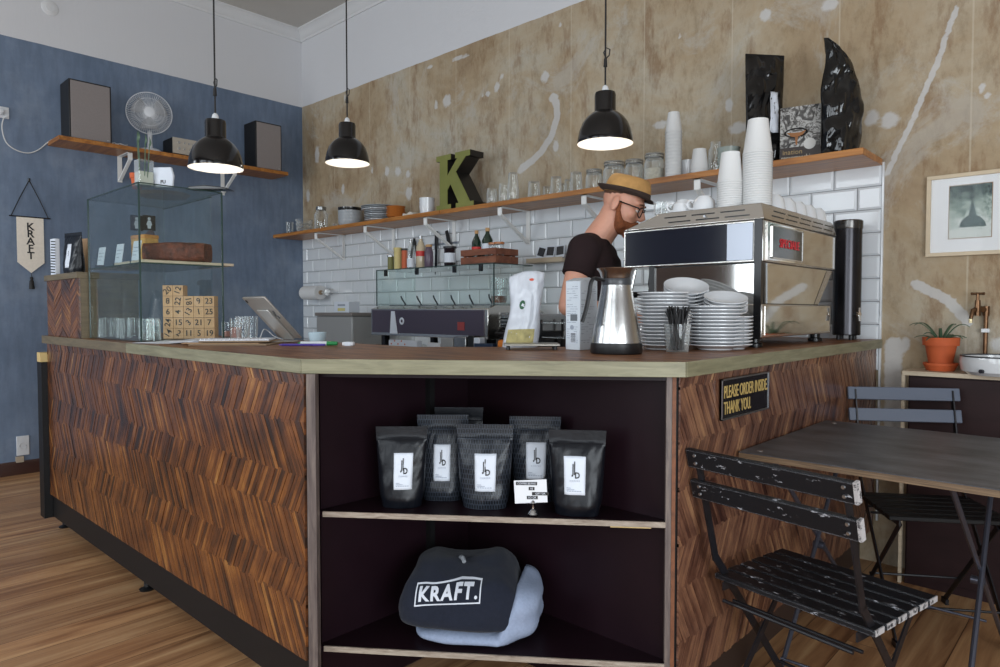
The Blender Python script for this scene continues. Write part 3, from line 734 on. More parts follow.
mb = MB(); mb.tube([(-.062, -.05, .327), (-.008, -.05, .327)], .005, 8); mb.ball((-.064, -.05, .327), .007, 8); mb.ball((-.006, -.05, .327), .007, 8); mb.build('handle', M_brass, tp)
MB().cyl((-.062, -.085, .222), (-.062, -.085, .205), .010).build('spout_tip', mat('pale_brass', (206, 190, 150), .35, .6), tp)
MB().box(-.02, .02, -.014, .03, .165, .18).build('pipe_clip', M_enam, tp)

# framed picture
M_birchf = mat('pale_wood_frame', (206, 188, 160), .5, var=.05, vscale=20)
a = at(927, 177, y=YW-.02); b = at(927, 257, y=YW-.02)
pic = thing('framed_picture', 'framed garden print with a white mat in a pale wood frame on the bare wall', 'picture', (a.x, YW-.001, b.z))
pw_, ph = .335, a.z-b.z
mb = MB(); ft = .016
for q in ((0, pw_, 0, ft), (0, pw_, ph-ft, ph), (0, ft, ft, ph-ft), (pw_-ft, pw_, ft, ph-ft)): mb.box(q[0], q[1], -.022, 0, q[2], q[3])
mb.build('frame', M_birchf, pic, bev=.001)
MB().box(ft, pw_-ft, -.010, -.002, ft, ph-ft).build('mat_board', mat('white_card', (226, 228, 230), .7), pic)
def printmat():
    m, ns, ln = newmat('garden_print'); out = N(ns, 'ShaderNodeOutputMaterial'); p = N(ns, 'ShaderNodeBsdfPrincipled', i_Roughness=.6); ln.new(p.outputs[0], out.inputs[0])
    tc = N(ns, 'ShaderNodeTexCoord'); t = N(ns, 'ShaderNodeTexNoise', i_Scale=38, i_Detail=6, i_Roughness=.75); ln.new(tc.outputs['Object'], t.inputs[0])
    sx = N(ns, 'ShaderNodeSeparateXYZ'); ln.new(tc.outputs['Object'], sx.inputs[0])
    ad = N(ns, 'ShaderNodeMath', operation='MULTIPLY_ADD'); ln.new(t.outputs[0], ad.inputs[0]); ad.inputs[1].default_value = 1.3
    g = N(ns, 'ShaderNodeMapRange'); ln.new(sx.outputs[2], g.inputs[0]); g.inputs[1].default_value = .09; g.inputs[2].default_value = .28; g.inputs[3].default_value = .15; g.inputs[4].default_value = -.42
    ln.new(g.outputs[0], ad.inputs[2])
    r = ramp(ns, [(.15, rgb(52, 62, 66)), (.35, rgb(106, 124, 118)), (.55, rgb(164, 178, 170)), (.75, rgb(204, 210, 206))]); ln.new(ad.outputs[0], r.inputs[0]); ln.new(r.outputs[0], p.inputs['Base Color']); return m
x0p, x1p, z0p, z1p = .085, .235, .075, ph-.052
MB().box(x0p-.003, x1p+.003, -.0108, -.0095, z0p-.003, z1p+.003).build('print_border', mat('print_border_brown', (150, 128, 104), .6), pic)
MB().box(x0p, x1p, -.0114, -.0095, z0p, z1p).build('print', printmat(), pic)
hat_ = [(.12, z0p+.045), (.128, z0p+.07), (.145, z0p+.088), (.156, z0p+.095), (.158, z0p+.125), (.168, z0p+.16), (.178, z0p+.125), (.18, z0p+.095), (.196, z0p+.085), (.212, z0p+.065), (.218, z0p+.045)]
MB().prism(hat_, -.0120, -.0112, 'y').build('printed_shrub', mat('print_dark_green', (92, 108, 108), .6, var=.4, vscale=120), pic)
gm = glassmat('picture_glass', refl=.25)
MB().box(ft, pw_-ft, -.0160, -.0150, ft, ph-ft).build('glass', gm, pic)

# ------------------------------------------------------------------ pendant lamps
M_enblk = mat('black_enamel_shade', (13, 11, 12), .16, coat=.35, spec=.4)
M_enwht = mat('white_shade_lining', (225, 222, 216), .6)
M_cord = mat('black_flex', (26, 24, 24), .6)
M_bulb = mat('lit_bulb', (255, 240, 215), .5, emit=(255, 240, 216), es=5)
def pendant(label, px, pyb, d):
    c = Vector((0, 0, CAMH)) + (FW + RT*((px-500)/FPX) - UP*((pyb-333.5)/FPX))*d
    t = thing('pendant_lamp', label, 'lamp', (c.x, c.y, c.z), 0, 'black pendant lamps over the counter')
    R = .125
    po = [(R, 0), (R+.001, .004), (R*.985, .022), (R*.93, .05), (R*.83, .078), (R*.68, .1), (R*.5, .116), (R*.40, .122), (R*.385, .128), (R*.385, .185), (R*.36, .195), (R*.16, .198), (R*.02, .198)]
    po = [(a_, b_*1.17) for a_, b_ in po]
    MB().lathe(po, 48, cap=False).build('shade', M_enblk, t)
    pi_ = [(R, 0), (R-.003, .004), (R*.965, .022), (R*.91, .05), (R*.81, .076), (R*.66, .098), (R*.4, .114), (R*.36, .12), (.001, .12)]
    pi_ = [(a_, b_*1.17) for a_, b_ in pi_]
    MB().lathe(pi_, 48, cap=False).build('shade_lining', M_enwht, t)
    MB().lathe([(.001, .035), (.018, .04), (.026, .056), (.024, .074), (.014, .095), (.013, .12)], 20, cap=False).build('bulb', M_bulb, t)
    MB().lathe([(.017, .231), (.017, .239), (.013, .255), (.006, .262), (.001, .262)], 20).build('cord_grip', M_enam, t)
    top = ZC-.001-c.z
    MB().tube([(0, 0, .26), (0, 0, .33), (0, 0, top-.03)], .0042, 8).build('cord', M_cord, t)
    mb = MB(); mb.cyl((0, 0, .345), (0, 0, .38), .009, .007); mb.tube([(.0, 0, .38), (.02, 0, .39), (.024, 0, .415), (.004, 0, .428), (-.01, 0, .41), (0, 0, .388)], .003, 6); mb.build('cord_clamp', M_cord, t)
    MB().lathe([(.04, top), (.038, top-.02), (.01, top-.035), (.003, top-.035)], 20).build('ceiling_rose', M_enblk, t)
    l = bpy.data.lights.new('lamp_light', 'POINT'); l.energy = 2.0; l.color = (1, .92, .82); l.shadow_soft_size = .02
    lo = bpy.data.objects.new('lamp_light', l); COL.objects.link(lo); lo.parent = t; lo.location = (0, 0, .02)
pendant('lit black bell pendant lamp hanging in front of the blue wall and the radio shelf', 216, 168.5, 3.27)
pendant('lit black bell pendant lamp hanging furthest back, between the blue wall and the letter K', 347.5, 163.5, 3.93)
pendant('lit black bell pendant lamp hanging above the barista', 605, 144, 3.08)

# ------------------------------------------------------------------ long shelf on the back wall
M_shelf = woodmat('honey_oiled_shelf_wood', [(128, 76, 30), (168, 108, 48), (196, 134, 66)], .38, (1.2, 10, 10), gscale=2.5, bump=.1)
M_brk = mat('white_steel_bracket', (238, 238, 236), .4)
SZ0, SZ = 1.841, 1.871; SYF = 3.19
ls = thing('wall_shelf', 'long honey-coloured wooden shelf with white brackets above the tiles', 'shelf', (0, 0, 0))
MB().box(XW+.004, -3.55, SYF, YW-.015, SZ0, SZ).build('shelf_board', M_shelf, ls, bev=.002)
MB().box(-3.545, -.862, SYF, YW-.015, SZ0, SZ).build('shelf_board', M_shelf, ls, bev=.002)
for x in (-5.14, -4.435, -3.715, -2.99, -2.33, -1.63):
    mb = MB(); y0, y1 = SYF+.015, YW-.016; w = .017; zb = SZ0-.225
    mb.box(x-w, x+w, y0, y1, SZ0-.006, SZ0-.001); mb.box(x-w, x+w, y1-.006, y1, zb, SZ0-.001)
    mb.box(x-w, x+w, y0, y0+.006, SZ0-.055, SZ0-.001)
    mb.bar((x, y0+.004, SZ0-.05), (x, y1-.004, zb+.01),   .014, .026, up=(0, 1, 1)); mb.build('bracket', M_brk, ls)
def SX(px, y=3.33): return at(px, 200, y=y).x
def KM(px, y=3.33): return depth((SX(px, y), y, 1.9))/FPX
G = glassmat('jar_glass', (253, 254, 254), 1.8, .5, (236, 240, 240))
GP = glassmat('pane_glass', (249, 253, 252), 1.7)
GE = mat('green_glass_edge', (52, 70, 66), .2)
M_lidz = mat('zinc_lid', (150, 152, 152), .3, .9)
M_cup = mat('white_porcelain', (222, 224, 227), .14, coat=.5); M_paper = mat('white_paper_cup', (220, 220, 219), .65)
M_grey = mat('grey_stoneware', (168, 172, 176), .35, coat=.2); M_blackc = mat('black_stoneware', (28, 28, 30), .25, coat=.4)
M_bowlwood = mat('amber_wood_bowl', (176, 104, 46), .4, coat=.3, var=.15, vscale=20)
def glass_jar(name, label, x, y, z, r, h, cat='jar', lid=None, group=None, contents=None, neck=.8, upside=False):
    t = thing(name, label, cat, (x, y, z), 0, group)
    pr_ = [(r*.9, 0), (r, h*.05), (r, h*.72), (r*neck, h*.86), (r*neck, h)]
    if upside: pr_ = [(r, 0), (r*.97, h*.5), (r*.86, h*.96), (r*.8, h)]
    MB().lathe(pr_ + [(q[0]-.002, q[1]) for q in reversed(pr_[1:])] + [(r*.8, .004)] if not upside else pr_, 24, cap=not upside).build('body', G, t)
    if lid: MB().lathe([(r*neck*1.05, h*.9), (r*neck*1.08, h*.92), (r*neck*1.08, h*1.04), (r*neck*.95, h*1.06), (.001, h*1.06)], 24).build('lid', lid, t)
    if contents: MB().lathe([(.001, .004), (r*.86, .006), (r*.93, h*.06), (r*.93, h*contents[1]), (.001, h*contents[1])], 20).build('contents', contents[0], t)
    return t
def tumbler(label, x, y, z, r, h, up=True, group=None):
    t = thing('glass_tumbler', label, 'glass', (x, y, z), 0, group)
    if up: prf = [(.001, .004), (r*.82, .004), (r*.97, h), (r, h), (r*.86, 0), (.001, 0)]
    else: prf = [(r, 0), (r*.97, 0), (r*.80, h-.006), (.001, h-.006), (.001, h), (r*.86, h), (r, 0)]
    MB().lathe(prf, 24, cap=False).build('body', G, t)
    return t
# from the left end
kx = KM(290)
t = thing('spoon_bundle', 'small dark spoon lying at the far left end of the long shelf', 'spoon', (SX(277), 3.27, SZ+.001))
MB().tube([(-.05, 0, .008), (0, 0, .012), (.05, .02, .008)], .004, 8).build('handle', M_steel, t); MB().ball((.062, .024, .01), .014, 12, sc=(1.3, 1, .5)).build('bowl', M_alu, t)
tumbler('slim empty glass tumbler nearest the left end of the long shelf', SX(289.5), 3.33, SZ+.001, .034, .125)
for k, (px, r, h) in enumerate(((303, .075, .035), (303, .078, .07), (303, .080, .105))): 
    t = thing('glass_bowl', 'stacked shallow glass bowl beside the tall jar at the left end of the shelf', 'bowl', (SX(px), 3.34, SZ+.001+k*.036), 0, 'stacked glass bowls')
    MB().lathe([(r*.5, 0), (r*.8, .012), (r, .055), (r*.98, .055), (r*.77, .016), (.001, .006)], 28, cap=False).build('body', G, t)
glass_jar('storage_jar', 'tall clip-top glass jar near the left end of the long shelf', SX(321), 3.33, SZ+.001, .058, .20, lid=M_lidz, neck=.7)
t = thing('glass_bowl', 'single low glass bowl between the tall jar and the black-rimmed bowls', 'bowl', (SX(333.5), 3.40, SZ+.001)); MB().lathe([(.03, 0), (.06, .02), (.07, .05), (.068, .05), (.001, .006)], 28, cap=False).build('body', G, t)
# bowls grey with black one on top
for k in range(5):
    m = M_blackc if k == 4 else M_grey
    t = thing('stoneware_bowl', 'black bowl topmost of its stack on the shelf' if k == 4 else 'grey stoneware bowl under the black one on the long shelf', 'bowl', (SX(350), 3.33, SZ+.001+k*.026), 0, 'stacked stoneware bowls')
    MB().lathe([(.05, 0), (.085, .006), (.098, .035), (.10, .052), (.095, .052), (.08, .012), (.001, .01)], 32, cap=False).build('bowl_body', m, t)
def plate(name, label, x, y, z, r, m, group, h=.014, rz=0):
    t = thing(name, label, 'plate', (x, y, z), rz, group)
    MB().lathe([(.001, .002), (r*.55, 0), (r*.6, 0), (r*.62, .004), (r, h), (r, h+.003), (r*.96, h+.003), (r*.6, .007), (.001, .006)], 36, cap=False).build('plate_body', m, t); return t
for k in range(9):
    plate('dinner_plate', 'pale grey plate in the wide stack left of the amber bowls', SX(380), 3.33, SZ+.001+k*.0135, .150 if k > 5 else .125, M_grey if k % 3 else M_cup, 'stacked plates on the long shelf')
for k in range(4):
    t = thing('wooden_bowl', 'amber wooden bowl in the low stack right of the plates', 'bowl', (SX(403), 3.26, SZ+.001+k*.02), 0, 'amber bowls'); MB().lathe([(.03, 0), (.06, .008), (.075, .028), (.072, .028), (.05, .01), (.001, .006)], 28, cap=False).build('bowl_body', M_bowlwood, t)
t = thing('folded_napkin', 'white napkins lying between the amber bowls and the white cups', 'napkin', (SX(416), 3.30, SZ+.001)); 
mb = MB(); mb.prism([(-.07, 0), (.07, 0), (.06, .012), (.02, .035), (-.02, .018), (-.06, .03)], -.05, .05, 'y'); mb.build('cloth', mat('napkin_cloth', (214, 208, 196), .9, var=.1), t, bev=.003)
def cup_inv(label, x, y, z, group, r=.043, h=.105, rt=.030):
    t = thing('paper_cup', label, 'cup', (x, y, z), 0, group)
    MB().lathe([(r+.0018, 0), (r+.0022, .003), (r, .006), (rt, h-.004), (rt, h), (rt-.002, h), (rt-.003, h-.006), (.001, h-.006)], 28, cap=False).build('cup_wall', M_paper, t); return t
for k in range(3):
    t = thing('ceramic_cup', 'white ceramic cup stacked left of the green letter', 'cup', (SX(428), 3.32, SZ+.001+k*.028), 0, 'white cups left of the letter')
    MB().lathe([(.04, 0), (.05, .005), (.058, .07), (.056, .07), (.046, .01), (.001, .008)], 28, cap=False).build('cup_body', M_cup, t)
# the letter K
M_kgreen = mat('olive_green_enamel', (128, 130, 66), .4, var=.12, vscale=6); M_kdark = mat('black_painted_metal_return', (26, 24, 24), .4)
kh = .385
kt = thing('letter_k', 'large olive green metal letter K with black sides standing on the shelf', 'letter', (at(437, 207, y=3.24).x, 3.235, SZ+.001), math.radians(0))
kw = .345
K_ = [(0, 0), (.43, 0), (.43, .10), (.33, .10), (.33, .36), (.42, .46), (.66, .10), (.58, .10), (.58, 0), (1.08, 0), (1.08, .10), (.98, .10), (.58, .66), (.86, .90), (.98, .90), (.98, 1), (.56, 1), (.56, .90), (.62, .90), (.33, .62), (.33, .90), (.43, .90), (.43, 1), (0, 1), (0, .90), (.10, .90), (.10, .10), (0, .10)]
Kp = [(u*kw, v*kh) for u, v in K_]
MB().prism(Kp, .004, .13, 'y').build('letter_return', M_kdark, kt, smooth=False)
MB().prism([(u*.992+.001, v*.994+.001) for u, v in Kp], -.001, .0035, 'y').build('letter_face', M_kgreen, kt, smooth=False)
# tumblers and jars right of the K
for px, w, h, yy, lab in ((492, 11, 17, 3.30, 'small squat glass jar just right of the letter K'), (504, 11, 20, 3.30, 'second squat glass jar right of the letter K'), (513, 12, 19, 3.28, 'lower glass jar of the stacked pair right of the letter K')):
    k_ = KM(px, yy); glass_jar('glass_jar', lab, SX(px, yy), yy, SZ+.001, w*k_/2, h*k_, neck=.88)
k_ = KM(513, 3.28); tumbler('upper glass of the stacked pair right of the letter K', SX(513, 3.28), 3.28, SZ+.002+19*k_, 5.2*k_, 10*k_, False)
for px, w, h, yy, lab in ((534, 13, 18, 3.30, 'upturned tumbler standing alone in the middle of the shelf'), (547, 9, 14, 3.38, 'small glass behind the row of upturned tumblers'), (556, 12, 19, 3.28, 'upturned tumbler in front of the small rear glasses'), (563, 9, 15, 3.40, 'narrow rear glass beside the lamp'), (568.5, 9, 18, 3.38, 'rear tumbler half hidden by the clear one'), (576, 13, 20, 3.27, 'upturned tumbler last before the clip-top jars')):
    k_ = KM(px, yy); tumbler(lab, SX(px, yy), yy, SZ+.001, w*k_/2, h*k_, False)
M_beans = mat('dark_dried_berries', (62, 36, 38), .8, var=.3, vscale=120)
for px, w, h, yy, lab, cn_ in ((594, 17, 22, 3.31, 'clip-top jar with dark berries left of the wide jar', .12), (614, 22, 27, 3.31, 'wide clip-top jar of dark contents behind the hat', .14), (634, 19, 26, 3.31, 'clip-top jar right behind the hat crown', .25), (654, 20, 29, 3.30, 'rightmost clip-top jar, next to the tall paper cup stack', .5)):
    k_ = KM(px, yy); r = w*k_/2; hh = h*k_
    t = glass_jar('storage_jar', lab, SX(px, yy), yy, SZ+.001, r, hh*.9, neck=.85, contents=(M_beans if cn_ < .3 else mat('sugar_sticks', (196, 188, 172), .8, var=.2, vscale=80), cn_))
    MB().lathe([(r*.9, hh*.86), (r*.92, hh*.89), (r*.9, hh*.98), (r*.5, hh), (.001, hh)], 24).build('glass_lid', G, t)
    mb = MB(); mb.lathe([(r*.93, hh*.80), (r*.96, hh*.81), (r*.96, hh*.83), (r*.93, hh*.84)], 24, cap=False); mb.lathe([(r*.93, hh*.90), (r*.96, hh*.91), (r*.96, hh*.93), (r*.93, hh*.94)], 24, cap=False); mb.tube([(0, -r*.97, hh*.92), (0, -r*1.08, hh*.8), (0, -r*1.0, hh*.66)], .0018, 6)
    split_build(mb, 'wire_clip', M_lidz, t)
x = SX(673, 3.28)
for k in range(15): cup_inv('white paper cup in the tall stack on the shelf', x, 3.28, SZ+.001+k*.0172, 'tall paper cup stack on the shelf', .043, .105)
def mug(label, x, y, z, r, h, rz, inv_=False, group=None, hd=.7):
    t = thing('coffee_cup', label, 'cup', (x, y, z), rz, group)
    pr_ = [(r*.55, 0), (r*.6, .004), (r*.86, h*.3), (r, h), (r-.003, h), (r*.82, h*.32), (.001, .008)]
    if inv_: pr_ = [(a_, h-b_) for a_, b_ in pr_]
    MB().lathe(pr_, 28, cap=False).build('cup_body', M_cup, t)
    z1, z2 = (h*.85, h*.3) if not inv_ else (h*.7, h*.15)
    MB().tube([(r*.93, 0, z1), (r*1.25, 0, z1*1.02), (r*1.5, 0, (z1+z2)/2), (r*1.25, 0, z2*.9), (r*.85, 0, z2)], .004, 8).build('handle', M_cup, t); return t
mug('white mug half hidden behind the short paper cup stack on the shelf', SX(688, 3.36), 3.36, SZ+.001, .045, .10, PI)
x = SX(699, 3.28)
for k in range(3): cup_inv('white paper cup in the short stack on the shelf', x, 3.28, SZ+.001+k*.013, 'short paper cup stack on the shelf', .045, .105, .033)
k_ = KM(715, 3.32)
glass_jar('glass_carafe', 'tall ribbed glass behind the tall machine cups on the shelf', SX(715, 3.32), 3.32, SZ+.001, .036, .165, cat='glass', neck=.7)
for k in range(4):
    t = thing('glass_bowl', 'greenish bowl in the short stack right of the ribbed glass', 'bowl', (SX(728, 3.34), 3.34, SZ+.001+k*.03), 0, 'greenish bowls'); MB().lathe([(.03, 0), (.05, .01), (.058, .036), (.055, .036), (.001, .006)], 24, cap=False).build('bowl_body', mat('celadon_glaze', (150, 160, 154), .25, coat=.4), t)

# ------------------------------------------------------------------ coffee pouches
M_foil = mat('black_glossy_foil', (8, 8, 9), .12, coat=.25, spec=.5); M_matfoil = mat('matt_charcoal_foil', (15, 17, 23), .32, .0, spec=.28, bump=.12, bscale=30)
M_label = mat('white_paper_label', (214, 220, 230), .6); M_ink = mat('black_ink', (24, 24, 28), .5); M_greyink = mat('pale_grey_ink', (150, 158, 172), .6)
def patfoil():
    m, ns, ln = newmat('embossed_charcoal_foil'); MATS['embossed'] = m
    out = N(ns, 'ShaderNodeOutputMaterial'); p = N(ns, 'ShaderNodeBsdfPrincipled', i_Roughness=.3, i_Metallic=.0); p.inputs['Specular IOR Level'].default_value = .3; ln.new(p.outputs[0], out.inputs[0])
    tc = N(ns, 'ShaderNodeTexCoord'); mp = N(ns, 'ShaderNodeMapping'); mp.inputs['Rotation'].default_value = (PI/2, 0, 0); ln.new(tc.outputs['Object'], mp.inputs[0])
    br = N(ns, 'ShaderNodeTexBrick', i_Scale=1, i_Mortar_Size=.0016, i_Brick_Width=.0075, i_Row_Height=.014); br.offset = .5; ln.new(mp.outputs[0], br.inputs[0])
    r = ramp(ns, [(0, rgb(20, 22, 26)), (1, rgb(46, 51, 60))]); ln.new(br.outputs['Fac'], r.inputs[0]); ln.new(r.outputs[0], p.inputs['Base Color'])
    b = N(ns, 'ShaderNodeBump', i_Strength=.4, i_Distance=.001); ln.new(br.outputs['Fac'], b.inputs['Height']); ln.new(b.outputs[0], p.inputs['Normal']); return m
M_emb = patfoil()
def pouch(name, label, loc, rz, W, Hh, T, mt, lab=None, seed=0, crumple=.004, logo=True, group=None, top=.10, taper=.0, flare=0, lean=0, kink=None, labtext=None):
    """stand-up pouch; front faces local -y"""
    t = thing(name, label, 'coffee bag', loc, rz, group)
    nu, nv = 28, 36
    def half(u, v):
        b = max(0, 1-abs(u)**2.6)**.55
        q = 0 if v > 1-top else (1-v/(1-top))**.62*(.78+.22*min(1, v*9))
        return T/2*b*q + .0012
    def pos(u, v, s):
        w = W/2*(1 - taper*(1-v)) * (1-.10*math.exp(-((v-.0)/.12)**2)) * (1+flare*max(0, v-.8))
        x = u*w; z = v*Hh; h = half(u, v)
        c = noise.noise(Vector((x*16+seed, z*13, seed*1.7+s)))*crumple + abs(noise.noise(Vector((x*34+seed, z*24-x*22, s+seed))))*crumple*.9
        if v > 1-top*.9: c *= .25
        y = -s*(h + (c if h > .004 else c*.3))
        y -= lean*z
        if kink: x, y, z = kink(x, y, z, v)
        return Vector((x, y, z))
    def sheet(s, ulo=-1, uhi=1, vlo=0, vhi=1, off=0, n1=nu, n2=nv):
        g = []
        for j in range(n2+1):
            for i in range(n1+1):
                p_ = pos(ulo+(uhi-ulo)*i/n1, vlo+(vhi-vlo)*j/n2, s); p_.y -= s*off; g.append(p_)
        return g
    mb = MB(); F1 = sheet(1); F2 = sheet(-1); n = (nu+1)*(nv+1)
    fs = []
    for j in range(nv):
        for i in range(nu):
            a_ = j*(nu+1)+i; fs.append((a_, a_+1, a_+nu+2, a_+nu+1)); fs.append((n+a_, n+a_+nu+1, n+a_+nu+2, n+a_+1))
    for j in range(nv):
        for i in (0, nu):
            a_ = j*(nu+1)+i; b_ = a_+nu+1; fs.append((a_, b_, n+b_, n+a_))
    for i in range(nu):
        for j in (0, nv):
            a_ = j*(nu+1)+i; fs.append((a_, a_+1, n+a_+1, n+a_))
    mb._add(F1+F2, fs); mb.build('pouch_body', mt, t, ang=60)
    # zip ridge under the flat top seal
    if top > .05:
        mb = MB(); mb.tube([pos(u/10, 1-top*1.05, 1)-Vector((0, .0006, 0)) for u in range(-10, 11)], .0012, 6); mb.build('zip_seal', mt, t)
    if lab:
        u0, u1, v0, v1 = lab; g = sheet(1, u0, u1, v0, v1, .0012, 8, 12)
        m2 = MB(); fs = [(j*9+i, j*9+i+1, j*9+i+10, j*9+i+9) for j in range(12) for i in range(8)]; m2._add(g, fs)
        lb = m2.build('paper_label', M_label, t); so = lb.modifiers.new('s', 'SOLIDIFY'); so.thickness = .0004
        def onlab(mbx, nm, mm):
            bmesh.ops.triangulate(mbx.bm, faces=mbx.bm.faces)
            for v in mbx.bm.verts:
                q = pos(u0+(u1-u0)*v.co.x, v0+(v1-v0)*v.co.y, 1); v.co = Vector((q.x, q.y-.0026-v.co.z, q.z))
            return mbx.build(nm, mm, lb, smooth=False)
        if logo:
            a1 = text_mb('J', .34, .0002, .008); [setattr(v, 'co', Vector((v.co.x*.95+.42, v.co.y*1.0+.66, v.co.z))) for v in a1.bm.verts]
            a1.box(.47, .52, .52, .86, -.0002, .0002); onlab(a1, 'printed_letter', M_ink)
            a2 = text_mb('D', .26, .0002, .008); [setattr(v, 'co', Vector((v.co.x*1.25+.62, v.co.y*.85+.50, v.co.z))) for v in a2.bm.verts]; onlab(a2, 'printed_letter', M_ink)
            a3 = text_mb('COFFEE', .085, .0002, 0, 1.5); [setattr(v, 'co', Vector((v.co.x*1.2+.5, v.co.y*.7+.36, v.co.z))) for v in a3.bm.verts]; onlab(a3, 'printed_word', M_greyink)
            for q, (ya, xb) in enumerate(((.17, .32), (.13, .5), (.09, .85))):
                a4 = MB(); 
                for i in range(6): a4.box(.12+(xb-.12)*i/6, .12+(xb-.12)*(i+.7)/6, ya, ya+.018, -.0002, .0002)
                onlab(a4, 'printed_line', M_greyink)['kind'] = 'stuff'
        elif labtext:
            a1 = text_mb(labtext, .25, .0002, .002); [setattr(v, 'co', Vector((-v.co.y*.9+.52, v.co.x*.5+.6, v.co.z))) for v in a1.bm.verts]; onlab(a1, 'printed_word', M_ink)
    return t
# on the long shelf
kp = SX(768, 3.30)
pouch('coffee_bag', 'tall black coffee bag with a slim white label, left of the espresso box', (SX(763, 3.33), 3.33, SZ+.002), math.radians(50), .20, .545, .09, M_foil, lab=(.15, .62, .30, .66), logo=False, labtext='Sonne', seed=3, crumple=.015, top=.04, taper=.12)
def kk(x, y, z, v):
    return (x*(1-.55*max(0, v-.55)/.45) - .02*max(0, v-.7)/.3, y, z)
pouch('coffee_bag', 'crumpled shiny black coffee bag with a pointed twisted top, nearest the right shelf end', (SX(838, 3.33), 3.33, SZ+.002), math.radians(40), .185, .535, .13, M_foil, seed=11, crumple=.020, top=.02, taper=.04, kink=lambda x, y, z, v: (x*(1-.88*max(0, (v-.5)/.5)**1.5) - .055*max(0, (v-.72)/.28)**2 + .01*math.sin(v*5), y, z))
# espresso machine box between them
def boxpic():
    m, ns, ln = newmat('printed_machine_photo'); out = N(ns, 'ShaderNodeOutputMaterial'); p = N(ns, 'ShaderNodeBsdfPrincipled', i_Roughness=.35); ln.new(p.outputs[0], out.inputs[0])
    tc = N(ns, 'ShaderNodeTexCoord'); t = N(ns, 'ShaderNodeTexVoronoi', i_Scale=16); t.feature = 'SMOOTH_F1'; ln.new(tc.outputs['Object'], t.inputs[0])
    w_ = N(ns, 'ShaderNodeTexNoise', i_Scale=18, i_Detail=3, i_Distortion=2.5); ln.new(tc.outputs['Object'], w_.inputs[0])
    r = ramp(ns, [(.35, rgb(28, 26, 26)), (.47, rgb(96, 92, 88)), (.55, rgb(190, 188, 184)), (.62, rgb(60, 56, 54)), (.7, rgb(206, 204, 200))]); ln.new(w_.outputs[0], r.inputs[0]); ln.new(r.outputs[0], p.inputs['Base Color']); return m
a = at(781, 158, y=3.30); 
bxk = thing('espresso_book', 'cookbook-like box printed with an espresso spout and lettering, standing between the two black bags', 'box', (a.x-.01, 3.31, SZ+.002), math.radians(13))
bw_, bh_ = .19, .265
MB().box(0, bw_, 0, .06, 0, bh_).build('box_body', boxpic(), bxk, bev=.001)
MB().box(.001, bw_-.001, -.0012, 0, .001, .075).build('brown_band', mat('dark_brown_print', (44, 30, 24), .4), bxk)
MB().lathe([(.026, 0), (.026, .001), (.001, .001)], 28, M=Matrix.Translation((.13, -.0012, .085)) @ Matrix.Rotation(PI/2, 4, 'X')).build('round_badge', mat('badge_white', (200, 198, 194), .5), bxk)
mb = MB(); mb.prism([(.03, .145), (.05, .125), (.075, .12), (.10, .13), (.115, .15), (.09, .142), (.06, .142)], -.0022, -.0005, 'y'); mb.prism([(.066, .125), (.070, .085), (.076, .085), (.080, .125)], -.0022, -.0005, 'y')
split_build(mb, 'printed_crema', mat('printed_crema', (150, 96, 48), .5), bxk)
mb = MB()
for k in range(14):
    a0, a1 = PI*k/14*2, PI*(k+1)/14*2
    mb.prism([(.07+math.cos(a0)*.052, .142+math.sin(a0)*.022), (.07+math.cos(a1)*.052, .142+math.sin(a1)*.022), (.07+math.cos(a1)*.045, .142+math.sin(a1)*.017), (.07+math.cos(a0)*.045, .142+math.sin(a0)*.017)], -.0018, -.0005, 'y')
bmesh.ops.remove_doubles(mb.bm, verts=mb.bm.verts, dist=.0003); mb.build('printed_ring', mat('printed_black', (20, 18, 18), .3), bxk)
text('ination', .032, mat('printed_tan', (168, 140, 92), .5), bxk, FR((.012, -.0016, .052), (1, 0, 0), (0, 0, 1)), align='LEFT')
text('ressomaschine', .030, mat('printed_cream', (214, 204, 184), .5), bxk, FR((.006, -.0016, .026), (1, 0, 0), (0, 0, 1)), align='LEFT', sx=.86)

# ------------------------------------------------------------------ left wall: shelf with radio gear, banner, sockets
LZ = 2.406; LT = .03
lsh = thing('wall_shelf', 'shorter dark honey wooden shelf on the blue wall carrying the speakers', 'shelf', (0, 0, 0))
MB().box(XW+.002, -5.55, 1.42, 3.19, LZ-LT, LZ).build('shelf_board', M_shelf, lsh, bev=.002)
for y in (1.90, 2.72):
    mb = MB(); w = .016
    mb.box(XW+.004, -5.60, y-w, y+w, LZ-LT-.006, LZ-LT-.001); mb.box(XW+.004, XW+.01, y-w, y+w, LZ-LT-.20, LZ-LT-.001); mb.box(-5.606, -5.60, y-w, y+w, LZ-LT-.06, LZ-LT-.001)
    mb.bar((-5.604, y, LZ-LT-.055), (XW+.012, y, LZ-LT-.185), .014, .022, up=(1, 0, 1)); mb.build('bracket', M_brk, lsh)
M_spk = mat('black_speaker_case', (26, 25, 26), .5); M_grille = mat('brown_grey_speaker_cloth', (142, 134, 132), .9, var=.08, vscale=200, bump=.2, bscale=400)
def speaker(label, y0, y1, h):
    t = thing('loudspeaker', label, 'speaker', (XW+.03, y0, LZ+.001))
    D = -5.60-(XW+.03); W = y1-y0
    MB().box(0, D, 0, W, 0, h).build('cabinet', M_spk, t, bev=.003)
    MB().box(D, D+.006, .010, W-.010, .010, h-.010).build('grille', M_grille, t, bev=.002)
    MB().box(D+.005, D+.009, W-.035, W-.02, .02, .026).build('maker_badge', M_alu, t)
speaker('large boxy loudspeaker at the left end of the blue wall shelf', 1.50, 1.775, .425)
speaker('boxy loudspeaker at the right end of the blue wall shelf, near the corner', 2.91, 3.155, .41)
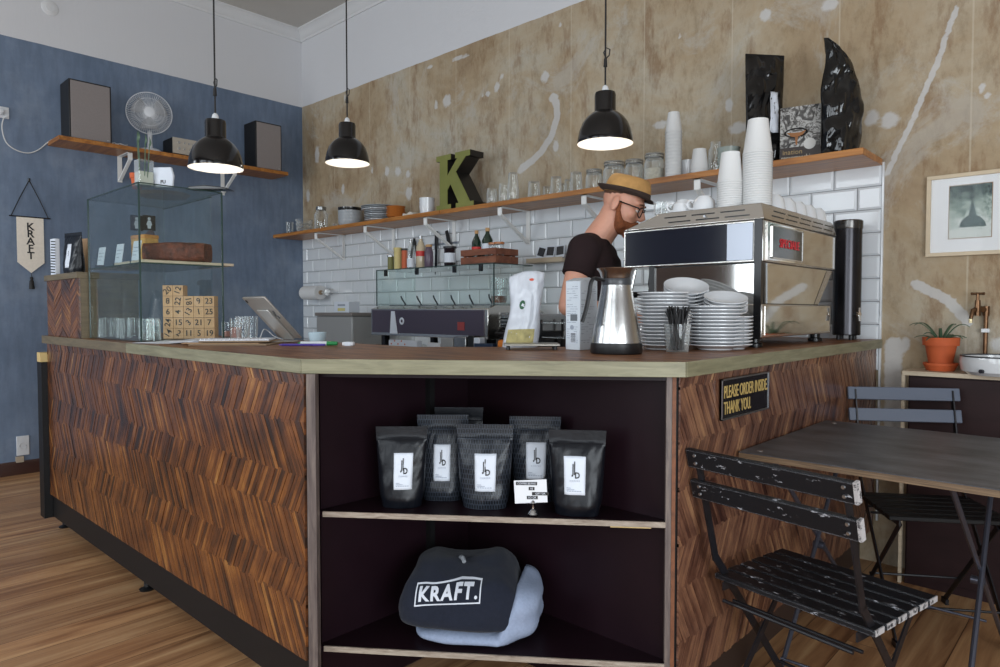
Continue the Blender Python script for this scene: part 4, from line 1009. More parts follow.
# desk fan
fy = 2.06
fn = thing('desk_fan', 'white desk fan with a wire cage on the blue wall shelf', 'fan', (-5.66, fy+.005, LZ+.001), math.radians(-22))
M_wht = mat('white_plastic', (214, 216, 220), .35); M_fang = mat('fan_wire', (226, 228, 232), .4); M_fanb = mat('translucent_grey_blade', (150, 152, 156), .4)
MB().lathe([(.001, 0), (.085, 0), (.088, .008), (.07, .024), (.03, .034), (.001, .036)], 32).build('base', M_wht, fn)
MB().tube([(0, 0, .03), (0, 0, .10), (-.02, 0, .16)], [.02, .016, .018], 16).build('neck', M_wht, fn)
fz = .30; Mf = Matrix.Translation((.02, 0, fz)) @ Matrix.Rotation(PI/2, 4, 'Y') @ Matrix.Rotation(math.radians(-4), 4, 'X')
MB().lathe([(.001, -.11), (.03, -.105), (.042, -.08), (.042, -.03), (.02, -.02)], 24, M=Mf).build('motor', M_wht, fn)
MB().lathe([(.038, .038), (.038, .044), (.03, .047), (.001, .048)], 32, M=Mf).build('hub_cap', M_wht, fn)
for k in range(3):
    mb = MB(); a0 = 2*PI*k/3; vs = []
    for j in range(7):
        rr = .02+.115*j/6
        for q in (-1, 1): 
            an = a0+q*(.30+.30*math.sin(j/6*PI*.8)); vs.append((rr*math.cos(an), rr*math.sin(an), .006*q))
    mb._add(vs, [(2*j, 2*j+1, 2*j+3, 2*j+2) for j in range(6)], Mf); o = mb.build('blade', M_fanb, fn); so = o.modifiers.new('s', 'SOLIDIFY'); so.thickness = .002
mb = MB()
R = .16
for k in range(64):
    an = 2*PI*k/64; c, s_ = math.cos(an), math.sin(an)
    mb.tube([Mf @ Vector((.036*c, .036*s_, .042)), Mf @ Vector((.10*c, .10*s_, .040)), Mf @ Vector((.14*c, .14*s_, .026)), Mf @ Vector((R*c, R*s_, 0))], .0013, 4)
    mb.tube([Mf @ Vector((.04*c, .04*s_, -.045)), Mf @ Vector((.12*c, .12*s_, -.035)), Mf @ Vector((R*c, R*s_, 0))], .0013, 4)
for rr, z in ((R, 0), (.105, .040), (.125, -.034)):
    mb.tube([Mf @ Vector((rr*math.cos(2*PI*k/40), rr*math.sin(2*PI*k/40), z)) for k in range(41)], .0028 if rr == R else .0012, 6)
mb.build('cage', M_fang, fn)
# amplifier
am = thing('amplifier', 'low silver-fronted amplifier behind the pendant lamp on the blue wall shelf', 'amplifier', (XW+.05, 2.21, LZ+.001)); am.scale = (1, .95, 1.2)
MB().box(0, .19, 0, .40, .012, .115).build('case', M_spk, am, bev=.003)
MB().box(.19, .197, 0, .40, .012, .115).build('front_plate', mat('champagne_faceplate', (196, 188, 176), .35, .4), am)
for y, z, r in ((.05, .085, .008), (.05, .045, .008), (.095, .085, .006), (.13, .085, .006), (.165, .085, .006), (.2, .075, .017), (.26, .045, .008), (.095, .045, .006), (.14, .045, .006), (.34, .075, .014)):
    MB().cyl((.196, y, z), (.212, y, z), r, r*.9, 16).build('knob', M_alu, am)
for y in (.04, .36):
    MB().box(.02, .17, y-.015, y+.015, 0, .012).build('foot', M_blackpl, am)
M_wcable = mat('white_cable', (206, 206, 206), .5)
cb_ = thing('cable_tangle', 'tangle of white and dark cables between the left speaker and the fan', 'cable', (-5.66, 1.86, LZ+.001))
r_ = random.Random(2)
for k in range(4):
    pts = []
    for j in range(14):
        a0 = j*.9+k; pts.append(Vector((.045*math.cos(a0)*(.6+.4*r_.random()), -.02+.06*math.sin(a0*.8+k)*(.6+.4*r_.random()), .006+.022*r_.random())))
    MB().tube(pts, .003, 6).build('cable', M_wcable if k != 2 else M_cord, cb_)
def socket(label, y0, y1, z0, z1, n=1, plug=False):
    t = thing('wall_socket', label, 'socket', (XW, (y0+y1)/2, (z0+z1)/2)); w, h = (y1-y0)/2, (z1-z0)/2
    MB().box(.0005, .012, -w, w, -h, h).build('cover_plate', M_wht, t, bev=.003)
    MX = Matrix.Translation((.012, 0, 0)) @ Matrix.Rotation(PI/2, 4, 'Y')
    MB().lathe([(.026, 0), (.026, .003), (.022, .003), (.021, -.004), (.001, -.004)], 28, M=MX, cap=False).build('socket_ring', M_wht, t)
    for s in (-1, 1): MB().cyl((.008, s*.009, 0), (.0095, s*.009, 0), .003, .003, 10).build('pin_hole', M_blackpl, t)
    MB().box(.0125, .0135, -.0215, -.0165, -.006, .006).build('earth_clip', M_alu, t); MB().box(.0125, .0135, .0165, .0215, -.006, .006).build('earth_clip', M_alu, t)
    return t
s1 = socket('upper white wall socket with a plug in it at the left photo edge', 1.09, 1.19, 2.52, 2.60)
MB().lathe([(.021, 0), (.021, .014), (.014, .02), (.012, .035), (.001, .036)], 24, M=Matrix.Translation((.0155, 0, 0)) @ Matrix.Rotation(PI/2, 4, 'Y')).build('plug', M_wht, s1)
cpts = [at(9, 116, x=-5.79), at(4, 118, x=-5.80), at(2, 128, x=-5.81), at(6, 142, x=-5.82), at(16, 150, x=-5.82), at(28, 153, x=-5.82), at(38, 150, x=-5.82), at(47, 143, x=-5.82), at(52, 139.5, x=-5.80)]
def smooth(pts, n=6):
    out = []
    for i in range(len(pts)-1):
        p0, p1, p2, p3 = pts[max(i-1, 0)], pts[i], pts[i+1], pts[min(i+2, len(pts)-1)]
        for k in range(n):
            t = k/n; out.append(.5*((2*p1)+(p2-p0)*t+(2*p0-5*p1+4*p2-p3)*t*t+(3*p1-p0-3*p2+p3)*t**3))
    return out+[pts[-1]]
tag(MB().tube(smooth(cpts), .004, 8).build('power_cable', M_wcable), 'white power cable looping from the upper wall socket to the speaker shelf', 'cable')
s2 = socket('lower white double wall socket above the dark baseboard', 1.185, 1.262, .135, .275)
MB().box(.0005, .03, -.045, .0, -.115, -.075).build('junction_box', mat('beige_box', (176, 160, 140), .6), s2)
t = thing('junction_cover', 'faint round cover painted into the white upper wall at the top left', 'cover', (XW, at(50, 8, x=XW).y, at(50, 8, x=XW).z))
MB().lathe([(.055, 0), (.055, .004), (.045, .008), (.001, .009)], 32, M=Matrix.Rotation(PI/2, 4, 'Y')).build('disc', M_white, t)
MB().lathe([(.028, 0), (.028, .002), (.001, .003)], 24, M=Matrix.Translation((.0085, 0, 0)) @ Matrix.Rotation(PI/2, 4, 'Y')).build('centre_disc', M_white, t)
# pennant banner
M_linen = mat('natural_linen', (240, 230, 216), .9, var=.05, vscale=60, bump=.1, bscale=300)
pn = thing('pennant_banner', 'linen pennant lettered KRAFT with a black tassel hanging on the blue wall', 'banner', (XW+.012, 1.298, 0))
zt, zb_, zp = 1.845, 1.52, 1.445; hw = .082
MB().prism([(-hw, zt), (-hw, zb_), (0, zp), (hw, zb_), (hw, zt)], 0, .004, 'x').build('cloth', M_linen, pn)
MB().cyl((.004, -.125, zt), (.004, .125, zt), .0045, .0045, 12).build('dowel', M_blackc, pn)
for s in (-1, 1): MB().tube([(.004, s*.112, zt+.002), (.004, s*.06, zt+.13), (.002, 0, zt+.262)], .0032, 8).build('cord', M_cord, pn)
MB().lathe([(.001, 0), (.007, .003), (.007, .02), (.001, .024)], 12, c=(.002, 0, zt+.256)).build('wall_pin', M_blackc, pn)
mb = MB(); mb.tube([(.002, 0, zp+.01), (.002, 0, zp-.025)], .002, 6); mb.build('tassel_cord', M_cord, pn)
mb = MB(); mb.lathe([(.001, -.025), (.009, -.03), (.010, -.042), (.008, -.05), (.013, -.058), (.018, -.115), (.001, -.113)], 16, c=(.006, 0, zp)); mb.build('tassel', M_cord, pn)
for i, ch in enumerate('KRAFT'):
    text(ch, .072, M_ink, pn, FR((.0045, 0, 1.775-i*.052), (0, 1, 0), (0, 0, 1)), name='letter', bold=.0015, sx=1.0)
# two toilet pictograms beside each other on the blue wall
for k, px in enumerate((136.5, 149)):
    q = at(px, 223, x=XW); t = thing('pictogram_plate', ('left' if k == 0 else 'right')+' one of two small black plates with a white figure, seen through the glass case', 'sign', (XW+.001, q.y, q.z))
    MB().box(0, .004, -.047, .047, -.06, .06).build('plate', M_signbk, t)
    mb = MB(); mb.lathe([(.012, 0), (.012, .002)], 16, M=Matrix.Translation((.004, 0, .034)) @ Matrix.Rotation(PI/2, 4, 'Y')); mb.prism([(-.010, .02), (.010, .02), (.022, -.015), (.014, -.02), (.012, -.045), (-.012, -.045), (-.014, -.02), (-.022, -.015)], .004, .006, 'x')
    split_build(mb, 'printed_figure', M_label, t)

# ------------------------------------------------------------------ glass display case on the counter
gc = thing('glass_display_case', 'two-tier glass display case with a wooden shelf board on the counter', 'display case', (-3.625, 1.040, HC+.001))
cw, cd, ch = .645, .345, .655; g = .005; sz = .325
def pane(nm, *b): o = MB().box(*b).build(nm, GP, gc, smooth=False); return o
pane('glass_front', 0, cw, 0, g, 0, ch-g); pane('glass_side', cw-g, cw, g, cd, 0, ch-g); pane('glass_side', 0, g, g, cd, 0, ch-g)
pane('glass_top', 0, cw, 0, cd, ch-g, ch); pane('glass_shelf', g, cw-g, g, cd, sz, sz+g)
mb = MB(); e = .003
for q in ((0, cw, -e, e, ch-e, ch+.001), (cw-e, cw+e, 0, cd, ch-e, ch+.001), (cw-e, cw+e, -e, e, 0, ch), (-e, e, -e, e, 0, ch), (cw-e, cw+e, cd-e, cd+e, 0, ch), (0, cw, -e, e, sz, sz+e*1.6), (cw-e, cw+e, 0, cd, sz, sz+e*1.6), (0, cw, cd-e, cd+e, ch-e, ch+.001), (-e, e, 0, cd, ch-e, ch+.001)):
    mb.box(*q)
split_build(mb, 'polished_edge', GE, gc)
bd = tag(MB().box(-3.33, -2.985, 1.055, 1.44, HC+sz+.007, HC+sz+.019).build('serving_board', MATS['birch_board'], bev=.002), 'pale wooden board inside the glass case with the loaf cake on it', 'board')
BZ = HC+sz+.020
M_cake = mat('browned_cake_crust', (96, 46, 28), .6, var=.7, vscale=30, bump=.7, bscale=80)
M_crumb = mat('yellow_cake_crumb', (196, 150, 84), .85, var=.25, vscale=60, bump=.5, bscale=150)
ck = thing('loaf_cake', 'long dark brown loaf cake on the wooden board in the glass case', 'cake', (-3.115, 1.245, BZ), math.radians(43))
mb = MB(); prf = []
n = 14; L = .27
vs = []; fs = []; sec = 16
for i in range(n+1):
    x = -L/2+L*i/n; tz = 1-.12*abs(i/n-.5)*2
    for k in range(sec):
        a0 = 2*PI*k/sec; yy = .045*abs(math.cos(a0))**.5*(1 if math.cos(a0) > 0 else -1); zz = .045+.045*abs(math.sin(a0))**.55*(1 if math.sin(a0) > 0 else -1)*(tz if math.sin(a0) > 0 else 1)
        nn = noise.noise(Vector((x*30, yy*30, zz*30)))*.004*(1 if zz > .01 else 0); vs.append((x, yy*(1+nn*6), max(.0, zz+nn)))
for i in range(n):
    for k in range(sec): a_, b_ = i*sec+k, i*sec+(k+1) % sec; fs.append((a_, b_, b_+sec, a_+sec))
fs += [tuple(range(sec)), tuple(range(n*sec, (n+1)*sec))]
mb._add(vs, fs); mb.build('cake_body', M_cake, ck)
mb = MB(); mb._add([(v[0]-.002, v[1]*.93, .003+v[2]*.93) for v in vs[:sec]]+[(v[0]+.003, v[1]*.93, .003+v[2]*.93) for v in vs[:sec]], [tuple(range(sec)), tuple(range(sec, 2*sec))]+[(k, (k+1) % sec, (k+1) % sec+sec, k+sec) for k in range(sec)]); mb.build('cut_face', M_crumb, ck)
c2 = thing('cake_slab', 'yellow sliced cake standing behind the price cards in the upper tier', 'cake', (-3.26, 1.16, BZ), math.radians(10))
MB().box(-.055, .055, -.035, .035, 0, .115).build('cake_body', M_crumb, c2, bev=.008); MB().box(-.056, .056, -.036, .036, .105, .125).build('crust', mat('golden_crust', (186, 128, 66), .6, var=.3, vscale=40), c2, bev=.006)
M_slate = mat('dark_slate_plate', (66, 52, 56), .5, var=.1)
cpl = thing('round_cake_board', 'dark round board leaning upright inside the upper tier of the case', 'board', (-3.42, 1.22, HC+sz+.062+.04), 0)
MB().lathe([(.001, 0), (.088, 0), (.09, .003), (.088, .006), (.001, .006)], 36, M=Matrix.Rotation(math.radians(72), 4, 'X')).build('disc', M_slate, cpl)
for k, (px, nm) in enumerate(((99, 'leftmost small white price card standing in the upper tier of the glass case'), (117, 'middle small white price card standing in the upper tier of the glass case'), (134, 'rightmost small white price card standing in the upper tier of the glass case'))):
    q = at(px, 258, y=1.065); t = thing('price_card', nm, 'card', (q.x, 1.068, HC+sz+.006), math.radians(6))
    MB().box(-.034, .034, -.001, .001, .014, .10, Matrix.Rotation(math.radians(-8), 4, 'X')).build('card', M_label, t)
    MB().box(-.02, .02, -.012, .012, 0, .014).build('card_foot', M_blackc, t)
    mb = MB(); 
    for j in range(3): mb.box(-.024, .024-.01*j, -.0022, -.001, .07-.016*j, .073-.016*j, Matrix.Rotation(math.radians(-8), 4, 'X'))
    split_build(mb, 'handwritten_line', M_greyink, t)
# lower tier: glasses upside down and the numbered boxes
for k, (px, yy) in enumerate(((101, 1.09), (112, 1.14), (124, 1.10), (134, 1.17), (146, 1.13), (153, 1.22), (157, 1.11))):
    x_ = at(px, 330, y=yy).x
    t = tumbler('upturned drinking glass on the lower floor of the glass case', min(-3.04, max(-3.58, x_)), yy, HC+.008, .030, .09, False, 'upturned glasses in the case')
M_tray = mat('slate_tray', (70, 64, 64), .5)
tag(MB().box(-3.60, -3.02, 1.055, 1.27, HC+.0015, HC+.0065).build('serving_tray', M_tray, bev=.001), 'thin grey tray under the upturned glasses in the glass case', 'tray')
M_kraft = mat('kraft_cardboard', (206, 162, 124), .85, var=.08, vscale=30)
P0 = Vector((-3.166, 1.207)); P1 = Vector((-2.998, 1.362)); dv = (P1-P0); L = dv.length/5; dv.normalize(); ang = math.atan2(dv.y, dv.x)
nums = [['10', '20', '12', None, None, None], ['8', '22', '18', '9', '23'], ['6', '4', '13', '1', '25'], ['24', '15', '3', '21', '7'], ['14', '2', '11', '5', '19']]
rots = [[0, 30, 60], [0, 80, -80, 20, 0], [0, 90, 60, 10, 0], [80, 0, 45, 0, 0], [60, -30, 0, 0, 0]]
rowsz = .0475
words = ['bottom', 'fourth', 'third', 'second', 'topmost']
for r in range(5):
    row = nums[4-r]; rr = rots[4-r]
    for c in range(5 if r < 4 else 2):
        ctr = P0 + dv*(L*(c+.5)); nn = row[c] if r < 4 else ['20', '12'][c]
        t = thing('number_box', 'small brown cardboard box marked %s in the %s row of numbered boxes' % (nn, words[r]), 'box', (ctr.x, ctr.y, HC+.008+r*rowsz), ang, 'numbered cardboard boxes')
        MB().box(-L/2+.0006, L/2-.0006, -.022, .022, 0, rowsz-.001).build('carton', M_kraft, t, bev=.001)
        a0 = math.radians(rr[c] if r < 4 else (40, 70)[c])
        text(nn, .036, M_ink, t, FR((0, -.0226, rowsz/2), (math.cos(a0), 0, math.sin(a0)), (-math.sin(a0), 0, math.cos(a0))), name='handwritten_number', bold=.0003)
# things on top of the case
TZ1 = HC+ch+.0025
def topat(px, yy): return at(px, 180, y=yy).x
p0_ = thing('clay_flower_pot', 'tiny orange clay pot standing on top of the glass case', 'pot', (at(123, 186, z=TZ1).x, at(123, 186, z=TZ1).y, TZ1))
p0_.location = (-3.17, 1.10, TZ1)
MB().lathe([(.001, 0), (.017, 0), (.023, .045), (.027, .045), (.028, .066), (.024, .066), (.020, .04), (.001, .038)], 24).build('pot_body', M_terra, p0_)
MB().lathe([(.023, .055), (.001, .06)], 16, cap=False).build('soil', M_soil, p0_)
v0 = thing('bud_vase', 'square glass vase with thin green stems on top of the glass case', 'vase', (-3.085, 1.10, TZ1))
MB().box(-.03, .03, -.03, .03, 0, .11).build('glass_body', G, v0, bev=.004)
MB().box(-.027, .027, -.027, .027, .003, .06).build('water', mat('stem_water', (186, 190, 176), .3), v0)
r_ = random.Random(5)
for k in range(5):
    a0 = r_.uniform(0, 6.28); q = Vector((math.cos(a0)*.02, math.sin(a0)*.02, .01)); tp_ = Vector((math.cos(a0)*.035+.015, math.sin(a0)*.03, .15+.05*r_.random()))
    MB().tube([q, q.lerp(tp_, .5)+Vector((.004, 0, 0)), tp_], .002, 6).build('stem', M_leaf, v0)
    mb = MB(); mb._add([tp_+Vector(v) for v in ((0, 0, -.02), (.012, .004, 0), (.004, 0, .03), (-.009, .004, .004))], [(0, 1, 2, 3)]); o = mb.build('leaf', M_leaf, v0); so = o.modifiers.new('s', 'SOLIDIFY'); so.thickness = .001
t = thing('paper_note_holder', 'curved white paper card standing on the glass case in front of the blue wall', 'card', (-3.04, 1.16, TZ1), math.radians(38))
mb = MB(); mb.prism([(-.04, 0), (.04, 0), (.045, .05), (.035, .085), (-.045, .085), (-.042, .04)], -.001, .012, 'y'); mb.build('card', M_label, t, bev=.003)
text('FU', .02, M_ink, t, FR((.0, -.0015, .022), (1, 0, 0), (0, 0, 1)), bold=.0006)
t = thing('folded_cloth', 'black folded cloth lying on the glass case', 'cloth', (-3.02, 1.28, TZ1), math.radians(43))
mb = MB(); mb.prism([(-.02, 0), (.17, 0), (.15, .008), (.06, .018), (-.01, .012)], -.03, .03, 'y'); mb.build('cloth', M_blackc, t, bev=.003)
t = thing('wicker_tray', 'shallow tan and grey tray lying at the right side on top of the glass case', 'tray', (-3.30, 1.26, TZ1))
MB().lathe([(.001, 0), (.10, 0), (.115, .014), (.11, .014), (.097, .004), (.001, .004)], 36).build('tray_body', mat('tan_wicker', (150, 120, 84), .8, var=.2, vscale=90), t)
# pane of glass standing behind the case
t = thing('glass_guard', 'large upright glass pane on the worktop behind the display case', 'glass pane', (-4.02, 1.53, HC+.001))
MB().box(0, .60, 0, .006, 0, .70).build('pane', GP, t, smooth=False); MB().box(-.002, .602, -.001, .007, .70, .703).build('top_edge', GE, t)
for x in (.05, .53): MB().box(x, x+.02, -.012, .018, 0, .03).build('clamp_foot', M_alu, t)
# coffee bags on the raised box
M_krb = mat('kraft_bag_paper', (176, 142, 108), .8, var=.05)
pouch('coffee_bag', 'black coffee bag with a small white label on the raised box beside the glass case', (-3.90, 1.05, HC+.3165), math.radians(12), .155, .205, .07, M_matfoil, lab=(-.25, .25, .14, .72), logo=False, labtext='ILLA', seed=21, top=.08, taper=-.05)
pouch('coffee_bag', 'kraft paper coffee bag behind the black one on the raised box', (-4.04, 1.12, HC+.3165), math.radians(20), .12, .19, .06, M_krb, seed=25, top=.05, crumple=.002)
t = thing('striped_packet', 'narrow white packet with black stripes on the raised box', 'packet', (-4.14, 1.03, HC+.3165), math.radians(8))
MB().box(-.028, .028, -.012, .012, 0, .19).build('packet_body', M_label, t, bev=.003)
mb = MB()
for k in range(12): mb.box(-.026, .026, -.0132, -.0122, .012+k*.0145, .018+k*.0145, Matrix.Rotation(math.radians(4), 4, 'Y'))
split_build(mb, 'printed_stripe', M_ink, t)

# ------------------------------------------------------------------ loose things on the counter left arm
M_sheet = mat('white_sheet', (224, 226, 232), .8); M_card = mat('grey_brown_board', (150, 128, 104), .8, var=.1)
def sheet(name, label, pts, z, th, m, cat='paper', curl=0):
    mb = MB(); mb.prism([(p.x, p.y) for p in pts], z, z+th, 'z'); return tag(mb.build(name, m, bev=.0004), label, cat)
z = HC+.0012
A_ = [at(200, 347, z=z), at(288, 343.5, z=z), at(291, 338, z=z), at(222, 337, z=z)]
for i, (dx, th, m, lb) in enumerate(((0, .004, M_card, 'grey-brown clipboard lowest in the pile of papers on the counter'), (-.05, .003, M_krb, 'brown paper folder on top of the clipboard'), (-.14, .002, M_sheet, 'white sheet of paper lying crooked on the folder'))):
    pts = [p+Vector((dx, dx*.1, 0)) for p in (Vector((-2.62, 1.08, 0)), Vector((-2.40, 1.28, 0)), Vector((-2.62, 1.50, 0)), Vector((-2.86, 1.28, 0)))]
    sheet(('clipboard', 'paper_folder', 'paper_sheet')[i], lb, pts, z, th, m, ('clipboard', 'folder', 'paper')[i]); z += th+.0006
t = thing('paper_sheet', 'long white sheet with a curled corner in front of the glass case', 'paper', (-2.86, 1.10, HC+.0012), math.radians(28))
vs = []; fs = []
for i in range(13):
    for j in range(7):
        u, v = i/12, j/6; h = .045*max(0, u-.55)**1.5*(1-.6*v)+.002+.018*max(0, v-.7)*(1-u); vs.append((-.13+.30*u, -.05+.19*v, h))
for i in range(12):
    for j in range(6): a_ = i*7+j; fs.append((a_, a_+7, a_+8, a_+1))
mb = MB(); mb._add(vs, fs); o = mb.build('sheet', M_sheet, t); so = o.modifiers.new('s', 'SOLIDIFY'); so.thickness = .0008
t = thing('spiral_notebook', 'open spiral notepad with a ragged edge lying on top of the papers', 'notebook', (-2.60, 1.27, z), math.radians(52))
MB().box(-.13, .13, -.08, .08, 0, .004).build('cover', M_card, t); MB().box(-.128, .128, -.078, .078, .0045, .010).build('pages', M_sheet, t)
mb = MB()
for k in range(17): 
    x = -.12+k*.015; mb.tube([(x, -.076, .006), (x, -.088, .006), (x, -.086, .014), (x, -.074, .012)], .001, 5)
split_build(mb, 'spiral_ring', M_alu, t)
# pink candle glasses and tumblers
M_pink = mat('pink_wax', (222, 170, 160), .6)
def candle(label, px, yy, r, h, fill):
    q = at(px, 330, y=yy); t = thing('glass_candle', label, 'candle', (q.x, yy, HC+.001))
    MB().lathe([(.001, .003), (r*.92, .003), (r*.96, h), (r, h), (r, 0), (.001, 0)], 24, cap=False).build('glass', G, t)
    MB().lathe([(.001, .004), (r*.88, .004), (r*.9, h*fill), (.001, h*fill)], 20, cap=False).build('filling', M_pink, t); return t
candle('small glass with pink filling, left of the two beside the tumblers', 228, 1.55, .03, .075, .4)
candle('taller glass with pink filling, right of the small one', 236, 1.50, .027, .095, .55)
for px, yy, lb in ((243, 1.47, 'left clear tumbler standing upright before the tablet'), (251, 1.52, 'right clear tumbler standing upright before the tablet')):
    q = at(px, 330, y=yy); tumbler(lb, q.x, yy, HC+.001, .032, .105)
# tablet on its stand, seen from behind
M_alum = mat('brushed_tablet_aluminium', (176, 170, 164), .35, .7); M_stand = mat('silver_stand', (190, 188, 184), .3, .6)
tq = Vector((-2.66, 1.60, HC+.002))
tb_ = thing('tablet_on_stand', 'silver tablet on a tilted metal stand with its back to the viewer', 'tablet', (-2.62, 1.47, HC+.0012), math.radians(0))
Mt = Matrix.Translation((0, .03, .012)) @ Matrix.Rotation(math.radians(44), 4, 'X')
MB().box(-.092, .092, .004, .013, .0, .235, Mt).build('tablet_body', M_alum, tb_, bev=.003)
MB().box(-.088, .088, .0125, .0138, .004, .231, Mt).build('screen', M_signbk, tb_)
MB().box(-.045, .045, -.004, .0035, .0, .17, Mt).build('stand_back', M_stand, tb_, bev=.002)
MB().box(-.05, .05, -.09, .045, 0, .006).build('stand_foot', M_stand, tb_, bev=.002)
MB().lathe([(.008, 0), (.008, .001), (.001, .001)], 16, M=Mt @ Matrix.Translation((-.075, .0035, .215)) @ Matrix.Rotation(PI/2, 4, 'X')).build('camera_lens', M_blackpl, tb_)
mk = MB()
for k, (x, z_, w_, h_, a0) in enumerate(((.064, .15, .012, .024, 20), (.07, .125, .016, .014, -30), (.06, .135, .008, .016, 50))):
    mk.box(-w_/2, w_/2, -.0008, .0002, -h_/2, h_/2, Mt @ Matrix.Translation((x, .0038, z_)) @ Matrix.Rotation(math.radians(a0), 4, 'Y'))
split_build(mk, 'black_sticker', M_signbk, tb_)
t = tag(MB().tube(smooth([Vector(v) for v in ((-2.72, 1.53, HC+.006), (-2.76, 1.51, HC+.02), (-2.78, 1.49, HC+.045), (-2.76, 1.46, HC+.05), (-2.75, 1.44, HC+.02), (-2.74, 1.42, HC+.004))]), .0018, 6).build('charging_cable', M_wcable), 'thin white charging cable looping beside the tablet stand', 'cable')
bk = thing('small_tub', 'small pale blue plastic tub behind the green marker', 'tub', (-2.40, 1.50, HC+.001))
MB().lathe([(.001, .002), (.026, .002), (.033, .045), (.036, .045), (.036, .041), (.028, 0), (.001, 0)], 28, cap=False).build('tub_body', mat('pale_blue_plastic', (176, 196, 206), .5), bk)
def pen(name, label, c, a, L, r, m, capm, cat='pen'):
    t = thing(name, label, cat, (c[0], c[1], HC+.001+r), a); MB().cyl((-L/2, 0, 0), (L*.22, 0, 0), r, r, 14).build('barrel', m, t); MB().cyl((L*.22, 0, 0), (L/2, 0, 0), r*1.1, r*.9, 14).build('cap', capm, t); MB().cyl((-L/2-.012, 0, 0), (-L/2, 0, 0), r*.3, r*.8, 12).build('tip', capm, t); return t
pen('marker_pen', 'thick green marker pen lying at the right of the papers', (-2.26, 1.42), math.radians(40), .14, .008, mat('marker_white', (210, 216, 220), .4), mat('green_plastic', (30, 132, 70), .4))
pen('ballpoint_pen', 'slim purple pen lying in front of the green marker', (-2.27, 1.36), math.radians(44), .16, .0045, mat('purple_plastic', (66, 48, 140), .4), mat('purple_cap', (84, 66, 160), .4))
t = thing('eraser_block', 'small white block at the right end of the pens', 'eraser', (-2.17, 1.49, HC+.001), math.radians(35)); MB().box(-.022, .022, -.012, .012, 0, .014).build('block', M_wht, t, bev=.003); MB().box(-.01, .012, -.0125, .0125, -.0, .0145).build('paper_sleeve', M_label, t)

# ------------------------------------------------------------------ counter middle: paper bag, scale, carton, flask
wb = thing('white_food_bag', 'crumpled white plastic food bag with a green round emblem and yellow contents showing', 'bag', (-1.635, 1.86, HC+.001), math.radians(40))
nu, nv = 26, 30; W_, H_ = .118, .275
def wpos(u, v, s, off=0):
    w = W_/2*(1.08-.10*math.sin(v*PI*.9))+.003*math.sin(v*9); lean = .006*math.sin(v*3.2)+.026*v
    b = max(0, 1-abs(u)**2.4)**.5*(.034*(1-v)**.45+.004); n_ = noise.noise(Vector((u*2.5+3, v*6, s)))*.007+abs(noise.noise(Vector((u*5, v*9-u*3, s+4))))*.006
    return Vector((u*w+lean, -s*(b+n_*(1 if b > .003 else .2)+off), v*H_*(1-.05*u*u*v)+(.008*u*v)))
vs = []; fs = []
for s in (1, -1):
    for j in range(nv+1):
        for i in range(nu+1): vs.append(wpos(-1+2*i/nu, j/nv, s))
n_ = (nu+1)*(nv+1)
for j in range(nv):
    for i in range(nu): a_ = j*(nu+1)+i; fs += [(a_, a_+1, a_+nu+2, a_+nu+1), (n_+a_, n_+a_+nu+1, n_+a_+nu+2, n_+a_+1)]
    for i in (0, nu): a_ = j*(nu+1)+i; fs.append((a_, a_+nu+1, n_+a_+nu+1, n_+a_))
for i in range(nu):
    for j in (0, nv): a_ = j*(nu+1)+i; fs.append((a_, a_+1, n_+a_+1, n_+a_))
mb = MB(); mb._add(vs, fs); mb.build('bag_body', mat('white_film', (200, 204, 212), .35, coat=.2), wb, ang=70)
def wpatch(nm, m, u0, u1, v0, v1, ell=False, off=.0015, k=10):
    mb = MB(); vs = []; fs = []
    if ell:
        cu, cv, ru, rv = (u0+u1)/2, (v0+v1)/2, (u1-u0)/2, (v1-v0)/2; vs = [wpos(cu, cv, 1, off)]
        for i in range(20): a0 = 2*PI*i/20; vs.append(wpos(cu+ru*math.cos(a0), cv+rv*math.sin(a0), 1, off))
        fs = [(0, i+1, (i+1) % 20+1) for i in range(20)]
    else:
        for j in range(k+1):
            for i in range(k+1): vs.append(wpos(u0+(u1-u0)*i/k, v0+(v1-v0)*j/k, 1, off))
        fs = [(j*(k+1)+i, j*(k+1)+i+1, j*(k+1)+i+k+2, j*(k+1)+i+k+1) for j in range(k) for i in range(k)]
    mb._add(vs, fs); return mb.build(nm, m, wb)
wpatch('contents_window', mat('yellow_contents', (170, 158, 104), .6, var=.3, vscale=40), -.82, .7, .05, .24)
wpatch('round_emblem', mat('dark_green_print', (36, 84, 56), .5), -.38, .0, .50, .62, True, .002); wpatch('emblem_centre', M_label, -.26, -.12, .54, .58, True, .0028)
wpatch('red_print', mat('red_print', (204, 84, 62), .5), .15, .45, .865, .90, True, .0012)
sc = thing('kitchen_scale', 'flat metal scale plate on the counter before the white food bag', 'scale', (-1.52, 1.79, HC+.001), math.radians(43))
MB().box(-.095, .095, -.05, .05, .012, .020).build('plate', mat('satin_steel', (150, 146, 138), .3, .9), sc, bev=.002)
for x, y in ((-.08, -.035), (.08, -.035), (-.08, .035), (.08, .035)): MB().cyl((x, y, 0), (x, y, .012), .007, .005, 12).build('foot', M_blackpl, sc)
M_carton = mat('pale_printed_carton', (206, 214, 222), .45)
ct = thing('drink_carton', 'pale blue-white drink carton with small print and a barcode behind the steel jug', 'carton', (-1.352, 1.842, HC+.001), math.radians(0))
ct.rotation_euler = (0, 0, math.radians(-2))
cwx, cwy, chh = .062, .095, .232
MB().box(-cwx, 0, 0, cwy, 0, chh).build('carton_body', M_carton, ct, bev=.002)
MB().prism([(0, chh), (cwy, chh), (cwy/2+.002, chh+.012), (cwy/2-.002, chh+.012)], -cwx, 0, 'x').build('folded_top', M_carton, ct)
r_ = random.Random(8)
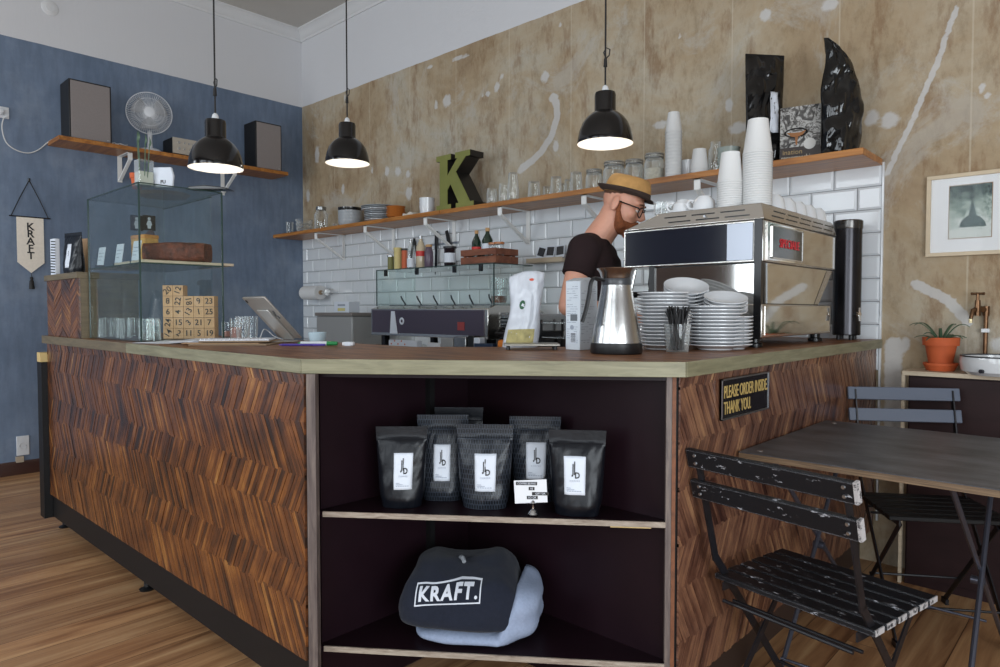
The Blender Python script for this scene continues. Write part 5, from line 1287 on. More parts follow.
def cprint(face):
    mb = MB(); z_ = chh-.02
    while z_ > .02:
        x = .006
        wmax = (cwx if face == 'f' else cwy)-.01
        while x < wmax-.008:
            w_ = r_.uniform(.006, .02); w_ = min(w_, wmax-x)
            if r_.random() < .62:
                if face == 'f': mb.box(-cwx+x, -cwx+x+w_, -.0007, -.0001, z_, z_+.0016)
                else: mb.box(.0001, .0007, x, x+w_, z_, z_+.0016)
            x += w_+.003
        z_ -= .0075 if r_.random() < .8 else .015
    o = mb.build('printed_text', M_greyink, ct, smooth=False); o['kind'] = 'stuff'
cprint('f'); cprint('s')
MB().box(-.040, -.012, -.0014, -.0003, .098, .120).build('printed_box', mat('grey_print', (96, 102, 108), .5), ct)
MB().box(-.042, -.014, -.0014, -.0003, .022, .062).build('barcode_field', M_label, ct)
mb = MB(); z_ = .026
for k in range(14):
    h_ = r_.choice((.0008, .0014, .002)); mb.box(-.038, -.018, -.002, -.0014, z_, z_+h_); z_ += h_+.0012
    if z_ > .057: break
bo = mb.build('barcode', M_ink, ct, smooth=False); bo['kind'] = 'stuff'
MB().lathe([(.008, 0), (.008, .0006), (.001, .0006)], 16, M=Matrix.Translation((-.034, -.0002, .076)) @ Matrix.Rotation(PI/2, 4, 'X')).build('round_mark', M_greyink, ct)
# thermos jug
def brushed(name, col, rough=.25):
    m, ns, ln = newmat(name); MATS[name] = m
    out = N(ns, 'ShaderNodeOutputMaterial'); p = N(ns, 'ShaderNodeBsdfPrincipled', i_Roughness=rough, i_Metallic=1); ln.new(p.outputs[0], out.inputs[0]); p.inputs['Base Color'].default_value = rgb(*col)
    p.inputs['Anisotropic'].default_value = .5
    return m
M_brushed = brushed('brushed_stainless_steel', (186, 184, 182))
jg = thing('thermal_jug', 'brushed steel thermal jug with black base and black handle at the counter corner', 'jug', (-1.185, 1.805, HC+.001), math.radians(0)); jg.scale = (1.02, 1.02, .975)
MB().lathe([(.001, 0), (.077, 0), (.079, .004), (.078, .032), (.076, .034)], 48).build('base', M_blackpl, jg)
MB().lathe([(.0755, .033), (.075, .04), (.066, .10), (.054, .165), (.048, .20), (.046, .217), (.044, .217)], 64, cap=False).build('body', M_brushed, jg)
MB().lathe([(.045, .216), (.046, .222), (.046, .236), (.045, .238)], 48).build('collar', mat('dark_grey_plastic', (60, 62, 66), .3), jg)
MB().lathe([(.045, .237), (.047, .242), (.052, .258), (.060, .268), (.061, .271), (.057, .271), (.048, .262), (.02, .262), (.001, .264)], 48).build('rim_funnel', M_brushed, jg)
MB().lathe([(.006, .262), (.006, .272), (.001, .275)], 16).build('lid_button', M_steel, jg)
hd = Vector((-RT.x, -RT.y, 0)); hb = Vector((-FW.x, -FW.y, 0)).normalized()
hd = (hd*.93+hb*.36).normalized()
mb = MB(); mb.tube(smooth([hd*.045+Vector((0, 0, .232)), hd*.075+Vector((0, 0, .238)), hd*.088+Vector((0, 0, .225)), hd*.094+Vector((0, 0, .19)), hd*.105+Vector((0, 0, .14)), hd*.118+Vector((0, 0, .10))], 5), [.009]*26, 10, flat=.6); mb.build('handle', M_blackpl, jg)

# plates, saucers, straws
def stack(name, label, x, y, n, r, pitch, grp, h=.016):
    for k in range(n): plate(name, label, x, y, HC+.001+k*pitch, r, M_cup, grp, h)
q = at(664, 350, z=HC)
stack('saucer', 'white saucer in the tall stack directly right of the steel jug', -1.19, 2.10, 16, .088, .0117, 'saucers right of the jug')
stack('saucer', 'white saucer in the stack right of the straw glass', -1.045, 2.20, 12, .092, .0118, 'saucers right of the straws')
stack('saucer', 'white saucer in the rearmost stack against the espresso machine', -1.04, 2.345-.035, 8, .086, .0118, 'saucers against the machine') if False else None
def tilted(label, c, n, r, ax, ang_, grp):
    for k in range(n):
        t = thing('saucer', label, 'plate', (c[0], c[1], c[2]+k*.0125), 0, grp)
        t.rotation_euler = Euler((math.radians(ang_[0]), math.radians(ang_[1]), 0))
        MB().lathe([(.001, .002), (r*.5, 0), (r*.55, 0), (r*.6, .004), (r, .024), (r, .027), (r*.95, .027), (r*.55, .008), (.001, .007)], 36, cap=False).build('plate_body', M_cup, t)
stack('saucer', 'white saucer in the rear stack beside the espresso machine foot', -1.115, 2.30, 13, .075, .0105, 'saucers in the rear stack')
stack('saucer', 'white saucer in the small right stack close to the machine corner', -1.02, 2.275, 9, .068, .0118, 'saucers at the machine corner')
tilted('white bowl-shaped saucer tilted on top of the rear stack', (-1.195, 2.27, HC+.150), 5, .080, 0, (18, 16), 'tilted saucers on the left rear stack')
tilted('white bowl-shaped saucer tilted on top of the right stack', (-1.045, 2.27, HC+.118), 4, .074, 0, (14, 12), 'tilted saucers on the right stack')
sg_ = thing('straw_glass', 'clear glass tightly filled with short black straws', 'glass', (-1.078, 1.995, HC+.001))
MB().lathe([(.001, .004), (.033, .004), (.0405, .09), (.042, .09), (.035, 0), (.001, 0)], 28, cap=False).build('glass', G, sg_)
r_ = random.Random(12)
for k in range(44):
    a0 = r_.uniform(0, 2*PI); rr = .026*math.sqrt(r_.random()); b0 = a0+r_.uniform(-1.2, 1.2)+PI*(r_.random() < .35)
    p0 = Vector((rr*math.cos(a0), rr*math.sin(a0), .006)); p1 = Vector((.034*math.cos(b0)*r_.uniform(.4, 1.3), .034*math.sin(b0)*r_.uniform(.4, 1.3), .142+r_.uniform(-.012, .006)))
    t = tag(MB().tube([p0, p1], .0026, 7).build('drinking_straw', M_blackpl), 'short black straw standing in the straw glass', 'straw', 'black straws in the glass'); t.location = sg_.location

# ------------------------------------------------------------------ corner shelves: coffee pouches, card, hoodie
CA = ca
def cpt(u, v, z): # corner unit local to world
    c_, s_ = math.cos(CA), math.sin(CA); return Vector((LN.x+u*c_-v*s_, LN.y+u*s_+v*c_, z))
def chp(px, py, z): return at(px, py, z=z)
ZS = .6135
bagspec = [  # px, base py, W, H, rot, material, label text
    (402, 505, .145, .205, 4, M_matfoil, 'plain black coffee bag with a white label, leftmost on the shelf', (-.28, .50, .24, .68)),
    (443, 498, .150, .225, 2, M_emb, 'embossed coffee bag half hidden behind the middle one, left of it', (-.35, .35, .24, .66)),
    (459, 489, .150, .232, 0, M_matfoil, 'rearmost black coffee bag showing only its top above the embossed ones', None),
    (485, 506, .160, .212, 0, M_emb, 'embossed coffee bag front and centre on the shelf', (-.36, .44, .22, .66)),
    (535, 499, .150, .222, -2, M_emb, 'embossed coffee bag partly behind the small black-lettered sign', (-.36, .46, .28, .70)),
    (577, 513, .155, .208, -5, M_matfoil, 'plain black coffee bag with a white label, rightmost on the shelf', (-.48, .32, .26, .70))]
for px, py, W, Hh, ro, m, lb, lab in bagspec:
    p_ = chp(px, py, ZS); pouch('coffee_bag', lb, (p_.x, p_.y, ZS), CA+math.radians(ro)+math.radians(3), W*1.03, Hh*1.12, .085, m, lab=lab, seed=px*.37, crumple=.0055, top=.15, taper=.16)
p_ = chp(533, 515, ZS)
t = thing('sign_holder', 'small white card with black label strips in a little chrome holder before the coffee bags', 'sign', (p_.x, p_.y, ZS), CA+math.radians(4))
MB().lathe([(.014, 0), (.016, .004), (.010, .014), (.004, .018), (.004, .028), (.008, .034), (.004, .040), (.001, .042)], 20).build('holder', mat('chrome', (200, 202, 206), .08, 1), t)
MB().box(-.048, .042, -.001, .001, .034, .098, Matrix.Rotation(math.radians(-3), 4, 'Y')).build('card', mat('card_white', (222, 224, 228), .6), t, bev=.0004)
for i, (tx_, xx, zz, w_) in enumerate((('COFFEE BEANS', -.018, .088, .058), ('AS', -.004, .074, .016), ('GIFT OR', .020, .060, .046), ('SO OK', -.002, .049, .03))):
    MB().box(xx-w_/2, xx+w_/2, -.0022, -.0012, zz-.0045, zz+.0045).build('label_strip', M_blackpl, t)
    text(tx_[0:0] or tx_, .0075, M_label, t, FR((xx, -.0024, zz), (1, 0, 0), (0, 0, 1)), ext=.0002)
# folded garments
ZL = .2275
def garment(name, label, c, rz, dims, m, seed, sag=.0, amp=.012, p_=3.2, tiltx=0, extra=None, folds=0, zex=2.6):
    """rounded folded cloth block; returns thing and a bvh in local space"""
    nu, nv = 64, 40; vs = []; fs = []
    for j in range(nv+1):
        ph = -PI/2+PI*j/nv
        for i in range(nu):
            th = 2*PI*i/nu
            def sp(a_, e): return math.copysign(abs(a_)**e, a_)
            x = sp(math.cos(th), 2/p_)*sp(math.cos(ph), 2/p_); y = sp(math.sin(th), 2/p_)*sp(math.cos(ph), 2/p_); z = sp(math.sin(ph), 2/zex)
            X, Y, Z = x*dims[0]/2, y*dims[1]/2, (z+1)/2*dims[2]
            if extra: X, Y, Z = extra(X, Y, Z)
            n1 = noise.noise(Vector((X*9+seed, Y*9, Z*9)))*amp + noise.noise(Vector((X*22, Y*22+seed, Z*26)))*amp*.4
            if folds: n1 += .006*math.sin(Z*folds+noise.noise(Vector((X*6, Y*6, 1)))*3)
            d_ = Vector((x, y, z)).normalized()*n1
            vs.append(Vector((X+d_.x, Y+d_.y, max(0, Z+d_.z*(1 if Z > .02 else 0)))))
    for j in range(nv):
        for i in range(nu): a_, b_ = j*nu+i, j*nu+(i+1) % nu; fs.append((a_, b_, b_+nu, a_+nu))
    t = thing(name, label, 'sweatshirt', c, rz); mb = MB(); mb._add(vs, fs); bm2 = mb.bm; bmesh.ops.remove_doubles(bm2, verts=bm2.verts, dist=.0004); bmesh.ops.recalc_face_normals(bm2, faces=bm2.faces)
    bv = BVHTree.FromBMesh(bm2); mb.build('folded_body', m, t, ang=180)
    return t, bv
M_hood = mat('washed_black_cotton', (31, 35, 47), .95, var=.12, vscale=90, bump=.25, bscale=500, spec=.2, sheen=.1); M_gry = mat('grey_marl_cotton', (146, 158, 182), .95, var=.08, vscale=120, bump=.25, bscale=500, spec=.2)
pg = chp(472, 655, ZL)
gt, _ = garment('grey_sweatshirt', 'light grey folded sweatshirt lying under and behind the black one', cpt(.470, .185, ZL), CA-math.radians(3), (.375, .27, .18), M_gry, 3.0, amp=.012, p_=3.6, extra=lambda X, Y, Z: (X, Y, Z*(.245+.755*max(0, min(1, (X-.075)/.05)))), folds=60)
def hshape(X, Y, Z):
    Zt = Z/.215
    u = X/.17
    top = 1.0 + .13*math.exp(-((u-.62)/.22)**2) + .05*math.exp(-((u+.5)/.25)**2) - .05*math.exp(-((u-.1)/.25)**2)
    z2 = Z*(1+(top-1)*Zt)
    if Y < 0: z2 *= 1-.30*(-Y/.12)*Zt
    return X*(1.08-.20*Zt)+.012*Zt, Y*(1.05-.1*Zt)+.035*Zt-.01, z2+.010*math.sin(u*5)*(1-Zt)*Zt
ht, hbv = garment('kraft_hoodie', 'black folded hoodie printed KRAFT. in a white frame on the lowest shelf', cpt(.42, .165, ZL+.045), CA-math.radians(2), (.34, .25, .165), M_hood, 8.0, amp=.017, p_=5.0, extra=hshape, zex=4.2)
def proj(mbx, nm, m, par, bv, off=.0015, fallback=-.14):
    bm_ = mbx.bm; bmesh.ops.triangulate(bm_, faces=bm_.faces)
    for _i in range(3):
        es = [e for e in bm_.edges if e.calc_length() > .012]
        if es: bmesh.ops.subdivide_edges(bm_, edges=es, cuts=1); bmesh.ops.triangulate(bm_, faces=bm_.faces)
    for v in bm_.verts:
        o = Vector((v.co.x, -.5, v.co.y)); h = bv.ray_cast(o, Vector((0, 1, 0)))
        v.co = (h[0]+h[1]*(off+v.co.z)) if h[0] is not None and h[1].y < 0 else (h[0]-h[1]*(off+v.co.z) if h[0] is not None else Vector((v.co.x, fallback, v.co.y)))
    return mbx.build(nm, m, par, smooth=False)
M_print = mat('white_screenprint', (206, 210, 220), .8)
kx0, kz0 = -.02, .108
tm = text_mb('KRAFT.', .045, .0003, .0016, 1.2, sx=1.02); 
for v in tm.bm.verts: v.co.x += kx0; v.co.y = (v.co.y+kz0+.10*(v.co.x-kx0))
proj(tm, 'printed_word', M_print, ht, hbv)
fm = MB(); fw, fh, ft_ = .094, .026, .0035
for q in ((-fw, fw, fh-ft_, fh), (-fw, fw, -fh, -fh+ft_), (-fw, -fw+ft_, -fh, fh), (fw-ft_, fw, -fh, fh)):
    nx = 24 if q[1]-q[0] > .05 else 1; nz = 10 if q[3]-q[2] > .03 else 1
    for i in range(nx):
        for j in range(nz):
            x0_, x1_ = q[0]+(q[1]-q[0])*i/nx, q[0]+(q[1]-q[0])*(i+1)/nx; z0_, z1_ = q[2]+(q[3]-q[2])*j/nz, q[2]+(q[3]-q[2])*(j+1)/nz
            fm._add([(x0_+kx0, z0_+kz0, 0), (x1_+kx0, z0_+kz0, 0), (x1_+kx0, z1_+kz0, 0), (x0_+kx0, z1_+kz0, 0)], [(0, 1, 2, 3)])
bmesh.ops.remove_doubles(fm.bm, verts=fm.bm.verts, dist=.0001)
for v in fm.bm.verts: v.co.y += .10*(v.co.x-kx0)
_ = 0; proj(fm, 'printed_frame', M_print, ht, hbv)
MB().tube([(-.02, .05, .15), (-.004, .01, .172), (.004, -.01, .176), (.010, -.022, .170)], [.006, .007, .007, .006], 8).build('drawstring', mat('drawstring_grey', (140, 144, 150), .8), ht)
p_ = cpt(.30, .1, .0)
t = tag(MB().tube(smooth([cpt(.36, .10, .10), cpt(.42, .14, .115), cpt(.50, .12, .118), cpt(.56, .16, .112), cpt(.62, .14, .118), cpt(.70, .17, .11)]), .006, 8).build('white_hose', M_wcable), 'pale hose running under the lowest shelf of the corner unit', 'hose')

# ------------------------------------------------------------------ espresso machine
M_chrome = mat('polished_machine_steel', (236, 235, 232), .06, 1); M_sat = brushed('satin_machine_steel', (214, 210, 204), .2)
M_dkst = mat('black_machine_trim', (20, 20, 22), .25, spec=.5); M_dkpan = mat('painted_dark_reflection', (24, 28, 40), .08, coat=.8)  # blue-black of the end panel paints in the reflected dark room
em = thing('espresso_machine', 'large polished steel espresso machine with a slotted cup tray on the counter', 'espresso machine', (-.965, 2.395, HC+.001))
MWX, MWY = .575, .79   # extends to -x and +y
def mb_(x0, x1, y0, y1, z0, z1): return MB().box(-x1, -x0, y0, y1, z0, z1)
for x in (.05, .50):
    for y in (.06, .70): MB().lathe([(.028, 0), (.028, .012), (.02, .016), (.02, .035), (.001, .035)], 20, c=(-x, y, 0)).build('foot', M_dkst, em)
mb_(.0, MWX-.10, .0, MWY-.05, .035, .155).build('base_box', M_sat, em, bev=.003)
mb_(-.002, .0, .025, MWY-.075, .045, .148).build('base_mirror_panel', M_chrome, em)
# lower body, rear face slopes in towards the back end
low = [(.028, .155), (.018, .305), (MWY-.03, .305), (MWY-.20, .155)]
mb = MB(); mb.prism([(a_, b_) for a_, b_ in low], -.44, -.004, 'x'); mb.build('lower_body', M_dkst, em)
mb = MB(); mb.prism([(.05, .158), (.045, .302), (MWY-.11, .302), (MWY-.26, .158)], -.0045, -.001, 'x'); mb.build('mirror_panel', M_chrome, em)
mb = MB(); mb.prism([(MWY-.255, .158), (MWY-.105, .302), (MWY-.035, .302), (MWY-.205, .158)], -.0045, .0, 'x'); mb.build('slanted_trim', M_sat, em)
mb_(.03, .43, .006, .018, .05, .30).build('end_mirror_panel', M_chrome, em)
mb_(.004, .03, -.004, .02, .03, .31).build('corner_pillar', M_dkst, em); mb_(.43, .455, -.002, .03, .03, .31).build('corner_pillar', M_dkst, em)
# upper body
mb_(.0, MWX, .0, MWY, .305, .455).build('upper_body', M_sat, em, bev=.004)
mb_(.035, MWX-.01, -.004, .0, .312, .448).build('end_panel', M_dkpan, em, bev=.001)
mb_(.035, .13, -.0062, -.0042, .314, .446).build('painted_reflection', mat('painted_pale_reflection', (176, 182, 194), .3, .4), em)  # pale strip painting a bright window reflection onto the end panel
mb_(.002, .030, -.006, .004, .306, .455).build('corner_trim', M_dkst, em)
mb_(-.004, .0, .03, MWY-.02, .312, .448).build('rear_mirror_panel', M_chrome, em, bev=.001)
mb_(-.0065, -.004, .07, .37, .325, .436).build('badge_plate', mat('smoked_glass_badge', (40, 48, 52), .1, coat=.7, var=.6, vscale=60), em)
mf = MB()
for q in ((.065, .375, .320, .325), (.065, .375, .436, .441), (.065, .07, .32, .441), (.37, .375, .32, .441)): mf.box(.004, .0085, *q)
mf.build('badge_frame', M_sat, em)
M_red = mat('red_lettering', (206, 40, 52), .4)
text('SPECIALE', .046, M_red, em, FR((.0072, .235, .378), (0, 1, 0), (0, 0, 1)), bold=.0002, sx=.98, space=1.08, ext=.002)
# slotted cup tray, flared upwards
tz0, tz1 = .456, .515
mb = MB(); o_ = .004; f_ = .012
vs = [(-MWX-o_, -o_, tz0), (o_, -o_, tz0), (o_, MWY+o_, tz0), (-MWX-o_, MWY+o_, tz0), (-MWX+.165, f_, tz1), (-f_, f_, tz1), (-f_, MWY-f_, tz1), (-MWX+.165, MWY-f_, tz1)]
mb._add(vs, [(3, 2, 1, 0), (4, 5, 6, 7), (0, 1, 5, 4), (1, 2, 6, 5), (2, 3, 7, 6), (3, 0, 4, 7)]); mb.build('cup_tray', M_sat, em, bev=.003)
sl = MB()
for row, zz in enumerate((.474, .494)):
    for k in range(3):
        a0 = .05+k*.115+(.02 if row else 0); dy = -o_+(zz-tz0)/(tz1-tz0)*(f_+o_)
        sl.box(-a0-.092, -a0, dy-.0012, dy+.002, zz-.0022, zz+.0022)
    for k in range(5):
        a0 = .08+k*.14+(.03 if row else 0); dx = o_-(zz-tz0)/(tz1-tz0)*(f_+o_)
        sl.box(dx-.002, dx+.0012, a0, a0+.11, zz-.0022, zz+.0022)
split_build(sl, 'slot', M_dkst, em)
MB().cyl((-.22, -.001, .484), (-.22, -.006, .484), .005, .004, 12).build('screw', M_bolt, em)
# groups on the barista side
for k, y in enumerate((.14, .40, .66)):
    MB().lathe([(.001, 0), (.036, .0), (.038, .02), (.034, .06), (.034, .085), (.001, .085)], 28, c=(-.50, y, .225)).build('group_head', M_chrome, em)
    pf = MB().lathe([(.001, 0), (.030, .002), (.036, .012), (.036, .03), (.001, .03)], 28, c=(-.50, y, .192)).build('portafilter', M_chrome, em)
    MB().tube([(-.53, y-.0, .205), (-.56, y-.03, .20), (-.64, y-.10, .19)], [.008, .012, .014], 12).build('handle', M_dkst, pf)
    MB().tube([(-.50, y-.012, .192), (-.50, y-.018, .172)], .006, 10).build('spout', M_chrome, pf)
mb_(.44, .60, .03, MWY-.07, .035, .06).build('drip_tray', M_sat, em)
MB().tube(smooth([Vector(v) for v in ((-.55, .06, .31), (-.565, .05, .22), (-.56, .04, .12), (-.555, .03, .09))]), .005, 8).build('steam_wand', M_chrome, em)
# cups on the machine
MT = HC+.001+tz1+.0015
def wcup(px, y, lab, n, grp, r=.045, h=.118, rt=.032, pitch=.0085, z=MT):
    x = at(px, 205, y=y).x
    for k in range(n):
        t = thing('paper_cup', lab, 'cup', (x, y, z+k*pitch), 0, grp)
        MB().lathe([(r+.002, 0), (r+.0026, .003), (r, .006), (rt, h-.004), (rt, h), (rt-.002, h), (rt-.003, h-.006), (.001, h-.006)], 32, cap=False).build('cup_wall', M_paper, t)
wcup(730, 2.47, 'white takeaway cup in the shorter stack on the espresso machine', 12, 'shorter takeaway cup stack on the machine', .046, .112, .034, .0085)
wcup(757, 2.50, 'white takeaway cup in the tall stack at the espresso machine corner', 23, 'tall takeaway cup stack on the machine', .051, .125, .036, .0087)
mug('upturned white cup with its handle to the left, near the barista on the machine', at(683, 205, y=2.47).x, 2.47, MT, .043, .05, math.radians(225), True)
mug('upturned white cup with its handle to the left, beside the short paper cup stack', at(704, 205, y=2.47).x, 2.47, MT, .045, .055, math.radians(225), True)
for k in range(5):
    mug('upturned white cup in the row along the right edge of the machine top', -1.028, 2.64+k*.118, MT, .047, .058, math.radians(120), True, 'row of cups along the machine edge')
    if k: mug('upturned white cup in the inner row behind the machine edge', -1.135, 2.62+k*.118, MT, .047, .058, math.radians(140), True, 'inner row of cups on the machine')
t = thing('glass_tumbler', 'small glass cups bunched at the left end of the machine top', 'glass', (at(655, 212, y=2.47).x, 2.47, MT))
bpy.data.objects.remove(t)
for k, (px, yy) in enumerate(((660, 2.45), (667, 2.52), (674, 2.60))):
    tumbler(('front', 'middle', 'rear')[k]+' small glass on the machine top before the barista face', at(px, 212, y=yy).x, yy, MT, .026, .05)
# boiler tower
bt = thing('water_boiler', 'tall black cylindrical water boiler with a small chrome tap beside the espresso machine', 'boiler', (-.965, 3.36, HC+.001)); bt.scale = (.95, .95, 1)
M_gun = mat('gunmetal_cylinder', (58, 57, 60), .22, .85)
for a0 in (.8, 2.4, 4.0, 5.5): MB().cyl((.04*math.cos(a0), .04*math.sin(a0), 0), (.04*math.cos(a0), .04*math.sin(a0), .02), .010, .010, 12).build('foot', M_blackpl, bt)
MB().lathe([(.058, .02), (.062, .024), (.062, .50), (.060, .502)], 48).build('cylinder', M_gun, bt)
MB().lathe([(.0635, .50), (.065, .505), (.065, .535), (.06, .54), (.001, .54)], 48, cap=False).build('lid', mat('gunmetal_lid', (90, 88, 86), .2, .9), bt)
mb = MB()
for k in range(5): mb.box(.035+.0*k, .058, -.048+.0, -.046, .44+k*.010, .444+k*.010)

mb.bm.free()
MB().cyl((.05, -.04, .115), (.065, -.052, .115), .008, .008, 12).build('tap_stem', M_chrome, bt)
mb = MB(); mb.cyl((.065, -.052, .115), (.074, -.058, .115), .013, .010); mb.tube([(.07, -.055, .118), (.072, -.057, .145)], .005, 8); mb.tube([(.072, -.057, .110), (.074, -.058, .085)], .007, 8); mb.build('tap', M_chrome, bt)
# ------------------------------------------------------------------ back counter and its equipment
bc = thing('back_counter', 'dark steel back counter along the tiled wall behind the bar', 'counter', (-5.80, 2.80, 0))
MB().box(0, 4.2, .02, .69, .12, .875).build('body', M_black, bc); MB().box(-.01, 4.22, 0, .69, .875, .905).build('steel_top', M_sat, bc); MB().box(0, 4.2, .08, .66, 0, .12).build('plinth', M_black, bc)
BCZ = .906
def BX(px, y): return at(px, 300, y=y).x
# lidded plastic container with a small box
M_poly = mat('clear_grey_plastic', (150, 150, 150), .3, coat=.2); 
x0_, x1_ = BX(316, 3.0), BX(352, 3.0)
t = thing('lidded_container', 'large grey translucent container with a brown-grey lid on the back counter', 'container', (x0_, 3.0, BCZ))
MB().box(0, x1_-x0_, 0, .30, 0, .225).build('tub', M_poly, t, bev=.01); MB().box(-.008, x1_-x0_+.008, -.008, .308, .226, .252).build('lid', mat('grey_lid', (124, 118, 114), .35), t, bev=.004)
t = thing('small_box', 'small white and yellow box standing on the grey container lid', 'box', (BX(333, 3.05), 3.06, BCZ+.253)); MB().box(0, .20, 0, .1, 0, .085).build('carton', M_label, t, bev=.002)
MB().box(.05, .15, -.001, 0, .012, .035).build('yellow_band', mat('pale_yellow', (206, 196, 130), .6), t); MB().box(.05, .15, -.001, 0, .05, .065).build('grey_band', M_greyink, t)
# paper towel roll on the wall
t = thing('paper_towel_roll', 'white paper towel roll on a chrome wall holder', 'paper roll', (BX(305, 3.38), 3.38, 1.335))
MB().cyl((0, 0, 0), (.26, 0, 0), .062, .062, 36).build('paper', mat('soft_paper', (222, 222, 222), .9), t); MB().cyl((.255, 0, 0), (.275, 0, 0), .02, .02, 20).build('cardboard_core', M_card, t)
mb = MB(); mb.cyl((-.02, 0, 0), (.36, 0, 0), .010, .010, 14); mb.lathe([(.001, 0), (.028, 0), (.03, .012), (.001, .014)], 24, M=Matrix.Translation((.355, 0, 0)) @ Matrix.Rotation(PI/2, 4, 'Y')); mb.build('holder_rod', M_chrome, t)
MB().tube([(.30, 0, 0), (.30, .05, .03), (.30, .105, .03)], .008, 10).build('wall_arm', M_chrome, t); MB().tube([(-.01, 0, 0), (-.01, .05, .03), (-.01, .105, .03)], .008, 10).build('wall_arm', M_chrome, t)
# refrigerated topping unit with glass hood
yf_ = 2.86; xa, xb = BX(371, yf_), BX(488, yf_); UW = xb-xa
tu = thing('topping_counter', 'steel refrigerated topping counter with a glass hood behind the bar', 'refrigerated display', (xa, yf_, BCZ))
zt0 = .30
mb = MB(); mb.prism([(0, .10), (.60, .10), (.60, zt0-.08), (.42, zt0), (.06, zt0), (0, zt0-.02)], 0, UW, 'x'); mb.build('steel_body', M_sat, tu, bev=.003)
MB().box(.02, UW-.03, -.006, 0, .12, .272).build('front_panel', mat('dark_mauve_panel', (84, 76, 90), .25, .3), tu)
for x in (.05, UW-.06):
    MB().box(x, x+.04, .05, .09, 0, .10).build('leg', M_steel, tu); MB().box(x, x+.04, .5, .54, 0, .10).build('leg', M_steel, tu)
gl = .55
MB().box(0, UW, .05, .055, zt0, gl-.006).build('glass_front', GP, tu, smooth=False); MB().box(0, UW, .05, .40, gl-.006, gl).build('glass_top', GP, tu, smooth=False)
MB().box(UW-.006, UW, .055, .40, zt0, gl-.006).build('glass_side', GP, tu, smooth=False); MB().box(0, .006, .055, .40, zt0, gl-.006).build('glass_side', GP, tu, smooth=False)
mb = MB()
for q in ((0, UW, .047, .053, gl-.004, gl+.002), (UW-.003, UW+.003, .05, .40, gl-.004, gl+.002), (UW-.003, UW+.003, .047, .053, zt0, gl), (-.003, .003, .047, .053, zt0, gl), (0, UW, .397, .403, gl-.004, gl+.002)): mb.box(*q)
split_build(mb, 'polished_edge', GE, tu)
for k, x in enumerate((.09, .42, .78, UW-.12)): MB().box(x, x+.022, .044, .06, gl-.045, gl-.004).build('glass_clip', M_dkst, tu)
M_lidst = mat('pan_steel', (170, 170, 170), .25, .9)
for k in range(6):
    w_ = (UW-.12)/6
    MB().box(.05+k*w_, .05+(k+1)*w_-.012, .12, .37, zt0-.001, zt0+.008).build('pan_lid', M_lidst, tu, bev=.002)
    MB().tube([(.05+(k+.5)*w_, .2, zt0+.008), (.05+(k+.5)*w_+.02, .15, zt0+.05), (.05+(k+.6)*w_+.03, .12, zt0+.065)], .005, 8).build('spoon_handle', M_steel, tu)
MB().prism([(.22, .115), (.30, .115), (.27, .265), (.235, .265)], -.009, -.006, 'y').build('white_mark', M_label, tu)
MB().lathe([(.024, 0), (.024, .002), (.011, .002), (.011, 0)], 28, M=Matrix.Translation((.345, -.006, .20)) @ Matrix.Rotation(PI/2, 4, 'X'), cap=False).build('round_mark', M_label, tu)
MB().box(UW-.25, UW-.19, -.009, -.006, .15, .2).build('red_mark', mat('dull_red', (150, 62, 62), .5), tu)
mb = MB()
for k in range(5): mb.box(UW, UW+.006, .10, .50, .15+k*.024, .162+k*.024)
split_build(mb, 'side_louvre', M_lidst, tu)
# bottles and jars on the glass hood
HZ = BCZ+gl+.003
def bottle(name, label, px, r, h, m, capm, y=2.98, neck=.32, cat='bottle', lab=None, nh=.35):
    t = thing(name, label, cat, (BX(px, y), y, HZ))
    MB().lathe([(.001, 0), (r*.9, 0), (r, .006), (r, h*(1-nh)), (r*neck*1.2, h*(1-nh*.45)), (r*neck, h*.9), (r*neck, h*.95), (.001, h*.95)], 22).build('body', m, t)
    MB().lathe([(r*neck*1.25, h*.90), (r*neck*1.25, h), (.001, h)], 16).build('cap', capm, t)
    if lab: MB().lathe([(r*1.02, h*lab[1]), (r*1.02, h*lab[2])], 22, cap=False).build('label', lab[0], t)
    return t
M_redl = mat('red_label', (196, 44, 40), .5); M_grn = mat('dark_green_glass', (20, 46, 34), .08, coat=.6); M_cream = mat('cream_spice', (206, 190, 130), .6); M_corkm = mat('cork', (190, 150, 104), .8)
bottle('squat_jar', 'short jar of green-brown spice, first on the glass hood', 391, .022, .10, mat('olive_spice', (118, 116, 70), .5), M_lidst, neck=.9, cat='jar', nh=.1)
bottle('spice_jar', 'taller cream-yellow spice jar second on the glass hood', 398, .026, .15, M_cream, M_cream, neck=.9, cat='jar', nh=.1)
bottle('pepper_mill', 'spice jar with orange contents and black lid on the glass hood', 405, .022, .14, mat('orange_spice', (196, 96, 60), .6), M_blackpl, neck=.9, cat='jar', nh=.1)
bottle('clear_bottle', 'clear glass bottle with white label left of the red-labelled one', 411, .026, .195, G, M_lidst, lab=(M_label, .05, .35))
bottle('syrup_bottle', 'clear bottle with a red label on the glass hood', 421, .032, .215, mat('pale_liquid', (190, 176, 150), .15, coat=.5), M_lidst, lab=(M_redl, .36, .52))
bottle('brown_bottle', 'purple-brown jar right of the red-labelled bottle', 429, .030, .15, mat('purple_brown', (92, 76, 92), .3), M_corkm, neck=.6, cat='jar')
bottle('dark_jar', 'dark jam jar with a white label alone on the glass hood', 450, .037, .125, mat('dark_jam', (36, 26, 30), .2, coat=.5), M_blackpl, neck=.92, cat='jar', nh=.1, lab=(M_label, .18, .66))
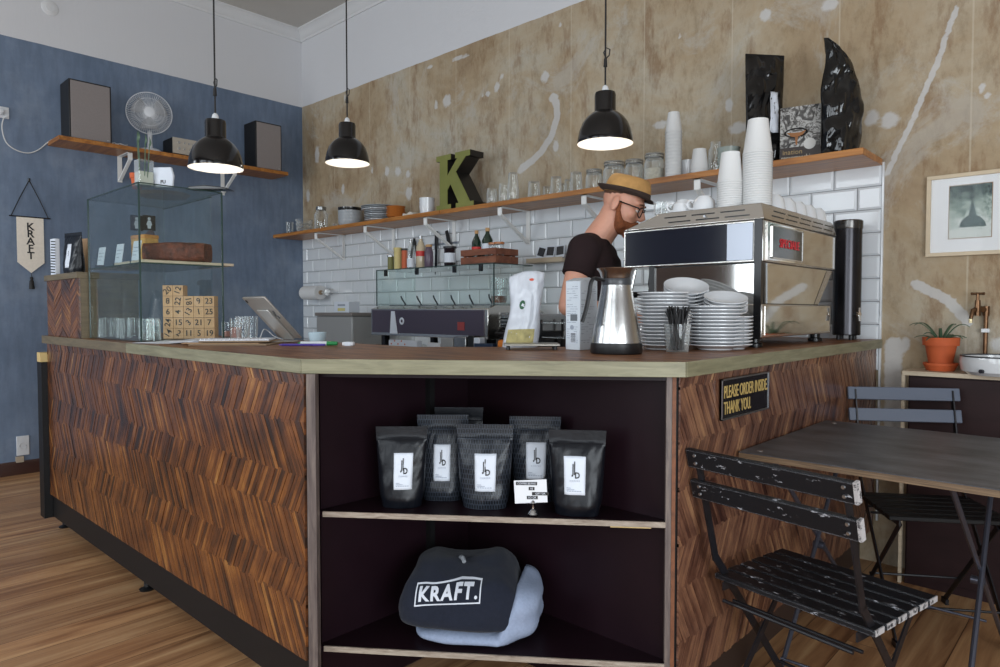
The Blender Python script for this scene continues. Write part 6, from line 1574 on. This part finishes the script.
# crate with green bottles
cxl = BX(463, 2.95); cr = thing('wooden_crate', 'small reddish wooden crate holding green bottles on the glass hood', 'crate', (cxl, 2.93, HZ))
M_crate = woodmat('reddish_crate_wood', [(92, 50, 34), (122, 70, 48), (146, 92, 64)], .6, (2, 9, 9), gscale=3)
CWd, CDp = .30, .20
for z0_ in (.004, .05): MB().box(0, CWd, 0, .012, z0_, z0_+.038).build('slat', M_crate, cr, bev=.001); MB().box(0, CWd, CDp-.012, CDp, z0_, z0_+.038).build('slat', M_crate, cr, bev=.001); MB().box(0, .012, .012, CDp-.012, z0_, z0_+.038).build('slat', M_crate, cr, bev=.001); MB().box(CWd-.012, CWd, .012, CDp-.012, z0_, z0_+.038).build('slat', M_crate, cr, bev=.001)
MB().box(.002, CWd-.002, .002, CDp-.002, 0, .006).build('floor_board', M_crate, cr)
for x, y in ((.013, .013), (CWd-.027, .013), (.013, CDp-.027), (CWd-.027, CDp-.027)): MB().box(x, x+.014, y, y+.014, .006, .088).build('corner_post', M_crate, cr)
def crb(label, dx, dy, r, h, m, capm, lab=None, nk=.32, cat='bottle', nm='green_bottle'):
    t = bottle(nm, label, 470, r, h, m, capm, neck=nk, cat=cat, lab=lab); t.location = (cxl+dx, 2.93+dy, HZ+.0065)
crb('left green bottle with a red and white label in the crate', .07, .07, .030, .205, M_grn, M_corkm, (M_redl, .3, .5))
crb('right green bottle with a pale label in the crate', .155, .08, .034, .215, M_grn, M_corkm, (M_label, .32, .55))
crb('small clear jar with an amber lid in the crate, left of the two', .215, .07, .028, .12, G, M_bowlwood, None, .9, 'jar', 'clear_jar')
crb('small clear jar with an amber lid in the crate, right of the two', .262, .07, .028, .12, G, M_bowlwood, None, .9, 'jar', 'clear_jar')
# knives and tongs hanging on the tiles
kr = thing('magnetic_knife_rail', 'slim metal rail on the tiles carrying black knives', 'rail', (BX(413, 3.47), 3.478, 1.64)); MB().box(.16, .50, .004, .012, 0.03, .045).build('rail_bar', M_alu, kr)
def knife(label, px, ztop, L, tilt, w=.012, kind='knife'):
    t = thing('kitchen_'+kind, label, kind, (BX(px, 3.46), 3.468, ztop)); M = Matrix.Rotation(math.radians(tilt), 4, 'Y')
    mb = MB(); mb.prism([(-w, 0), (w, 0), (w*1.1, -L*.2), (w*.8, -L*.42), (-w*.8, -L*.42), (-w*1.1, -L*.2)], -.007, .007, 'y', M); mb.build('handle', M_blackpl, t, bev=.002)
    mb = MB(); mb.prism([(-w*.8, -L*.42), (w*1.3, -L*.42), (w*1.5, -L*.8), (0, -L), (-w*.8, -L*.85)], -.0015, .0015, 'y', M); mb.build('blade', M_dkst, t)
knife('black kitchen knife hanging leftmost on the tiles', 436, 1.775, .33, 3); knife('black kitchen knife hanging rightmost, tilted', 446, 1.77, .33, -16)
def tongs(label, px, ztop, L):
    t = thing('serving_tongs', label, 'tongs', (BX(px, 3.46), 3.465, ztop))
    for s in (-1, 1): MB().tube([(0, 0, 0), (s*.03, 0, -L*.4), (s*.055, 0, -L)], [.008, .010, .007], 8, flat=.5).build('arm', M_blackpl, t)
tongs('black serving tongs hanging open on the tiles, left pair', 414, 1.74, .26); tongs('black serving tongs hanging open on the tiles, right pair', 420, 1.735, .25)
# wooden ledge with three small photo cards
wl = thing('photo_ledge', 'short pale wooden ledge on the tiles holding three small photos', 'ledge', (BX(527, 3.42), 3.41, 1.485)); MB().box(0, .30, 0, .085, 0, .022).build('ledge_board', MATS['birch_board'], wl, bev=.001); MB().box(0, .30, 0, .006, .022, .030).build('front_lip', MATS['birch_board'], wl)
for k, (dx, rz_, lb) in enumerate(((.045, 14, 'leftmost small instant photo tilted on the wooden ledge'), (.13, 2, 'middle small instant photo on the wooden ledge'), (.215, -4, 'rightmost small instant photo on the wooden ledge'))):
    wx = wl.location.x+dx; t = thing('instant_photo', lb, 'photo', (wx+.03, 3.455, 1.508)); M = Matrix.Rotation(math.radians(-10), 4, 'X') @ Matrix.Rotation(math.radians(rz_), 4, 'Y')
    MB().box(-.036, .036, -.001, .001, .004, .088, M).build('photo_card', M_label, t); MB().box(-.029, .029, -.0018, -.001, .024, .08, M).build('photo_image', M_signbk, t)
# measuring jug with dark drink in the hood, boxes and tubs low on the back counter
t = thing('measuring_jug', 'clear jug with a little dark syrup inside the glass hood', 'jug', (xb-.12, yf_+.22, BCZ+zt0+.009)); MB().lathe([(.04, 0), (.05, .02), (.056, .16), (.054, .16), (.048, .02), (.001, .006)], 24, cap=False).build('body', G, t); MB().lathe([(.001, .007), (.046, .01), (.049, .05), (.001, .05)], 20).build('syrup', mat('amber_syrup', (120, 62, 34), .2), t)
MB().tube([(.054, 0, .14), (.085, 0, .13), (.085, 0, .06), (.05, 0, .05)], .005, 8).build('handle', G, t)
def lowbox(name, label, px0, px1, h, m, cat, y=2.83, extra=None, z=None):
    a_, b_ = BX(px0, y), BX(px1, y); t = thing(name, label, cat, (a_, y-.0, z or BCZ)); MB().box(0, b_-a_, 0, .03 if z else .026, 0, h).build('body', m, t, bev=.002); return t, b_-a_
for px0, px1, top_, m, nm, lb, cat in ((380, 408, 340, M_label, 'paper_box', 'white box with orange dots low behind the counter edge', 'box'), (418, 431, 343, M_wht, 'plastic_tub', 'flat white tub low behind the counter', 'tub'), (432, 444, 338, M_poly, 'storage_tin', 'grey-brown tin low behind the counter', 'tin'), (445, 457, 337, M_lidst, 'glass_storage_jar', 'pale jar low behind the counter', 'jar'), (459, 465, 336, M_blackpl, 'black_canister', 'small black canister behind the counter', 'canister'), (465, 471, 338, M_label, 'white_canister', 'small white-labelled canister behind the counter', 'canister'), (488, 508, 340, mat('orange_peel', (214, 122, 40), .6, var=.2, vscale=30), 'orange_bag', 'bright orange bag of snacks behind the counter', 'bag')):
    y = 2.06 if px0 < 420 else 2.0
    a_ = at(px0, top_, y=2.74); b_ = at(px1, top_, y=2.74)
    t = thing(nm, lb, cat, (a_.x, 2.81, BCZ)); MB().box(0, b_.x-a_.x, 0, .045, 0, a_.z-BCZ).build('body', m, t, bev=.004 if nm != 'orange_bag' else .015)
    if nm == 'paper_box':
        mb = MB(); 
        for k in range(5): mb.lathe([(.006, 0), (.006, .001)], 10, M=Matrix.Translation((.03+k*.035, 0, .05 + .02*(k % 2))) @ Matrix.Rotation(PI/2, 4, 'X'))
        split_build(mb, 'printed_dot', MATS['orange_spice'], t)
t = thing('blue_tray', 'dark blue plastic tray with a black tool beside the orange bag', 'tray', (at(468, 342, y=2.78).x, 2.808, BCZ+.0)); MB().box(.02, .17, 0, .04, 0, .08).build('tray_body', mat('navy_plastic', (34, 50, 74), .4), t, bev=.004)
# stainless sandwich press left of the bag: the dark grill seen beside the hood
t = thing('contact_grill', 'steel contact grill with ribbed plates and dark handles right of the glass hood', 'grill', (xb+.08, 2.87, BCZ))
MB().box(0, .26, 0, .30, 0, .12).build('lower_plate_body', M_dkst, t, bev=.006); MB().box(.005, .255, .005, .295, .15, .25).build('upper_plate_body', M_lidst, t, bev=.008)
mb = MB(); [mb.box(.01, .25, -.001, .006, .160+k*.02, .168+k*.02) for k in range(4)]; split_build(mb, 'rib', M_dkst, t)
MB().tube([(.03, 0, .17), (.03, -.06, .14), (.23, -.06, .14), (.23, 0, .17)], .009, 10).build('handle', M_blackpl, t); MB().box(.01, .25, .02, .28, .12, .15).build('hinge_gap', M_steel, t)
# small metal stand behind the white bag
t = thing('metal_rack', 'low metal rack behind the white food bag on the back counter', 'rack', (BX(540, 2.90), 2.90, BCZ))
mb = MB()
for z0_ in (.04, .12, .2): mb.box(0, .30, 0, .20, z0_, z0_+.006)
split_build(mb, 'rack_shelf', M_lidst, t)
for x in (0, .29):
    for y in (0, .19): MB().box(x, x+.01, y, y+.01, 0, .22).build('rack_post', M_steel, t)

# ------------------------------------------------------------------ the barista
M_skin = mat('fair_skin', (206, 150, 126), .5, var=.06, vscale=25, sub=.12)
M_tee = mat('dark_maroon_black_tee', (40, 28, 29), .9, var=.15, vscale=8, bump=.1, bscale=200, spec=.2); M_beard = mat('ginger_beard', (132, 74, 42), .9, var=.3, vscale=140, bump=.6, bscale=260)
M_jean = mat('dark_denim', (38, 44, 58), .9, var=.1, vscale=80); M_shoe = mat('black_shoe_leather', (24, 22, 22), .4)
M_hair = mat('brown_hair', (84, 54, 36), .8, var=.3, vscale=120)
HB = math.radians(24)
BP = Vector((-1.775, 2.495, 0))
br_ = thing('barista', 'bearded barista in a tan hat and black glasses looking down at the espresso machine', 'person', (BP.x, BP.y, 0), HB)
# local frame: +x the way he faces, +y his left, z up
def limb(mb, pts, seg=20):
    """tapering chain of (point, radius) with round joints"""
    for i, (p, r) in enumerate(pts):
        mb.ball(p, r, seg)
        if i: mb.cyl(pts[i-1][0], p, pts[i-1][1], r, seg)
def loft(mb, rings, seg=32, e=2.3):
    vs = []; fs = []
    for (cx, cy, cz, rx, ry) in rings:
        for k in range(seg):
            a0 = 2*PI*k/seg; c_, s_ = math.cos(a0), math.sin(a0)
            vs.append((cx+rx*math.copysign(abs(c_)**(2/e), c_), cy+ry*math.copysign(abs(s_)**(2/e), s_), cz))
    for i in range(len(rings)-1):
        for k in range(seg): a_, b_ = i*seg+k, i*seg+(k+1) % seg; fs.append((a_, b_, b_+seg, a_+seg))
    fs += [tuple(reversed(range(seg))), tuple(range((len(rings)-1)*seg, len(rings)*seg))]
    mb._add(vs, fs)
TOR = [(0, 0, .90, .10, .155), (0, 0, .98, .105, .16), (.0, 0, 1.08, .10, .145), (.01, 0, 1.20, .11, .158), (.015, 0, 1.32, .118, .18), (.015, 0, 1.40, .108, .185), (.012, 0, 1.455, .075, .14), (.015, 0, 1.49, .055, .07)]
SHZ = 1.435
shR, elR, wrR = Vector((.01, -.195, SHZ-.01)), Vector((-.035, -.275, 1.195)), Vector((.17, -.24, 1.165))
shL, elL, wrL = Vector((.02, .195, SHZ-.01)), Vector((-.01, .27, 1.19)), Vector((.15, .19, 1.12))
hc = Vector((.135, 0, 1.638)); HP = math.radians(24)          # head centre and nod
MH = Matrix.Translation(hc) @ Matrix.Rotation(HP, 4, 'Y')
def H(x, y, z): return MH @ Vector((x, y, z))
def hball(mb, c, r, sc, seg=24): mb.ball((0, 0, 0), r, seg, MH @ Matrix.Translation(Vector(c)) @ Matrix.Diagonal((*sc, 1)))
body = MB()
loft(body, [(a, b, c, d-.012, e-.012) for a, b, c, d, e in TOR])
limb(body, [(Vector((.01, 0, 1.44)), .07), (Vector((.032, 0, 1.495)), .064), (Vector((.085, 0, 1.565)), .061), (H(-.012, 0, -.03), .060)])
for sh_, el_, wr_, sgn in ((shR, elR, wrR, -1), (shL, elL, wrL, 1)):
    limb(body, [(Vector((.01, sgn*.10, SHZ+.005)), .055), (sh_, .058), (sh_.lerp(el_, .5), .050), (el_, .042), (el_.lerp(wr_, .35), .043), (wr_, .027)])
    d_ = (wr_-el_).normalized(); sd = Vector((0, 0, 1)).cross(d_).normalized(); up_ = d_.cross(sd)
    palm = wr_+d_*.05
    for q, rr in ((0, .026), (.03, .030), (.062, .030)):
        for w_ in (-.022, 0, .022): body.ball(wr_+d_*(.015+q)+sd*w_*(.5+q*8), rr*.55, 14)
    limb(body, [(wr_, .026), (palm, .020)])
    for fi, (off, L_, rr) in enumerate(((-.030, .068, .0085), (-.010, .078, .009), (.010, .073, .0085), (.029, .058, .0078))):
        b0 = wr_+d_*.085+sd*off; p1 = b0+d_*L_*.42-up_*.010; p2 = p1+d_*L_*.18-up_*L_*.34; p3 = p2-d_*L_*.22-up_*L_*.2
        limb(body, [(b0-d_*.02, rr*1.1), (b0, rr*1.05), (p1, rr), (p2, rr*.92), (p3, rr*.85)], 12)
    t0 = wr_+d_*.03-sd*.028*sgn*-1; t1 = t0+d_*.03+sd*.028*sgn-up_*.012; t2 = t1+d_*.032-up_*.018; limb(body, [(t0, .013), (t1, .011), (t2, .009)], 12)
for sgn in (-1, 1):
    limb(body, [(Vector((0, sgn*.09, .92)), .095), (Vector((.01, sgn*.10, .70)), .078), (Vector((.015, sgn*.105, .49)), .056), (Vector((.0, sgn*.108, .36)), .054), (Vector((-.01, sgn*.11, .12)), .038), (Vector((-.01, sgn*.11, .06)), .038)])
# head
hball(body, (-.002, 0, .030), .1, (.90, .77, .90)); hball(body, (.015, 0, -.02), .085, (.92, .80, 1.05)); hball(body, (.035, 0, -.072), .052, (1.0, 1.02, .85)); hball(body, (.075, 0, -.098), .022, (1, 1.1, .9))
hball(body, (.066, 0, .028), .04, (.8, 1.45, .5)); hball(body, (.055, -.035, -.022), .033, (.9, .8, .9)); hball(body, (.055, .035, -.022), .033, (.9, .8, .9))
body.tube([H(.082, 0, .022), H(.098, 0, .0), H(.112, 0, -.022), H(.098, 0, -.036)], [.009, .010, .0135, .010], 12)
hball(body, (.099, -.011, -.031), .009, (1, .8, .8), 12); hball(body, (.099, .011, -.031), .009, (1, .8, .8), 12)
for s in (-1, 1):
    Me = MH @ Matrix.Translation((-.012, s*.080, -.008)) @ Matrix.Rotation(s*math.radians(18), 4, 'Z')
    body.ball((0, 0, 0), .031, 16, Me @ Matrix.Diagonal((.62, .30, 1.05, 1))); body.ball((0, 0, 0), .010, 10, Me @ Matrix.Translation((.002, 0, -.026)))
bmesh.ops.recalc_face_normals(body.bm, faces=body.bm.faces)
bo_ = body.build('body', M_skin, br_, ang=180)
def remesh(o, vx, sm=2, f=.5):
    r = o.modifiers.new('r', 'REMESH'); r.mode = 'VOXEL'; r.voxel_size = vx; r.use_smooth_shade = True
    s = o.modifiers.new('s', 'SMOOTH'); s.iterations = sm; s.factor = f
remesh(bo_, .0052, 3)
mb = MB()
hball(mb, (.112, 0, -.062), .012, (.8, 2.0, .55), 14); mb.build('lips', mat('lip_skin', (176, 100, 88), .45), br_, ang=180)
for s in (-1, 1):
    e = MB(); e.ball(H(.079, s*.031, .003), .0125, 16); e.build('eye', mat('eye_white', (222, 218, 212), .2, coat=.5), br_, ang=180)
    e = MB(); e.ball((0, 0, 0), .0135, 16, MH @ Matrix.Translation((.079, s*.031, .005)) @ Matrix.Diagonal((1.0, 1.05, .75, 1))); e.build('eyelid', M_skin, br_, ang=180)
    e = MB(); e.tube([H(.094, s*.014, .024), H(.096, s*.030, .030), H(.082, s*.048, .024)], [.003, .004, .002], 8); e.build('eyebrow', M_hair, br_)
# beard: jaw, chin and moustache
mb = MB()
hball(mb, (.034, 0, -.078), .056, (1.02, 1.06, .80)); hball(mb, (.078, 0, -.104), .028, (1, 1.15, .95))
for s in (-1, 1):
    mb.tube([H(.008, s*.0745, .01), H(.012, s*.076, -.03), H(.025, s*.066, -.062), H(.05, s*.045, -.09)], [.005, .010, .017, .020], 12)
    mb.tube([H(.098, 0, -.049), H(.095, s*.018, -.054), H(.086, s*.028, -.068), H(.076, s*.032, -.085)], [.007, .007, .008, .009], 10)
o = mb.build('beard', M_beard, br_, ang=180); remesh(o, .0045, 2)
mb = MB(); hball(mb, (-.008, 0, .040), .1, (.875, .765, .66)); o = mb.build('hair', M_hair, br_, ang=180)
# round neck tee with short sleeves
mb = MB(); loft(mb, [(a, b, c, d+.006, e+.006) for a, b, c, d, e in TOR[:-1]] + [(.018, 0, 1.488, .070, .085)])
for sh_, el_, sgn in ((shR, elR, -1), (shL, elL, 1)):
    limb(mb, [(Vector((.012, sgn*.09, SHZ+.012)), .066), (sh_+Vector((0, 0, .004)), .069)]); m_ = sh_.lerp(el_, .46); mb.cyl(sh_, m_, .068, .064, 24)
o = mb.build('tee_shirt', M_tee, br_, ang=180); remesh(o, .007, 4)
mb = MB()
for sgn in (-1, 1): limb(mb, [(Vector((0, sgn*.08, .93)), .115), (Vector((.01, sgn*.10, .70)), .09), (Vector((.015, sgn*.105, .49)), .072), (Vector((-.005, sgn*.11, .14)), .060)])
loft(mb, [(0, 0, .86, .115, .165), (0, 0, .95, .115, .165), (0, 0, 1.0, .112, .162)]); o = mb.build('trousers', M_jean, br_, ang=180); remesh(o, .009, 3)
for sgn in (-1, 1):
    mb = MB(); mb.ball((.05, sgn*.11, .045), .05, 18, sc=(2.5, .95, .85)); mb.ball((-.03, sgn*.11, .06), .05, 18, sc=(1, .95, 1.1)); mb.box(-.075, .17, sgn*.11-.042, sgn*.11+.042, 0, .018)
    o = mb.build('shoe', M_shoe, br_, ang=180); remesh(o, .006, 2)
# glasses
gl_ = bpy.data.objects.new('eyeglasses', None)
bpy.data.objects.remove(gl_)
mb = MB()
for s in (-1, 1):
    c0 = (.101, s*.033, -.004); ring = [H(c0[0]-.010*abs(math.cos(2*PI*k/24))*(1 if s*math.cos(2*PI*k/24) > 0 else .2), c0[1]+.0245*math.cos(2*PI*k/24), c0[2]+.0215*math.sin(2*PI*k/24)) for k in range(25)]
    mb.tube(ring, .0024, 8)
    mb.tube([H(.091, s*.056, .006), H(.086, s*.068, .008), H(.04, s*.080, .006), (H(-.015, s*.085, .004))], [.003, .003, .0028, .0025], 8)
mb.tube([H(.101, -.012, .002), H(.106, 0, .006), H(.101, .012, .002)], .0026, 8); mb.build('eyeglasses', M_dkst, br_)
# hat
M_hatc = mat('tan_felt', (184, 140, 84), .9, var=.28, vscale=9, bump=.1, bscale=200); M_hatb = mat('dark_brown_felt', (58, 44, 38), .9, var=.1, vscale=30)
Mhat = MH @ Matrix.Translation((.004, 0, .043)) @ Matrix.Rotation(math.radians(-8), 4, 'Y') @ Matrix.Diagonal((1.06, 1.06, 1.02, 1))
mb = MB(); sg = 40; prf = [(.097, 0), (.097, .012), (.092, .045), (.084, .068), (.074, .078), (.05, .080), (.02, .072), (.001, .070)]
mb.lathe(prf, sg, M=Mhat, cap=False, sy=.84)
mb.build('hat_crown', M_hatc, br_, ang=60)
mb = MB(); mb.lathe([(.0982, .002), (.0995, .004), (.0965, .024), (.0952, .025)], sg, M=Mhat, cap=False, sy=.84); mb.build('hat_band', M_hatb, br_)
mb = MB(); vs = []; fs = []
rad = [.088, .102, .114, .124, .128, .123, .112, .088]; zz = [.0, .0, .002, .010, .014, .017, .008, .005]
for i in range(8):
    for k in range(sg):
        a0 = 2*PI*k/sg; fr_ = max(0, math.cos(a0)); z_ = zz[i]*(1-.4*fr_) + (-.020*fr_*fr_*(rad[i]-.09)/.05) + .010*max(0, -math.cos(a0))*(rad[i]-.09)/.05
        vs.append(Mhat @ Vector((rad[i]*math.cos(a0), rad[i]*math.sin(a0)*.86, z_)))
for i in range(7):
    for k in range(sg): a_, b_ = i*sg+k, i*sg+(k+1) % sg; fs.append((a_, b_, b_+sg, a_+sg))
for k in range(sg): fs.append((7*sg+k, 7*sg+(k+1) % sg, (k+1) % sg, k))
mb._add(vs, fs); mb.build('hat_brim', M_hatb, br_, ang=60)
# a metal milk jug in his right hand
d_ = (wrR-elR).normalized()
mj = Matrix.Rotation(HB, 4, 'Z') @ (wrR + d_*.105 + Vector((0, 0, -.07))); mj = Vector((BP.x, BP.y, 0)) + mj
t = thing('milk_jug', 'small steel milk jug held in the barista hand behind the counter things', 'jug', (mj.x, mj.y, mj.z)); MB().lathe([(.001, .002), (.034, 0), (.036, .03), (.028, .07), (.032, .085), (.030, .085), (.026, .07), (.033, .03), (.001, .005)], 28, cap=False).build('jug_body', M_sat, t)

# ------------------------------------------------------------------ daylight and exposure
w = bpy.data.worlds.new('sky'); scene.world = w; w.use_nodes = True
bg = w.node_tree.nodes['Background']; bg.inputs[0].default_value = (.72, .84, 1.0, 1); bg.inputs[1].default_value = 1.6
def area(name, loc, rot, sx, sy, power, col=(1, 1, 1)):
    l = bpy.data.lights.new(name, 'AREA'); l.shape = 'RECTANGLE'; l.size = sx; l.size_y = sy; l.energy = power; l.color = col
    o = bpy.data.objects.new(name, l); COL.objects.link(o); o.location = loc; o.rotation_euler = rot; return o
for k, h in enumerate(FH):
    area('daylight_front_window', ((h[0]+h[1])/2, YF-.02, (h[2]+h[3])/2), (PI/2, 0, 0), h[1]-h[0]-.1, h[3]-h[2]-.1, (135, 100, 70, 150)[k], (.88, .95, 1.0))
h = RH[0]
area('daylight_right_window', (XR+.02, (h[0]+h[1])/2, (h[2]+h[3])/2), (PI/2, 0, PI/2), h[1]-h[0]-.1, h[3]-h[2]-.1, 290, (.88, .95, 1.0))
vs = scene.view_settings; scene.display_settings.display_device = 'sRGB'
vs.view_transform = 'Standard'; vs.look = 'None'; vs.exposure = -1.35; vs.gamma = 1; vs.use_curve_mapping = False
scene.cycles.transparent_max_bounces = 24; scene.cycles.max_bounces = 8
